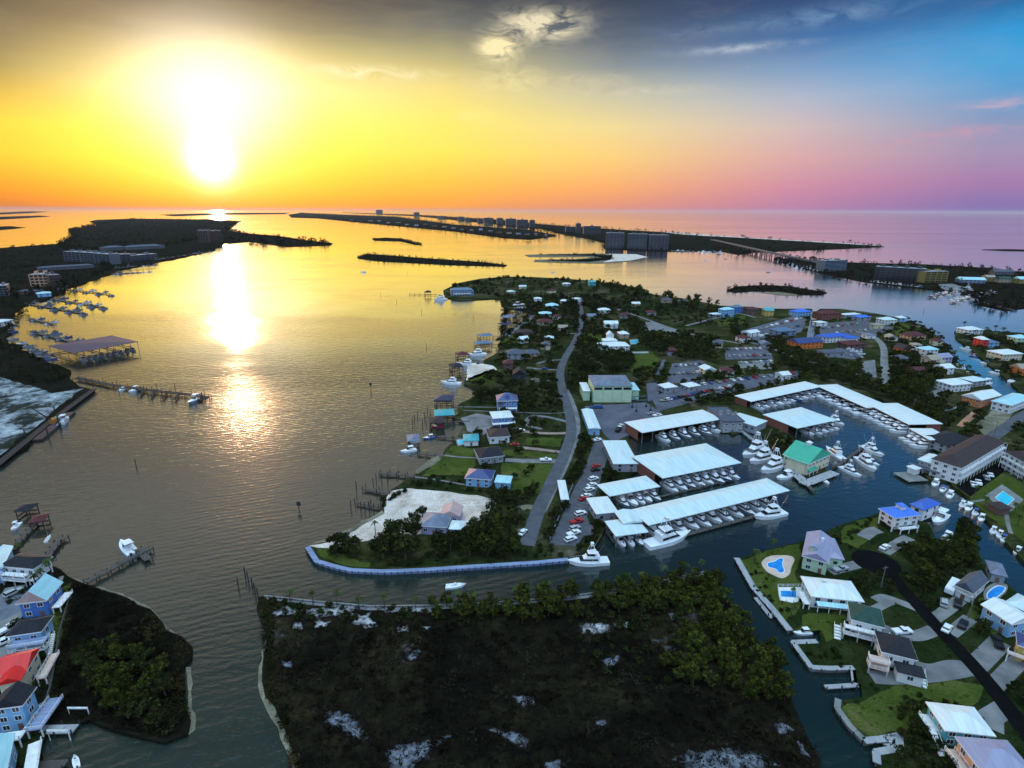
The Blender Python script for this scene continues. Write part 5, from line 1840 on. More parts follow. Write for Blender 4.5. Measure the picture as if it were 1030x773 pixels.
def mass(name, polys, n, smin, smax, m, label=None, cat=None, z=GZ, nl=16, flat=0.6, leaf=0.35, keep=True, seed=3, tall=0.0, rim=None):
    """ground cover or a far wood that reads as one mass"""
    rr = random.Random(seed)
    mb = MB()
    for pxpoly in polys:
        poly = [(q.x, q.y) for q in px(pxpoly, z)]
        xs, ys = [p[0] for p in poly], [p[1] for p in poly]
        if rim:                     # taller growth along the water's edge: step, smallest, largest
            for i in range(len(poly)):
                a, b = Vector(poly[i]), Vector(poly[(i + 1) % len(poly)])
                for j in range(int((b - a).length / rim[0])):
                    if rr.random() < 0.22:
                        continue
                    q = a.lerp(b, (j + rr.random()) * rim[0] / (b - a).length)
                    s = rim[1] + (rim[2] - rim[1]) * rr.random() ** 2.2
                    q += Vector((rr.uniform(-1, 1), rr.uniform(-1, 1))) * s * 1.5
                    leaves(mb, (q.x, q.y, z + s * 0.75), s * 0.85, s * 0.85, s * 0.95, nl, s * 0.34, rr, 0, 0.2)
        k = 0
        for _ in range(n * 30):
            p = (rr.uniform(min(xs), max(xs)), rr.uniform(min(ys), max(ys)))
            if not inside(p, poly) or (keep and not free(p, smin * 0.6)):
                continue
            s = smin + (smax - smin) * rr.random() ** 2
            leaves(mb, (p[0], p[1], z + s * (flat * 0.55 + tall)), s, s, s * flat, nl, s * leaf, rr, 0, 0.25)
            k += 1
            if k >= n:
                break
    o = mb.build(name, m)
    return stuff(o, label, cat)
# ------------------------------------------------------------------ marina sheds and their boats
shed('front', 'long pale-roofed boat shed along the open water, front row of the marina', [(638, 512.5), (650, 530), (789, 494), (775, 482)], 6.6, 1.7, 'pale', 'hip', 14)
shed('second', 'broad hipped boat shed in the second row behind the long front shed', [(642, 459), (661, 482.5), (738, 467), (716, 446)], 7.2, 2.4, 'pale', 'hip', 9)
shed('third', 'boat shed with a flat pale roof beside the restaurant deck', [(633, 425), (642, 436), (721, 423), (711, 412)], 7.0, 0.9, 'white', 'hip', 9)
shed('short', 'short low boat shed joined to the side of the broad hipped shed', [(603, 488), (612, 500), (660, 490), (652, 479.5)], 5.6, 1.1, 'pale', 'hip', 7, wallback=False, ends=False)
shed('annex', 'small stepped boat shed joined to the landward end of the front shed', [(616, 524), (613, 541), (649, 535), (641, 522)], 5.2, 0.8, 'pale', 'hip', 5, wallback=False, ends=False)
house('small square storehouse with a flat pale roof above the marina lane', [(607.5, 444), (615.6, 468), (641.7, 466.6), (629.6, 443)], None, None, 4.6, 'hip', 0.1, 'pale', 'grey', cat='storehouse', name='storehouse', group='marina buildings')
house('small white-roofed storehouse at the bend between lane and front shed', [(591, 501), (599, 520), (620, 514), (612, 500)], None, None, 4.2, 'hip', 0.1, 'white', 'grey', cat='storehouse', name='storehouse', group='marina buildings')
house('narrow pale-roofed storehouse stepping down to the front shed', [(620, 515), (626, 530), (644, 524), (637, 512.7)], None, None, 5.4, 'gable', 0.18, 'pale', 'brick', cat='storehouse', name='storehouse', group='marina buildings')
shed('back', 'narrow flat-roofed boat shed nearest the car parks', [(742, 398), (753, 405), (824, 389.5), (812, 384)], 6.2, 0.9, 'white', 'hip', 10)
shed('square', 'square hipped boat shed alone in the middle of the inner basin', [(772, 416), (798, 433), (831, 424), (815, 409.5)], 6.4, 2.0, 'pale', 'hip', 7)
shed('east_a', 'first long flat-roofed shed of the slanting row along the far basin wall', [(838.5, 386), (824, 389.5), (879, 414), (887, 406)], 6.2, 0.9, 'white', 'hip', 11)
shed('east_b', 'second long flat-roofed shed of the slanting row, beyond the step in the roofs', [(896, 402.6), (879, 410.5), (922.5, 430.7), (939, 423.5)], 6.6, 0.9, 'white', 'hip', 9)
shed('east_c', 'shortest shed of the slanting row, next to the grey dockmaster house', [(931, 428.6), (921.6, 435), (940.7, 446), (953, 440)], 6.2, 0.9, 'white', 'hip', 5)
shed('west', 'large violet-grey covered boat dock standing in open water on tall posts', [(53.5, 348), (70, 356), (134.6, 345.4), (116, 337)], 8.0, 0.7, 'violet', 'hip', 9, wallback=False, ends=False, group=None)

SPORTW = dict(tower_=True, enclosed=True)


def slips(key, n, place, L=13.0, t0=0.04, t1=0.96, out=0.0, kinds=('sport',), seed=1, skip=(), hull=None):
    """boats side by side in a shed, bows to the open front"""
    root, x0, x1, y0, y1 = SHEDS[key]
    rr = random.Random(seed)
    M = Matrix.Translation(root.location) @ Matrix.Rotation(root.rotation_euler.z, 4, 'Z')
    objs = []
    for i in range(n):
        if i in skip:
            continue
        k = kinds[i % len(kinds)]
        ln = L * rr.uniform(0.86, 1.08)
        base = {'sport': 16.0, 'cruiser': 10.0, 'skiff': 7.0}[k]
        x = x0 + (x1 - x0) * (t0 + (t1 - t0) * (i + 0.5) / n)
        y = y0 + ln * 0.32 - out + rr.uniform(-0.6, 0.6)
        p = M @ Vector((x, y, 0))
        kw = dict(tower_=False, enclosed=rr.random() < 0.6) if k == 'sport' else {}
        if k == 'skiff':
            kw = dict(has_top=True)
        if hull:
            kw['body'] = SHADEDB  # covered dock boats darkened in colour to look backlit
        kw['hull'] = hull or rr.choice([HULLW, HULLW, HULLW, HULLW, HULLW, HULLB, HULLG])
        h = root.rotation_euler.z - math.pi / 2
        o = boat(k, (p.x, p.y, 0.05), h + rr.uniform(-0.03, 0.03), ln / base, **kw)
        objs.append(o)
    nn = 'sport fishing yacht' if len(kinds) == 1 and kinds[0] == 'sport' else 'moored motor boat'
    ordinal(objs, nn, place, objs[0]['category'], 'boats ' + place)


slips('front', 11, 'under the long front shed', 13.5, 0.02, 0.90, 2.0, seed=2)
slips('second', 8, 'under the broad hipped shed', 14.0, 0.06, 0.97, 3.4, seed=3)
slips('third', 6, 'under the shed beside the restaurant', 14.5, 0.2, 0.97, 4.2, seed=4)
slips('short', 5, 'under the short low shed', 11.5, 0.2, 1.0, 3.0, ('sport', 'cruiser'), seed=5)
slips('annex', 3, 'under the small stepped shed', 9.0, 0.1, 0.95, 1.0, ('cruiser', 'skiff'), seed=6)
slips('back', 10, 'under the narrow shed nearest the car parks', 11.5, 0.06, 0.97, 3, ('sport', 'cruiser'), seed=7)
slips('square', 4, 'under the square hipped shed', 11.0, 0.3, 0.97, 1.6, ('cruiser', 'sport'), seed=8)
slips('east_a', 10, 'under the first shed of the slanting row', 12.5, 0.06, 0.97, 4.5, ('sport', 'cruiser'), seed=9)
slips('east_b', 7, 'under the second shed of the slanting row', 15.5, 0.02, 0.98, 6.5, seed=10)
slips('east_c', 3, 'under the shortest shed of the slanting row', 15.0, 0.05, 0.95, 6, seed=11)
slips('west', 9, 'under the violet-grey covered dock', 11.0, 0.08, 0.97, 1.0, ('cruiser', 'sport'), seed=12, hull=HULLG)

Y = 'large sport fishing yachts in the open'
for lab, bow, stern in (
        ('white yacht with tower moored off the tip of the sea wall bushes', (570, 568.5), (612, 566)), ('largest white yacht, lying along the outside of the front shed', (694, 540), (650, 551)), ('white yacht with tower off the far corner of the front shed', (757.5, 523.5), (789, 517)),
        ('farther of the two parallel yachts between restaurant and green-roofed house', (746, 463), (769, 452.5)), ('nearer of the two parallel yachts between restaurant and green-roofed house', (753, 468.5), (777, 460)), ('white yacht at the dock, bow towards the long front shed, beside the green-roofed house', (764.5, 478), (788, 468)),
        ('lone white yacht bow-on to the green-roofed house across its dock', (830, 452), (848, 464)), ('white yacht with broad foredeck nearest the camera in the mid-basin cluster', (866.5, 482), (845, 471)), ('white yacht behind the nearest one in the mid-basin cluster', (881, 477), (862, 462)),
        ('tallest three-decked white yacht in the mid-basin cluster', (889, 461.5), (866, 450)), ('white yacht beside the square hipped shed, outermost', (849, 430.5), (833, 422)), ('white yacht tucked between the square shed and the outermost yacht', (844, 435), (829, 427))):
    boat_px(lab, 'sport', bow, stern, Y, tower_=True, enclosed=True)
boat_px('low white cruiser without a tower at the dock near the green-roofed house', 'cruiser', (780, 483.5), (797, 479), Y)
boat_px('small white cruiser between the yachts of the mid-basin cluster', 'cruiser', (885, 470), (871, 464), Y)
boat_px('small pale skiff drifting off the green-roofed house deck', 'skiff', (834, 489), (827, 482.5), None, has_top=False)
boat_px('small white motor boat under way in the channel beside the marsh island', 'skiff', (468, 590), (449, 591.5), None, has_top=False, L=7.6)
boat_px('tiny dark boat trailing a long wake in the bright bay', 'cruiser', (370, 275.2), (362, 275), None, L=13)

# dockmaster, restaurant, green-roofed clubhouse
house('waterfront restaurant with a flat equipment roof and a pale roofed wing', [(714, 411), (727, 426.6), (744, 424), (733, 409)], None, None, 7.0, 'flat', 0.2, 'grey', 'grey', cat='restaurant', name='restaurant', group='marina buildings', lod=2, z=0.6,
      ex=(('qwing', [(739, 410), (746, 425), (756, 429.5), (767, 426)], 5.0, 'hip', 'pale', 0.12), ('deck', -6, 10, -11, -6.5, 1.4, PALEDECK), ('units', [(-4, -3), (-2, 2), (1, -2), (3, 3), (4, -3)])))
house('cream clubhouse with a bright green roof and white cupola on its own dock', (811, 478.5), (833, 468.5), 13, 6.6, 'gable', 0.5, 'green', 'cream', cat='clubhouse', name='clubhouse', group='marina buildings', lod=2, ridge='y',
      ex=(('wing', -6.6, -0.5, 9, 10, 6.0, 'hip', 'green', 0.5, 'y'), ('cupola', 1.0, 'white'), ('porchroof', -10.6, -3, -8.2, -5.6, 3.4, 'green')))
dock('grey boarded deck wrapping the green-roofed clubhouse', [(790, 468), (811, 486), (840, 475)], 5.0, 1.4, PALEDECK, 6, 0.3, group='marina docks')
dock('narrow boarded jetty running out past the clubhouse deck', [(800, 474), (818, 494)], 2.0, 1.2, DECKW, 5, 0.8, group='marina docks')
dock('boarded dock between clubhouse and the mid-basin yachts', [(838, 470), (846, 466), (868, 450)], 2.0, 1.2, DECKW, 5, 1.4, group='marina docks')
dock('footbridge dock curving from the restaurant to the planted strip', [(744, 432), (758, 443), (764, 449)], 2.2, 1.5, PALEDECK, 5, 0.4, group='marina docks', rails=True)
dock('boarded front quay under the long front shed', [(652, 548), (786, 512)], 1.8, 1.0, DECKW, 6, 0.8, group='marina docks')
dock('boarded front quay of the broad hipped shed', [(662, 500), (738, 482)], 1.2, 0.9, DECKW, 6, 1.0, group='marina docks')
dock('wooden quay below the planted strip', [(772, 452), (790, 470)], 2.0, 1.3, DECKW, 5, 0.8, group='marina docks')
house('grey dockmaster house with a pale hipped roof at the end of the slanting sheds', (922, 473), (937, 478), 12, 6.0, 'hip', 0.5, 'pale', 'grey', cat='dock house', name='dock_house', group='marina buildings', lod=2, ex=(('wing', 8.5, 7, 10, 8, 5.0, 'gable', 'pale', 0.3, 'x'), ('porchroof', -7, 7, -8.4, -6.2, 3.2, 'grey')))
dock('wide concrete fuel dock in front of the grey dockmaster house', [(908, 475), (924, 484)], 11, 1.2, CONC, 6, 0.5, group='marina docks')
house('white fuel shelter on the concrete fuel dock', (912, 475), (919, 478), 4, 3.0, 'hip', 0.2, 'white', 'white', cat='shelter', name='fuel_shelter', group='marina buildings', win=False)
house('long dark-roofed building behind the grey dockmaster house', (950, 456), (977, 450), 14, 4.6, 'hip', 0.35, 'black', 'grey', cat='building', name='waterfront_building', group='marina buildings')

# two white apartment rows with dark mansard roofs
for lab, p0, p1, dp in (('nearer white three-storey apartment row with a dark mansard roof', (962, 487), (1006, 460), 12), ('farther white three-storey apartment row with a dark mansard roof, beside the swimming pool', (1007, 470), (1048, 494), 12)):
    r = house(lab, p0, p1, dp, 8.6, 'hip', 0.55, 'brown', 'white', cat='apartment row', name='apartment_row', group='apartment rows by the canal', lod=2)
    wd = frame(p0, p1, dp, GZ)[1]
    for s in (2.9, 5.8):
        MB().box(-wd / 2, wd / 2, -dp / 2 - 1.4, -dp / 2 - 0.02, s - 0.15, s + 0.7).build('balcony', TRIM, r)
    for k in range(int(wd / 4) + 1):
        x = -wd / 2 + 0.2 + (wd - 0.4) * k / int(wd / 4)
        MB().box(x - 0.16, x + 0.16, -dp / 2 - 1.6, -dp / 2 - 1.42, 0, 8.5).build('column', TRIM, r)
# ------------------------------------------------------------------ houses of the canal side (near)
G1 = 'houses on the canal side'
house('white stilt house with a bright blue roof and small cupola', [(889, 513.6), (899.9, 523.6), (921.6, 518), (909, 506.3)], None, None, 6.8, 'hip', 0.5, 'bright_blue', 'white', 2.4, 2, group=G1, ex=(('cupola', 1.3, 'bright_blue'), ('deck', -4.4, 4.4, -6.2, -4.4, 2.4, TRIM)))
house('white boathouse-like house with a blue roof right beside the cupola house', [(917.5, 508), (930.7, 515.4), (944.3, 507), (930.7, 500)], None, None, 5.5, 'hip', 0.55, 'blue', 'white', 0, 1, group=G1)
house('pale green two-storey house with a lavender metal roof near the lobed pool', [(813, 537), (805, 560), (831.3, 566), (840, 542)], None, None, 5.5, 'gable', 0.52, 'lavender', 'pale_green', 0, 2, group=G1, ridge='y', ex=(('qwing', [(828, 541), (832, 565), (843, 562), (842, 540)], 4.6, 'hip', 'lavender', 0.45), ('chimney', 1.2, 2.0), ('dormer', -1.4, -1)))
house('white house with a broad pale hipped roof and glazed lower porch', [(811, 583.5), (813.4, 603), (861.4, 603), (859, 582.5)], None, None, 4.5, 'hip', 0.34, 'white', 'white', 0, 2, group=G1, ex=(('porchroof', -6.5, 8.0, -7.6, -5.8, 3.2, 'cyan'), ('chimney', -2.5, 0.6), ('deck', -10.6, -8.4, -6.5, 0, 2.2, TRIM)))
house('white balconied house with a dark green hipped roof', [(856.5, 607.8), (852, 624), (888.5, 631), (886.6, 612)], None, None, 6.5, 'hip', 0.5, 'dark_green', 'white', 2.2, 2, group=G1, ex=(('deck', -6.2, 6.0, -6.4, -4.6, 4.6, TRIM), ('deck', -6.2, 6.0, -6.4, -4.6, 2.2, TRIM), ('stairs', -8.4, -6.6, -3, -7.5, 2.3)))
house('white house with a black hipped roof and timber-framed balconies', [(885.5, 638.8), (882.6, 657.6), (918, 662.6), (917, 640)], None, None, 6.0, 'hip', 0.5, 'black', 'white', 2.2, 2, group=G1, ex=(('wing', 2.6, -6.2, 6.0, 3.6, 3.6, 'hip', 'black', 0.3, 'x'), ('deck', -7.6, -2.6, -7.6, -4.6, 4.4, PEACHDECK), ('deck', -7.6, -2.6, -7.6, -4.6, 2.2, PEACHDECK), ('stairs', 6.0, 7.0, -3.5, -8, 2.2)))
house('turquoise-walled house with a big white hipped roof', [(941, 712), (949.5, 742), (988, 735), (982, 707)], None, None, 5.0, 'hip', 0.42, 'white', 'teal', 0, 2, group=G1, ex=(('stairs', -7.6, -6.0, -2, -7.5, 2.4), ('deck', -7.6, -4.8, -2, 3, 2.4, TRIM)))
house('violet-grey hipped-roof house standing below the turquoise one', [(978, 747.5), (985, 790), (1030, 774), (1010.6, 739)], None, None, 6.0, 'hip', 0.5, 'lavender', 'peach', 0, 2, group=G1, ex=(('deck', -8.2, -5.8, -5, 4, 3.0, PEACHDECK),))
house('white house with a two-part pale cyan roof by the frame edge', [(1009.5, 601.5), (999.5, 611.4), (1015, 636), (1030, 618)], None, None, 5.4, 'gable', 0.42, 'white', 'sky', 0, 2, group=G1, ex=(('qwing', [(1022, 596), (1016, 606), (1036, 622), (1042, 606)], 5.0, 'hip', 'pale', 0.4),))
house('grey gabled house with a steep roof and white window gable', [(974, 577), (963, 588), (979, 601), (994, 583)], None, None, 4.0, 'gable', 0.95, 'grey', 'white', 0, 2, group=G1, ridge='y', ex=(('deck', -3.2, 3.2, -6.4, -4.4, 2.4, TRIM)))
house('grey hip-roofed cabin on the canal bank behind the gabled house', [(995, 566), (994, 578), (1009, 580), (1010, 566)], None, None, 3.5, 'hip', 0.55, 'slate', 'grey', 0, 1, group=G1)
house('yellow house with peach balconies cut by the frame edge', [(1024, 638), (1021, 649), (1045, 657), (1048, 643)], None, None, 5.5, 'hip', 0.5, 'navy', 'yellow', 0, 2, group=G1, ex=(('deck', -4.5, 4.5, -5.6, -4.0, 3.0, PEACHDECK),))

# bottom-left shore
G2 = 'houses on the near west shore'
house('house with a bright cyan gable roof at the frame edge, topmost of its row', [(-7, 551), (-9, 574), (5, 574), (7, 552)], None, None, 6.2, 'gable', 0.55, 'cyan', 'sky', 0, 2, group=G2, z=1.0, ridge='y')
house('white-decked house under a black hipped roof, by the brown boathouse', [(18.6, 553.5), (11.6, 567), (30, 578), (44, 563)], None, None, 6.0, 'hip', 0.5, 'black', 'white', 2.2, 2, group=G2, z=1.0, ex=(('deck', -4.6, 5.0, -5.9, -3.9, 4.2, TRIM), ('deck', -4.6, 5.0, -5.9, -3.9, 2.1, TRIM), ('deck', 5.1, 7.2, -5, 2, 2.1, TRIM)))
house('house with one strong blue and one cyan roof slope and a pink gable', [(33, 585), (27, 605), (48, 609), (53, 590)], None, None, 6.0, 'gable', 0.95, 'cyan', 'blue', 0, 2, group=G2, z=1.0, ridge='y', rc2=('bright_blue', 'pink'), ex=(('deck', 4.6, 7.2, -4, 4, 2.6, TRIM)))
house('black-roofed house with blue and white decks above the red-roofed one', [(18.6, 622), (14, 637), (44, 640), (45, 623)], None, None, 6.0, 'hip', 0.5, 'black', 'sky', 2.2, 2, group=G2, z=1.0, ex=(('deck', -3, 6.4, -7.0, -3.6, 4.4, BLUEDECK), ('deck', -3, 6.4, -7.0, -3.6, 2.2, TRIM), ('stairs', 6.5, 7.7, -3, -7, 4.4)))
house('cream house with a bright red metal roof', [(7, 655), (3, 677), (31, 680), (29, 657)], None, None, 6.0, 'gable', 0.55, 'red', 'cream', 0, 2, group=G2, z=1.0, ridge='x', ex=(('wing', 1, -5.6, 4.6, 4, 6.0, 'gable', 'red', 0.5, 'y'), ('deck', 5.6, 7.8, -5, 5, 3.0, PEACHDECK)))
house('blue-walled house with a black gabled roof and white window bays', [(3, 692), (-1, 710), (24, 716), (27, 696)], None, None, 8.0, 'gable', 0.7, 'black', 'sky', 0, 2, group=G2, z=1.0, ridge='y', ex=(('deck', 5, 8.5, -6, 4, 3.0, BLUEDECK), ('deck', -4, 5, -8.4, -5.6, 3.0, TRIM)))
house('white-framed blue house in the lower corner of the frame', [(-14, 744), (-14, 790), (10, 790), (6, 742)], None, None, 6.0, 'gable', 0.6, 'cyan', 'sky', 0, 2, group=G2, z=1.0, ridge='y', ex=(('deck', 4.5, 7.2, -5, 5, 3.0, TRIM),))

# ------------------------------------------------------------------ the peninsula
G3 = 'houses on the peninsula'
HS = [
    # label, p0, p1, depth, h, roof, rc, wc, lod, pitch
    ('blue-walled house with a pale flat-pitched roof behind the blue boathouses', (496, 430), (516, 428.5), 13, 5.8, 'hip', 'white', 'blue', 2, 0.28),
    ('tall blue house with a dark navy roof on the shore lawn', (500, 414.5), (521, 414), 13, 7.6, 'hip', 'navy', 'blue', 2, 0.6),
    ('dark brown hip-roofed house in the middle of the shore row', (492, 447), (513, 445.5), 14, 4.2, 'hip', 'brown', 'white', 2, 0.42),
    ('black-roofed low house beside the cyan pavilion', (482, 468), (507, 465), 14, 3.8, 'hip', 'black', 'grey', 2, 0.4),
    ('pale blue house with a dark navy roof at the edge of the lawn', (468, 489), (494, 491), 11, 4.4, 'hip', 'navy', 'sky', 2, 0.45),
    ('white-terraced mansion on the wooded headland', (453, 298.5), (476, 298), 16, 8.5, 'hip', 'steel', 'bluegrey', 1, 0.4),
    ('small white house deep in the headland trees', (537, 304.5), (545, 304.5), 10, 4.5, 'hip', 'white', 'white', 0, 0.35),
    ('house with a pale cyan hipped roof and wide verandah', (549, 312), (562, 312), 16, 4.8, 'hip', 'cyan', 'white', 0, 0.4),
    ('low house with a turquoise roof beside the dark red one', (542, 319.5), (555, 319.5), 12, 4.2, 'hip', 'cyan', 'grey', 0, 0.35),
    ('house with a dark red hipped roof among pines', (540, 328), (556, 328), 15, 4.2, 'hip', 'maroon', 'tan', 0, 0.42),
    ('house with a long brown roof on the shore bend', (520, 339), (537, 338), 14, 4.0, 'hip', 'brown', 'brown', 0, 0.4),
    ('tiny white sail-shaped pavilion on the shore', (524, 346), (532, 345), 8, 3.4, 'gable', 'white', 'white', 0, 0.8),
    ('large dark grey-roofed house, wider of the dark pair on the shore', (509, 362), (528, 362), 16, 5.0, 'hip', 'grey', 'grey', 1, 0.45),
    ('dark grey-roofed house, smaller of the dark pair near the road', (528, 361), (543, 360.5), 13, 4.4, 'hip', 'grey', 'tan', 1, 0.42),
    ('tall dark house with gabled ends above the shore trees', (516, 386), (529, 386), 13, 7.0, 'gable', 'black', 'dark', 1, 0.7),
    ('maroon-roofed house in the shore trees', (506, 372), (516, 372), 11, 5.0, 'hip', 'maroon', 'brown', 1, 0.5),
    ('white-roofed cottage at the head of the shore road', (576, 304.5), (584, 304.5), 11, 4.0, 'hip', 'white', 'white', 0, 0.3),
    ('white house with a pale roof east of the road head', (602, 316), (614, 316), 12, 4.4, 'hip', 'white', 'white', 0, 0.38),
    ('house with a rose red roof beside the sandy track', (624, 321), (636, 321), 13, 4.0, 'hip', 'maroon', 'grey', 0, 0.4),
    ('white house with cross-gabled roof above the big white villa', (608, 330), (622, 330), 13, 4.6, 'gable', 'white', 'white', 0, 0.4),
    ('teal house on the north shore of the peninsula', (592, 289), (600, 289), 12, 7.0, 'hip', 'teal', 'teal', 0, 0.5),
    ('low grey house on the north shore near the teal one', (566, 289.5), (574, 289.5), 12, 4.5, 'hip', 'white', 'grey', 0, 0.35),
    ('dark-roofed bungalow among the north shore pines', (666, 305.5), (677, 305.5), 12, 4.2, 'hip', 'grey', 'tan', 0, 0.45),
    ('second dark-roofed bungalow on the north shore, next to the tall pine', (682, 307), (694, 307), 13, 4.2, 'hip', 'grey', 'brown', 0, 0.42),
    ('tall bright blue house on the north shore', (727, 320), (738, 319), 11, 9.5, 'hip', 'cyan', 'sky', 1, 0.45),
    ('dark blue tall house beside the bright blue one', (738, 316), (747, 315.5), 11, 8.0, 'hip', 'steel', 'blue', 1, 0.5),
    ('maroon-roofed waterfront house between the blue and yellow houses', (751, 317), (763, 317), 12, 6.5, 'hip', 'maroon', 'brown', 1, 0.5),
    ('yellow house with a teal roof on the north shore', (769, 318.5), (778, 318.5), 11, 7.0, 'gable', 'teal', 'yellow', 1, 0.6),
    ('low pale-roofed house behind the bright blue house', (716, 320), (726, 319.5), 10, 3.8, 'hip', 'pale', 'grey', 0, 0.3),
    ('white-roofed workshop beside the trailer yard', (754, 340), (764, 338), 12, 4.5, 'gable', 'white', 'white', 0, 0.3),
    ('boat works with a broad blue roof near the harbour slit', (783, 339), (801, 337.5), 18, 5.5, 'hip', 'steel', 'bluegrey', 0, 0.3),
    ('blue-roofed bait house at the mouth of the harbour slit', (801, 319), (816, 318), 16, 5.5, 'hip', 'bright_blue', 'sky', 1, 0.35),
    ('large maroon-roofed restaurant on the point of the harbour slit', (826, 322.5), (846, 321.5), 20, 7.5, 'hip', 'maroon', 'brick', 1, 0.35),
    ('long low white-roofed net shed behind the maroon restaurant', (849, 320.5), (866, 319.5), 12, 4.0, 'hip', 'white', 'grey', 0, 0.2),
    ('blue-roofed shed at the end of the long net shed', (864, 323.5), (876, 322.5), 13, 4.4, 'hip', 'bright_blue', 'grey', 0, 0.3),
    ('white cube-like office beside the harbour slit', (823, 329), (832, 328.5), 12, 4.5, 'hip', 'white', 'white', 0, 0.15),
    ('orange-walled hall with a navy roof in the harbour village', (802, 352), (828, 350), 18, 6.0, 'gable', 'navy', 'orange', 1, 0.4),
    ('L-shaped blue-roofed market hall in the harbour village', (830, 345.5), (855, 343), 16, 5.5, 'hip', 'blue', 'white', 1, 0.3),
    ('red-brown roofed hall beside the looping road', (852, 352), (871, 351), 17, 4.5, 'hip', 'maroon', 'brown', 0, 0.35),
    ('grey low shed in front of the market hall', (829, 360), (850, 359), 13, 4.2, 'hip', 'grey', 'grey', 0, 0.3),
    ('white pale-roofed house inside the road loop, on the channel', (889, 327), (902, 326.5), 15, 5.5, 'hip', 'pale', 'white', 1, 0.35),
    ('small pale house next to the channel house', (904, 324), (912, 324), 11, 4.5, 'hip', 'pale', 'sky', 0, 0.4),
    ('house with a rusty red-brown roof on the east bank', (915, 343), (931, 342), 15, 4.8, 'hip', 'maroon', 'peach', 1, 0.45),
    ('salmon-walled gabled house beside the looping road', (906, 358), (915, 357.5), 11, 6.0, 'gable', 'brown', 'orange', 1, 0.7),
    ('house with a mint cyan roof on the canal bank', (930, 359), (943, 358), 12, 6.0, 'hip', 'cyan', 'white', 1, 0.4),
    ('cream two-part house below the mint-roofed one', (935, 370), (946, 369), 11, 6.5, 'gable', 'tan', 'cream', 1, 0.6),
    ('lilac house with a violet-grey roof close to the canal', (945, 367), (957, 366), 11, 6.0, 'gable', 'lavender', 'lilac', 1, 0.5),
    ('small white gabled house near the canal', (948, 377.5), (959, 376.5), 11, 5.5, 'gable', 'white', 'white', 1, 0.45),
    ('big white hip-roofed house beside the bare field', (955, 395), (976, 393), 15, 5.5, 'hip', 'white', 'white', 2, 0.4),
    ('low white-roofed canal house attached to the dock', (977, 390), (992, 388), 12, 4.5, 'hip', 'pale', 'grey', 1, 0.3),
    ('bright orange house with a white roof and brick drive', (984, 411), (1005, 405.5), 13, 5.8, 'gable', 'white', 'orange', 2, 0.42),
    ('white two-storey house at the end of the narrow canal', (1014, 417), (1036, 408), 12, 6.0, 'hip', 'cyan', 'white', 2, 0.35),
    ('pair-roofed pale house by the parking lots', (692, 395), (704, 393), 10, 4.0, 'hip', 'white', 'grey', 1, 0.3),
    ('grey hut beside the planted car park', (668, 396), (681, 394.5), 10, 4.0, 'hip', 'white', 'grey', 1, 0.5),
    ('white cottage in the clearing behind the narrow shed', (786, 383), (795, 382), 9, 4.0, 'gable', 'white', 'white', 1, 0.45),
]
for (lab, p0, p1, dp, h, st, rc, wc, lod, pt) in HS:
    ex = ()
    if 'verandah' in lab:
        ex = (('porchroof', -9, 9, -10.5, -8.0, 3.2, 'cyan'),)
    if 'L-shaped' in lab:
        ex = (('wing', 12, -10, 16, 10, 4.6, 'hip', 'blue', 0.3, 'x'),)
    if 'cross-gabled' in lab:
        ex = (('wing', 2, -8, 7, 6, 4.2, 'gable', 'white', 0.5, 'y'),)
    if 'two-part' in lab:
        ex = (('wing', 4, -7, 6, 5, 4.5, 'gable', 'tan', 0.6, 'y'),)
    if lab.startswith('tall blue house'):
        ex = (('deck', -6, 6, -9.4, -6.6, 3.2, TRIM), ('dormer', 0, -1))
    if lab.startswith('pale blue house with a dark navy'):
        ex = (('wing', 12, -1.5, 7, 7, 3.4, 'hip', 'cyan', 0.25, 'x'),)
    if lab.startswith('blue-walled house with a pale'):
        ex = (('deck', -7, 7, -9.0, -6.6, 3.0, TRIM),)
    if 'mansion' in lab:
        ex = (('deck', -13, 13, -12, -8.1, 3.2, TRIM), ('wing', 13, -2, 12, 12, 6.5, 'hip', 'steel', 0.4, 'x'))
    house(lab, p0, p1, dp * 0.86, h, st, pt, rc, wc, 0, lod, group=G3, ex=ex, snug=0.94)
house('big white villa with stepped roofs and a peaked tower', (612, 354), (633, 353.5), 16, 5.0, 'hip', 0.3, 'white', 'white', 0, 1, group=G3, ex=(('wing', -4, 12, 13, 9, 7.0, 'hip', 'white', 0.35, 'x'), ('wing', -2, 18, 6, 6, 11, 'gable', 'white', 0.9, 'y'), ('wing', -12.5, 5, 9, 9, 4.5, 'hip', 'white', 0.3, 'y')))
house('beach house with a violet-grey roof and a pale pink wing on the white sand', (424, 537.5), (449, 539), 10, 4.0, 'hip', 0.45, 'slate', 'lilac', 0, 2, group=G3, ex=(('wing', 5, 7.6, 8, 8, 4.2, 'gable', 'pink', 0.5, 'y'), ('wing', 9.4, -2.5, 5, 6, 3.6, 'hip', 'white', 0.5, 'y')))
house('cyan-roofed pool pavilion on the shore', (467, 449), (481, 448.5), 9, 3.2, 'hip', 0.3, 'teal', 'white', 0, 1, group=G3, cat='pavilion', name='pavilion')
r = house('pale green boat warehouse with four tall doors and a slate roof', (596.5, 405), (635, 405), 26, 12.0, 'hip', 0.14, 'slate', 'pale_green', 0, 1, group='marina buildings', cat='warehouse', name='boat_warehouse', win=False, o=0.4,
          ex=(('wing', -17.6, 1, 4.6, 20, 7, 'hip', 'white', 0.2, 'y'), ('wing', 17.6, 2, 4.6, 18, 7, 'hip', 'cyan', 0.2, 'y')))
wd = frame((596.5, 405), (635, 405), 26, GZ)[1]
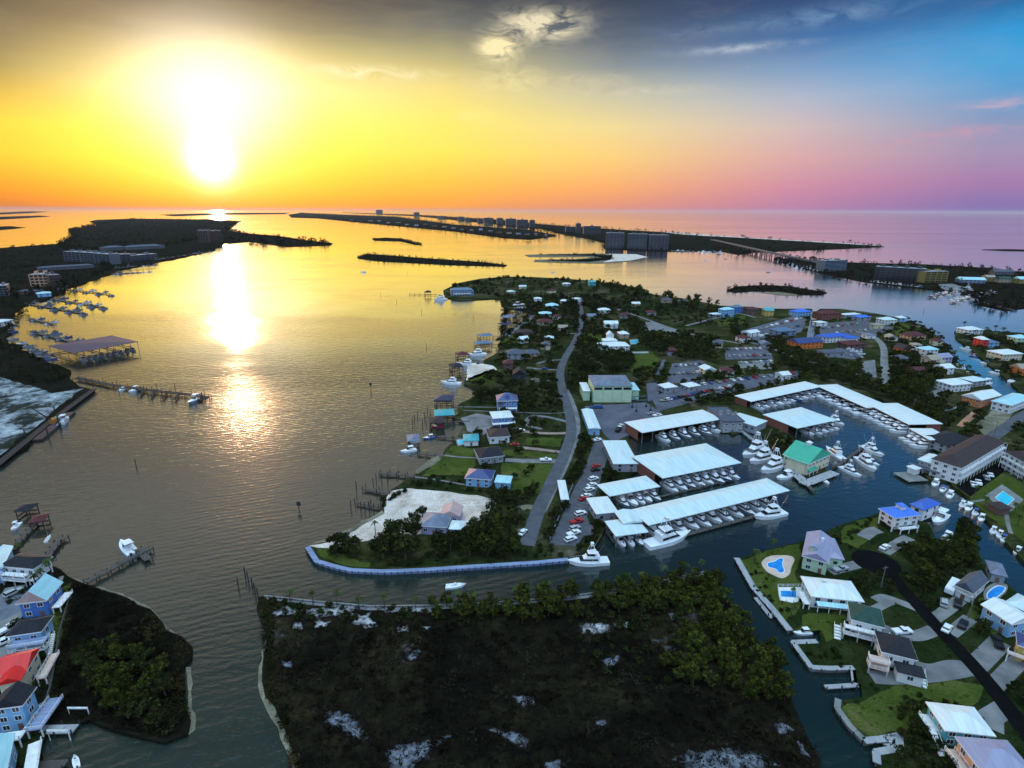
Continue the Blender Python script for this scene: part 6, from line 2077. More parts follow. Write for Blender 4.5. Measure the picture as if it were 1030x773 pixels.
for k in range(4):
    x = -wd / 2 + wd * (k + 0.5) / 4
    MB().box(x - wd * 0.105, x + wd * 0.105, -13.12, -12.98, 0.1, 8.6).build('door', mat('pale_green_door', (0.50, 0.60, 0.40), 0.7, (0.4, 0.5, 0.33), 0.3), r)
    MB().box(x - wd * 0.105, x + wd * 0.105, -13.1, -12.98, 9.3, 11.0).build('window', TINT, r)
house('long narrow pale-roofed shed beside the lane, beyond the yard', (592.5, 438), (603, 438), 33, 4.2, 'gable', 0.2, 'pale', 'sky', 0, 1, group='marina buildings', cat='shed', name='storage_shed', ridge='y')
# lane side trailer building (long flat white roof by the lane)
house('narrow white-roofed open shed at the roadside hedge', (565, 508), (571, 508), 18, 2.8, 'hip', 0.1, 'white', 'grey', 0, 1, group='marina buildings', cat='shed', name='storage_shed', win=False)

# east bank
G4 = 'houses on the east bank of the canal'
for (lab, p0, p1, dp, h, st, rc, wc, lod, pt) in (
        ('white-roofed house on the point of the east bank', (973, 337), (988, 336.5), 14, 5.0, 'hip', 'white', 'white', 1, 0.35), ('bright red house with a white turret roof on the east bank', (986, 350), (993, 350), 10, 8.0, 'hip', 'white', 'red', 1, 0.6), ('low house with a steel blue roof beside the red one', (994, 350), (1004, 349.5), 11, 4.6, 'hip', 'steel', 'sky', 1, 0.4),
        ('cream house with a broad white roof on the east bank', (1008, 363.5), (1027, 362.5), 15, 6.0, 'hip', 'white', 'cream', 2, 0.35), ('orange-walled cottage at the frame edge of the east bank', (1026, 378), (1040, 378), 11, 5.5, 'gable', 'tan', 'orange', 1, 0.5), ('pale green house far along the east bank', (1022, 346), (1036, 346), 12, 5.5, 'hip', 'cyan', 'pale_green', 1, 0.4)):
    house(lab, p0, p1, dp, h, st, pt, rc, wc, 0, lod, group=G4)

# ------------------------------------------------------------------ far banks
for lab, p0, p1, dp, yt, fl, wc in (
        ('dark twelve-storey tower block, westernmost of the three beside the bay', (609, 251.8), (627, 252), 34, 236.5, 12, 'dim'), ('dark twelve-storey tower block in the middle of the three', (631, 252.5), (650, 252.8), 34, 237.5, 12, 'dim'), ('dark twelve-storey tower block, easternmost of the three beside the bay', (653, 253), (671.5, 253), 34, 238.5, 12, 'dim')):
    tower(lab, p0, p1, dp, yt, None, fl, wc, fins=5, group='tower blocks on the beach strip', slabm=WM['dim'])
FAR = [(379, 385, 217.2, 212.6, 'two-humped apartment tower farthest west on the beach strip'), (417, 422, 220.6, 215.2, 'lone slim tower second from the west on the beach strip'), (441, 449, 222.5, 219.0, 'low dark block third from the west on the beach strip'), (461, 467, 224.4, 219.6, 'narrow block beside a wider one on the beach strip'),
       (468, 474, 225.2, 220.8, 'wider block just east of the narrow one on the beach strip'), (481, 486, 226.2, 221.4, 'small pale block before the cube-shaped tower'), (487, 496, 227.4, 220.8, 'cube-shaped tower in the beach strip cluster'), (500, 506, 228.2, 221.0, 'slim tower between cube and long block on the beach strip'),
       (509, 519, 229.4, 221.6, 'tall half of the long stepped block on the beach strip'), (520, 531, 230.6, 222.6, 'lower half of the long stepped block on the beach strip'), (533, 538, 231.2, 223.0, 'square tower at the east end of the beach cluster'), (569, 577, 236, 229.6, 'low long block west of the thin spire tower'), (579.5, 584, 236.4, 226.2, 'thin spire-like tower above the beach'),
       (587, 604, 237.6, 229.0, 'long crenellated block beside the thin spire tower')]
for x0, x1, yb, yt, lab in FAR:
    tower(lab, (x0, yb), (x1, yb), 30, yt + 0.8, None, 6, 'dim', fins=2, group='tower blocks on the beach strip', slabm=WM['dim'])
# resort bank
tower('grey and bluish eight-storey block at the bridge end', (828, 274), (850, 273), 22, 263, None, 8, 'dim', fins=4, slabm=WM['bluegrey'], group='blocks on the resort bank')
tower('long dark five-storey resort block with pale fins', (879, 281), (928, 284), 20, 270, None, 6, 'dark', fins=9, group='blocks on the resort bank', slabm=WM['dark'])
tower('golden yellow resort block beside the long dark one', (928.5, 284.6), (951, 284), 20, 273.5, None, 6, 'gold', fins=4, group='blocks on the resort bank', slabm=WM['gold'])
for lab, p0, p1, dp, h, rc, wc in (('long cyan-roofed resort hall with white gables', (965, 284.5), (991, 285), 16, 6, 'cyan', 'bluegrey'), ('yellow gabled villa west of its twin on the resort bank', (992, 283), (1001, 283), 14, 8, 'tan', 'gold'), ('pale yellow villa with green roof on the resort bank', (1005, 284), (1017, 284), 14, 7, 'dark_green', 'tan'), ('cyan villa cut by the frame edge on the resort bank', (1025, 285), (1040, 285), 16, 8, 'cyan', 'gold'), ('grey flat shore building beyond the yellow villas', (1000, 276), (1020, 276), 16, 6, 'grey', 'dim')):
    house(lab, p0, p1, dp, h, 'gable', 0.5, rc, wc, 0, 0, group='blocks on the resort bank')
# wooded west shore
for lab, p0, p1, dp, yt, fl, wc in (('grey slab block nearest the water on the wooded shore', (66, 262), (82, 263), 24, 253, 5, 'dim'), ('grey slab block second along the wooded shore', (83, 264), (96, 265), 24, 254, 5, 'dim'), ('grey slab block with wide balconies, third along the wooded shore', (97, 265), (112, 266), 24, 255.5, 5, 'dim'),
                                    ('grey terrace block joined to the long sheds', (114, 264), (132, 263.5), 24, 256, 4, 'dim'), ('grey low terrace block at the end of the slab row', (133, 263), (158, 261), 24, 256.5, 3, 'dim'),
                                    ('paired tower half nearer the point, in the sunset glow', (200, 245), (210, 245), 30, 232.5, 9, 'brown'), ('paired tower half farther out on the point', (212, 244.6), (224, 244), 30, 233, 9, 'brown'), ('peach four-storey block among the west shore trees', (32, 288), (50, 287.5), 25, 276, 4, 'peach'), ('brown four-storey wing beside the peach block', (51, 288), (62, 287), 25, 276.5, 4, 'brown'),
                                    ('bluish grey block cut by the frame edge', (-8, 298), (9, 297), 25, 287.5, 4, 'dim')):
    tower(lab, p0, p1, dp, yt, None, fl, wc, fins=4, group='blocks on the wooded shore')
for lab, p0, p1, dp, h, rc, wc in (('long grey-roofed storage hall behind the slab blocks', (129, 251.5), (166, 250), 40, 9, 'grey', 'dim'), ('shorter grey-roofed storage hall beside the long one', (109, 252), (127, 251), 40, 9, 'grey', 'dim'), ('long grey terrace roof in the trees below the slab blocks', (40, 272), (95, 269), 20, 6, 'grey', 'dim'),
                                   ('harbour office with a bright cyan-blue roof', (38, 299), (52, 298), 18, 5, 'cyan', 'sky'), ('long low marina hall beside the harbour office', (18, 296), (37, 296), 16, 5, 'grey', 'brown'), ('small white-roofed shop at the harbour head', (-2, 330), (14, 326), 14, 5, 'white', 'white')):
    house(lab, p0, p1, dp, h, 'hip', 0.25, rc, wc, 0, 0, group='blocks on the wooded shore')
rr = random.Random(5)
spit = []
for i in range(22):
    t = i / 21
    x = 352 + 195 * t
    y = 222.5 + 17.6 * t ** 1.1 + rr.uniform(0, 2)
    o = house('', (x, y), (x + 3.2 + rr.uniform(0, 1.5), y), 16, rr.uniform(6, 11), 'hip', 0.4, rr.choice(['grey', 'brown', 'black', 'slate']), rr.choice(['brown', 'tan', 'grey', 'dim']), 0, 0, win=False, group='houses on the far spit', name='house')
    spit.append(o)
LABELS.pop('', None)
ordinal(spit, 'small dark house', 'along the far spit in the bay', 'house', 'houses on the far spit')

rr = random.Random(8)
for place, spots in (('among the far peninsula trees', [(515, 297), (526, 292), (556, 296), (560, 322), (566, 334), (552, 344), (548, 352), (596, 322), (640, 309), (656, 318), (628, 341), (566, 306)]), ('in the harbour gardens', [(884, 331), (876, 341), (898, 343), (910, 366), (922, 352), (944, 348), (926, 378)]), ('beside the planted car parks', [(714, 378), (733, 379), (750, 345), (722, 350), (770, 350), (676, 358)])):
    objs = []
    for (x, y) in spots:
        wpx = 6.5 + (y - 290) * 0.05
        o = house('', (x - wpx / 2, y), (x + wpx / 2, y + rr.uniform(-0.6, 0.6)), rr.uniform(8, 11), rr.uniform(3.6, 5), rr.choice(['hip', 'gable']), rr.uniform(0.3, 0.5), rr.choice(['white', 'pale', 'grey', 'maroon', 'tan', 'slate']), rr.choice(['white', 'tan', 'grey', 'cream']), 0, 0, cat='cottage', name='cottage', group='cottages ' + place)
        objs.append(o)
    ordinal(objs, 'small cottage', place, 'cottage', 'cottages ' + place)
# ------------------------------------------------------------------ bridge
BRIDGEM = mat('bridge_concrete', (0.12, 0.11, 0.11), 0.9, (0.08, 0.075, 0.075), 0.1)


def bridge():
    pts = [P(716, 242.6, 3), P(738, 247.2, 10), P(757, 251.3, 14), P(776, 255.3, 15), P(797, 259.6, 11), P(826, 265.4, 3)]
    c = pts[2]
    root = thing('road_bridge', 'long grey road bridge on paired piers crossing the pass', 'bridge', (c.x, c.y, 0))
    s = []
    for i in range(len(pts) - 1):
        for k in range(8):
            s.append(pts[i].lerp(pts[i + 1], k / 8))
    s.append(pts[-1])
    for _ in range(3):
        s = [s[0]] + [(s[i - 1] + s[i] * 2 + s[i + 1]) / 4 for i in range(1, len(s) - 1)] + [s[-1]]
    L, Q = [], []
    for i, p in enumerate(s):
        d = (s[min(i + 1, len(s) - 1)] - s[max(i - 1, 0)])
        d.z = 0
        d.normalize()
        n = Vector((-d.y, d.x, 0)) * 8
        L.append(p - c * 1.0 + n + Vector((0, 0, c.z)))
        Q.append(p - c * 1.0 - n + Vector((0, 0, c.z)))
    m = MB()
    ring = []
    for a, b in zip(L, Q):
        ring.append([(a.x, a.y, a.z), (b.x, b.y, b.z), (b.x, b.y, b.z - 2.2), (a.x, a.y, a.z - 2.2)])
    m.loft(ring)
    m.build('deck', BRIDGEM, root)
    for side, nm in ((L, 0), (Q, 1)):
        mm = MB()
        mm.loft([[(p.x - 0.2, p.y, p.z + 0.01), (p.x + 0.2, p.y, p.z + 0.01), (p.x + 0.2, p.y, p.z + 1.1), (p.x - 0.2, p.y, p.z + 1.1)] for p in side])
        mm.build('parapet', BRIDGEM, root)
    for i in range(5, len(s) - 3, 2):
        a, b = L[i].lerp(Q[i], 0.2), L[i].lerp(Q[i], 0.8)
        if a.z < 7.5:
            continue
        pm = MB()
        for p in (a, b):
            pm.tube([(p.x, p.y, -2), (p.x, p.y, p.z - 3.4)], 1.7, 8)
        d = (b - a).normalized()
        e0, e1 = a - d * 2, b + d * 2
        pm.tube([(e0.x, e0.y, a.z - 2.9), (e1.x, e1.y, b.z - 2.9)], 0.8, 6)
        pm.build('pier', BRIDGEM, root)


bridge()

# ------------------------------------------------------------------ boats along the shores
def row_boats(place, pts, head_px=None, kinds=('cruiser', 'skiff', 'sport'), L=(8, 12), group=None, seed=1, noun='moored motor boat', heads=None, by='from the left', dark=False):
    rr = random.Random(seed)
    objs = []
    for i, (x, y) in enumerate(pts):
        k = kinds[rr.randrange(len(kinds))]
        p = P(x, y, 0)
        ln = rr.uniform(*L) * (1.25 if k == 'sport' else 0.8 if k == 'skiff' else 1)
        base = {'sport': 16.0, 'cruiser': 10.0, 'skiff': 7.0, 'sail': 8.0}[k]
        kw = dict(tower_=rr.random() < 0.4, enclosed=True, hull=HULLG if dark else HULLW) if k == 'sport' else dict(top=rr.choice([HULLW, CANVAS, HULLW]), hull=rr.choice([HULLW, HULLW, HULLB, HULLW, HULLG] if not dark else [HULLG, HULLB, HULLG, HULLW])) if k in ('cruiser', 'skiff') else {}
        if dark:  # backlit silhouettes painted in: hulls, decks and tops get darker colours
            kw['body'] = SHADEDB
            kw.pop('top', None)
            if k != 'sport':
                kw['top'] = SHADEDB
        hd = (heads[i % len(heads)] if heads else rr.uniform(0, 360)) + rr.uniform(-6, 6)
        objs.append(boat(k, (p.x, p.y, 0), R_(hd), ln / base, **kw))
    ordinal(objs, noun, place, 'motor boat', 'boats ' + place, by=by)
    return objs


def line(a, b, n):
    return [(a[0] + (b[0] - a[0]) * i / max(1, n - 1), a[1] + (b[1] - a[1]) * i / max(1, n - 1)) for i in range(n)]


# west marina: four finger docks with boats on both sides
WD = [((60, 290), (112, 296), 9, 'at the first finger dock of the wooded shore'), ((58, 301), (104, 309), 9, 'at the second finger dock of the wooded shore'), ((27, 305), (84, 315), 9, 'at the third finger dock of the wooded shore'), ((34, 321), (54, 326), 4, 'at the short dock below the harbour office'), ((36, 334), (78, 345), 8, 'at the dock beside the covered dock')]
for i, (a, b, n, pl) in enumerate(WD):
    dock('dark finger dock ' + {0: 'farthest along the wooded shore, below the peach block', 1: 'second from the far end of the wooded shore marina', 2: 'running past the harbour office of the wooded shore', 3: 'shortest of the wooded shore marina', 4: 'nearest the violet-grey covered dock'}[i], [(a[0] - 6, a[1] - 1.0), b], 4.5, 1.2, DECKW, 9, 1.5, 'docks of the wooded shore')
    row_boats(pl, [(x + 0.6, y + (-1.6 if k % 2 else 2.0)) for k, (x, y) in enumerate(line(a, b, n))], heads=[70, 250], seed=20 + i, L=(8.5, 12), dark=True)
row_boats('along the curved bank behind the covered dock', line((12, 328), (14, 342), 3) + line((22, 346), (52, 362), 6), heads=[30, 60], seed=31, L=(9, 12), dark=True)
row_boats('in the far marina below the slab blocks', line((118, 270), (156, 267), 7) + line((116, 276), (150, 274), 7), heads=[60, 240], seed=33, L=(11, 15), dark=True)
row_boats('in front of the paired towers', line((158, 262), (212, 254), 11), heads=[50, 230], seed=34, L=(12, 16), dark=True)
dock('long dark dock of the far marina below the slab blocks', [(104, 274), (156, 270)], 3, 1.2, DECKW, 12, 1.5, 'docks of the wooded shore')

# long working pier with finger piers
dock('long dark fishing pier reaching into the bay below the covered dock', [(76, 380), (110, 387), (150, 392.5), (200, 398), (207, 400)], 4.2, 1.6, PILEM, 8, 1.8, 'docks of the wooded shore')
for i, (x, y) in enumerate(((146, 392), (157, 393.5), (169, 395), (181, 396.5))):
    dock(['first short finger pier of the long fishing pier', 'second short finger pier of the long fishing pier', 'third short finger pier of the long fishing pier', 'outermost short finger pier of the long fishing pier'][i], [(x, y), (x - 6, y + 5.5)], 2.0, 1.4, PILEM, 8, 1.8, 'docks of the wooded shore')
boat_px('small covered boat under the inner end of the long fishing pier', 'cruiser', (118, 394), (127, 391.5), 'boats at the long fishing pier')
boat_px('white cruiser moored halfway along the long fishing pier', 'cruiser', (129, 396), (141, 391.5), 'boats at the long fishing pier')
boat_px('dark boat lying at the outer head of the long fishing pier', 'cruiser', (189, 408), (201, 401), 'boats at the long fishing pier', hull=HULLG)
dock('dark square platform at the outer head of the long fishing pier', [(201, 402.5), (207, 399)], 7.0, 1.5, PILEM, 6, 1.8, 'docks of the wooded shore')
pl = []
for x, y in ((104, 385), (118, 388), (134, 393.5), (152, 398), (163, 400), (172, 402), (186, 402), (120, 396), (206, 398), (176, 391), (204, 404), (158, 391)):
    pl.append(piling((x, y), 4.2, 0.22))
ordinal(pl, 'tall dark mooring pile', 'beside the long fishing pier', 'pile', 'piles of the long fishing pier')

# bulkhead, barge with crane, spud pile
def bulkhead(label, pts, z, m, capm, base=0.0, width=0.9, panels=2.4, group=None, top=0.35):
    q = [P(x, y, z) for x, y in pts]
    c = q[0]
    root = thing('sea_wall', label, 'sea wall', (c.x, c.y, 0), 0, group)
    f, cp, ps = MB(), MB(), MB()
    for i in range(len(q) - 1):
        a, b = q[i] - c, q[i + 1] - c
        d = b - a
        L = d.length
        u = d / L
        n = Vector((-u.y, u.x, 0))
        o = [a + n * 0.1, a - n * 0.25, b - n * 0.25, b + n * 0.1]
        f.add([(p.x, p.y, -1.5) for p in o] + [(p.x, p.y, z + top * 0.3) for p in o], [(3, 2, 1, 0), (4, 5, 6, 7), (0, 1, 5, 4), (1, 2, 6, 5), (2, 3, 7, 6), (3, 0, 4, 7)])
        zz = z + top + 0.004 * (i % 2)
        o = [a + n * width / 2, a - n * width / 2, b - n * width / 2 + u * 0.2, b + n * width / 2 + u * 0.2]
        cp.add([(p.x, p.y, z + top * 0.3 + 0.003) for p in o] + [(p.x, p.y, zz) for p in o], [(3, 2, 1, 0), (4, 5, 6, 7), (0, 1, 5, 4), (1, 2, 6, 5), (2, 3, 7, 6), (3, 0, 4, 7)])
        k = max(1, int(L / panels))
        for j in range(k):
            p = a + d * ((j + 0.5) / k) - n * (width / 2 + 0.12)
            ps.tube([(p.x, p.y, -1.5), (p.x, p.y, z + top + 0.25)], 0.16, 5)
    f.build('wall_face', m, root)
    cp.build('coping', capm, root)
    ps.build('pile_row', PILEM, root)['kind'] = 'stuff'
    return root


bulkhead('blue-grey boarded sea wall curving round the tip of the peninsula', [(309.5, 551), (318.5, 565), (335, 570), (352, 574), (384, 575.5), (424, 574), (462, 571.5), (500, 569), (540, 566.5), (571, 563.5)], GZ, BLUEDECK, BLUEDECK, width=2.0, panels=2.2)
bulkhead('dark timber bulkhead holding the grey sand spit', [(95, 391.5), (70, 410), (45, 429), (20, 449.5), (-4, 469)], GZ + 0.4, PILEM, mat('dark_timber', (0.022, 0.02, 0.02), 0.95, None, 0.5), width=4.0, panels=3.5)
bulkhead('thin pale sea wall along the marsh island channel', [(266, 600), (322, 606), (372, 610.3), (433, 609.8), (480, 607.8), (529, 604.2), (570, 601), (636, 591), (658, 586), (708, 575.8), (722, 577)], 0.9, MATS['concrete'], CONC, width=0.6, panels=4)
bulkhead('weathered boarded sea wall below the lobed pool', [(741, 562), (758, 592), (776, 612), (794, 634.5)], GZ, GREYPILE, PALEDECK, width=2.2, panels=3)
bulkhead('boarded sea wall turning into the boat slip of the balconied houses', [(797, 646), (816, 672), (834, 673), (858, 672.5)], GZ, GREYPILE, PALEDECK, width=1.6, panels=3)
bulkhead('rock-edged sea wall below the dark lawn', [(843, 704), (842, 713), (855, 731), (868, 744)], GZ, GREYPILE, CONC, width=1.6, panels=3)
bulkhead('pale walled boat slip of the turquoise house', [(869, 746), (886, 744.5), (904, 741), (905, 753.5), (881, 757.5), (882, 768)], GZ, GREYPILE, PALEDECK, width=1.8, panels=3)
dock('boarded pier enclosing the empty boat slip', [(858, 674), (860, 689), (830, 691)], 1.4, 1.2, PALEDECK, 4, 0.8)
dock('wooden landing beside the boat lift', [(797, 646), (822, 645)], 1.8, 1.3, PALEDECK, 4, 0.8)
dock('low boarded walk below the sea wall of the lobed pool', [(760, 601), (775, 620), (779, 617)], 1.4, 0.8, PALEDECK, 4, 0.8)

bg_c = P(52, 430, 0)
br_d = (P(70, 416, 0) - P(36, 444, 0))
brz = math.atan2(br_d.y, br_d.x)
bt = thing('work_barge', 'flat rusty work barge with a crane boom moored at the timber bulkhead', 'barge', (bg_c.x, bg_c.y, 0), brz)
bl = br_d.length
MB().loft([[(x, -4.5, -0.5 + k), (x, 4.5, -0.5 + k), (x, 4.5, 1.3), (x, -4.5, 1.3)] for x, k in ((-bl / 2, 0.9), (-bl / 2 + 1.5, 0), (bl / 2 - 1.5, 0), (bl / 2, 0.9))]).build('hull', mat('rusty_steel', (0.06, 0.032, 0.026), 0.9, (0.03, 0.018, 0.016), 0.4), bt)
MB().box(-bl / 2 + 0.5, bl / 2 - 0.5, -4.2, 4.2, 1.302, 1.36).build('deck', mat('barge_deck', (0.10, 0.055, 0.045), 0.95, (0.05, 0.03, 0.028), 0.3), bt)
MB().box(2, 6.5, -1.6, 1.6, 1.362, 4.2).box(2.6, 5.9, -1.7, 1.7, 2.6, 3.6).build('crane_cab', mat('crane_paint', (0.30, 0.13, 0.03), 0.6, None, 0.4), bt)
MB().tube([(3.0, 0.6, 3.8), (-5.5, 5.5, 15.5)], [0.45, 0.22], 6).tube([(5.8, 0, 4.1), (4.6, 0.4, 7.5), (-5.2, 5.3, 15.2)], 0.08, 4).build('crane_boom', PILEM, bt)
for x, y in ((-bl / 2 + 2, 3.9), (bl / 2 - 6, 4.1), (-2, -4.9)):
    MB().tube([(x, y, -2), (x, y, 8)], 0.3, 7).build('spud_pile', PILEM, bt)
MB().box(8, 11, -2, 1.5, 1.362, 3.4).box(8.2, 10.8, -2.06, 1.4, 2.2, 3.0).build('deck_house', HULLG, bt)
boat_px('dark work skiff tied to the outer side of the rusty barge', 'skiff', (69, 422), (61, 430), None, hull=HULLG)
tag(piling((49, 441), 7.0, 0.35), 'thick dark pile standing in the water beside the rusty barge', 'pile')
pl = [piling(p, 3.4, 0.22) for p in ((84, 401), (88, 398.5), (92, 396), (80, 405), (56, 425), (74, 409))]
ordinal(pl, 'dark mooring pile', 'along the outer end of the timber bulkhead', 'pile', 'piles of the timber bulkhead')

# west shore of the peninsula: docks, boathouses, boats, piles
boathouse('violet hip-roofed boathouse standing highest off the west shore', (437, 412), (455, 412), 11, 6.4, 'violet', 'hip', 0.35, upper=True)
boathouse('flat cyan-roofed boathouse next to the violet one', (438, 426), (457, 425), 11, 5.0, 'teal', 'hip', 0.12)
boathouse('dark boathouse by the pink-hulled boat', (433, 433), (447, 432), 10, 4.6, 'brown', 'hip', 0.3)
boathouse('teal-roofed boathouse, farther of the teal pair', (483, 343), (496, 342), 11, 4.6, 'steel', 'hip', 0.25)
boathouse('teal-roofed boathouse, nearer of the teal pair', (479, 351), (495, 350), 11, 4.6, 'steel', 'hip', 0.25)
boathouse('maroon-roofed boathouse behind the white cruiser', (461, 363), (472, 362), 10, 4.6, 'maroon', 'hip', 0.4)
boathouse('black boathouse between two moored cruisers', (455, 376), (466, 375), 12, 5.0, 'black', 'hip', 0.35)
boathouse('grey boathouse at the bend of the west shore, farther one', (510, 324), (520, 322), 12, 4.6, 'slate', 'hip', 0.3)
boathouse('grey boathouse at the bend of the west shore, nearer one', (508.5, 331), (517, 329), 12, 4.4, 'violet', 'hip', 0.3)
boathouse('small dark boathouse behind the shore cruiser on its pier', (411, 451), (422, 450), 9, 4.2, 'slate', 'hip', 0.25)
boathouse('tiny dark boathouse at the end of the headland jetty', (427, 299), (433, 299), 12, 6.0, 'black', 'hip', 0.5)
dock('thin jetty running out from the headland past the tiny boathouse', [(448, 297.5), (412, 296.5)], 2.2, 1.3, DECKW, 8, 1.2)
G5 = 'boats on the west shore of the peninsula'
for lab, k, a, b, kw in (('white cruiser moored at the tip of the wooded headland', 'sport', (436, 303.5), (449, 302), dict(tower_=False, enclosed=True)), ('white yacht in front of the nearer teal boathouse', 'sport', (469, 359), (489, 357), dict(tower_=False, enclosed=True)), ('white cruiser in front of the maroon boathouse', 'sport', (459, 367.5), (479, 368), dict(tower_=False, enclosed=True)),
                         ('white cruiser moored below the black boathouse', 'sport', (443, 386), (464, 387), dict(tower_=False, enclosed=True)), ('white boat farthest up the west shore beside the sandy bank', 'cruiser', (514, 309), (524, 308), {}), ('second white boat up the west shore, next to the sandy bank', 'cruiser', (517, 312.5), (529, 311), {}),
                         ('pink-hulled boat under the dark boathouse', 'cruiser', (433, 430.5), (446, 429), dict(hull=HULLR, top=HULLR)), ('dark blue cruiser moored beyond the pier of the empty lawn', 'cruiser', (425, 442), (438, 440.5), dict(hull=HULLB)), ('white cruiser on its own small pier off the lawn', 'cruiser', (402, 456), (419, 453), {}), ('white skiff on a lift behind the cruiser off the lawn', 'skiff', (412, 446), (422, 444.5), {})):
    boat_px(lab, k, a, b, G5, **kw)
for lab, pts, wd, ph in (('dark pier from the lawn to the white cruiser', [(446, 459), (421, 456)], 1.8, 0.8), ('dark pier with a pink-lit deck across the grass bank', [(418, 479.5), (400, 477), (382, 476)], 2.0, 1.4), ('broken dark pier off the white beach, upper one', [(393, 496), (380, 494), (366, 491)], 2.2, 1.6), ('broken dark pier off the white beach, lower one', [(384, 510), (372, 508), (358, 505)], 1.6, 2.2),
                         ('short walkway from the sand to the cyan boathouse', [(472, 424), (457, 424)], 1.8, 0.8), ('walkway from the lawn to the dark blue cruiser', [(464, 441), (440, 439)], 1.8, 0.8), ('long walk from the blue house to the violet boathouse', [(462, 410), (455, 409.5)], 1.6, 0.8), ('walkway to the maroon boathouse', [(485, 364), (472, 362)], 1.8, 0.8),
                         ('walkway to the farther teal boathouse', [(504, 339), (496, 339)], 1.6, 0.8), ('walkway to the nearer teal boathouse', [(502, 347), (494, 347)], 1.6, 0.8), ('walkway to the black boathouse', [(470, 377), (462, 376)], 1.6, 0.8), ('short walk to the grey boathouses at the bend', [(526, 322), (518, 321)], 1.6, 0.8)):
    dock(lab, pts, wd, 1.3, DECKW, 4.5, ph)
pl = [piling(p, 4.6, 0.24) for p in ((415, 429), (417, 424), (420, 421), (427, 421), (425, 429), (430, 416), (428.5, 425), (433, 420))]
ordinal(pl, 'tall dark pile', 'in the cluster off the violet boathouse', 'pile', 'piles off the violet boathouse')
pl = [piling(p, 4.2, 0.22) for p in ((353, 512), (358.5, 492), (363, 513), (367, 513.5), (371.5, 514.5), (376, 515), (381, 515), (378.5, 484), (384, 485), (390, 486), (375.5, 489))]
ordinal(pl, 'dark pile', 'around the broken piers off the beach', 'pile', 'piles off the white beach')
pl = [piling(p, 4.4, 0.24) for p in ((247, 581), (250, 585), (254, 591), (257, 597), (260, 602))]
ordinal(pl, 'dark leaning pile', 'in the short line off the marsh island corner', 'pile', 'piles off the marsh island')
for (x, y), lab in (((373, 391), 'channel marker with a square board in the open bay'), ((301, 514), 'channel marker post beside the peninsula tip, nearest one'), ((383, 298), 'slim channel marker in the bright bay, tallest'), ((399, 305), 'slim channel marker off the headland jetty'), ((424, 315), 'slim channel marker between headland and west shore'), ((476, 321), 'slim channel marker close to the boathouse bend'), ((429, 350), 'slim channel marker off the teal boathouses'),
                    ((137, 470), 'low marker post off the timber bulkhead'), ((240, 592), 'marker post off the marsh island pile line'), ((410, 276), 'slim marker post near the long islet'), ((780, 352 - 50), 'slim marker post off the north shore'), ((929, 314), 'slim marker post in the eastern channel')):
    tag(piling((x, y), 4.6, 0.22, top='square' in lab or 'nearest' in lab), lab, 'marker post', 'channel markers')

# near west shore docks
G6 = 'docks of the near west shore'
dock('long straight pier with railings reaching from the marsh corner', [(86, 586), (152, 551)], 2.2, 1.6, DECKW, 4, 0.6, G6, rails=True)
dock('cross platform at the head of the long straight pier', [(138, 552), (149, 563)], 2.6, 1.5, DECKW, 4, 0.6, G6)
boat_px('white cruiser moored at the long straight pier', 'cruiser', (122, 547), (135, 560), None)
dock('pier under the two small boathouses of the near shore', [(8, 556), (34, 528)], 1.8, 1.4, DECKW, 4, 0.8, G6)
boathouse('black-roofed boathouse at the head of the near pier', (17, 522), (31, 521), 6, 3.6, 'black', 'hip', 0.35, group='boathouses of the near west shore')
boathouse('brown-roofed boathouse at the head of the near pier', (31, 534), (45, 532), 6, 3.6, 'brick' if 'brick' in RM else 'maroon', 'hip', 0.35, group='boathouses of the near west shore')
boat_px('white skiff on the lift beside the black-roofed boathouse', 'skiff', (12, 536), (20, 527), None)
dock('dark pier with a round end platform beside the sailing boat', [(46, 562), (58, 545), (66, 540)], 2.4, 1.4, DECKW, 4, 0.8, G6)
boat_px('small white sailing boat beside the round-ended pier', 'sail', (51, 539), (46, 546), None)
dock('dark boat-lift pier below the blue house, in the inlet', [(41, 734), (76, 733)], 2.6, 1.2, PALEDECK, 4, 1.2, G6)
dock('brown pier at the lower frame edge', [(34, 770), (66, 768)], 2.2, 1.2, DECKW, 4, 0.8, G6)
boat_px('white skiff at the end of the brown lower pier', 'skiff', (75, 761), (78, 773), None, has_top=False)
lt = thing('boat_lift', 'white framed boat lift over the dark inlet pier', 'boat lift', P(71, 733, 0))
for sy in (-1, 1):
    MB().tube([(-2.6, sy * 3.4, -1), (-2.6, sy * 3.4, 3.0), (2.6, sy * 3.4, 3.0), (2.6, sy * 3.4, -1)], 0.16, 6).build('lift_frame', TRIM, lt)
    MB().box(-2.7, 2.7, sy * 3.4 - 0.12, sy * 3.4 + 0.12, 3.17, 3.4).build('lift_beam', TRIM, lt)

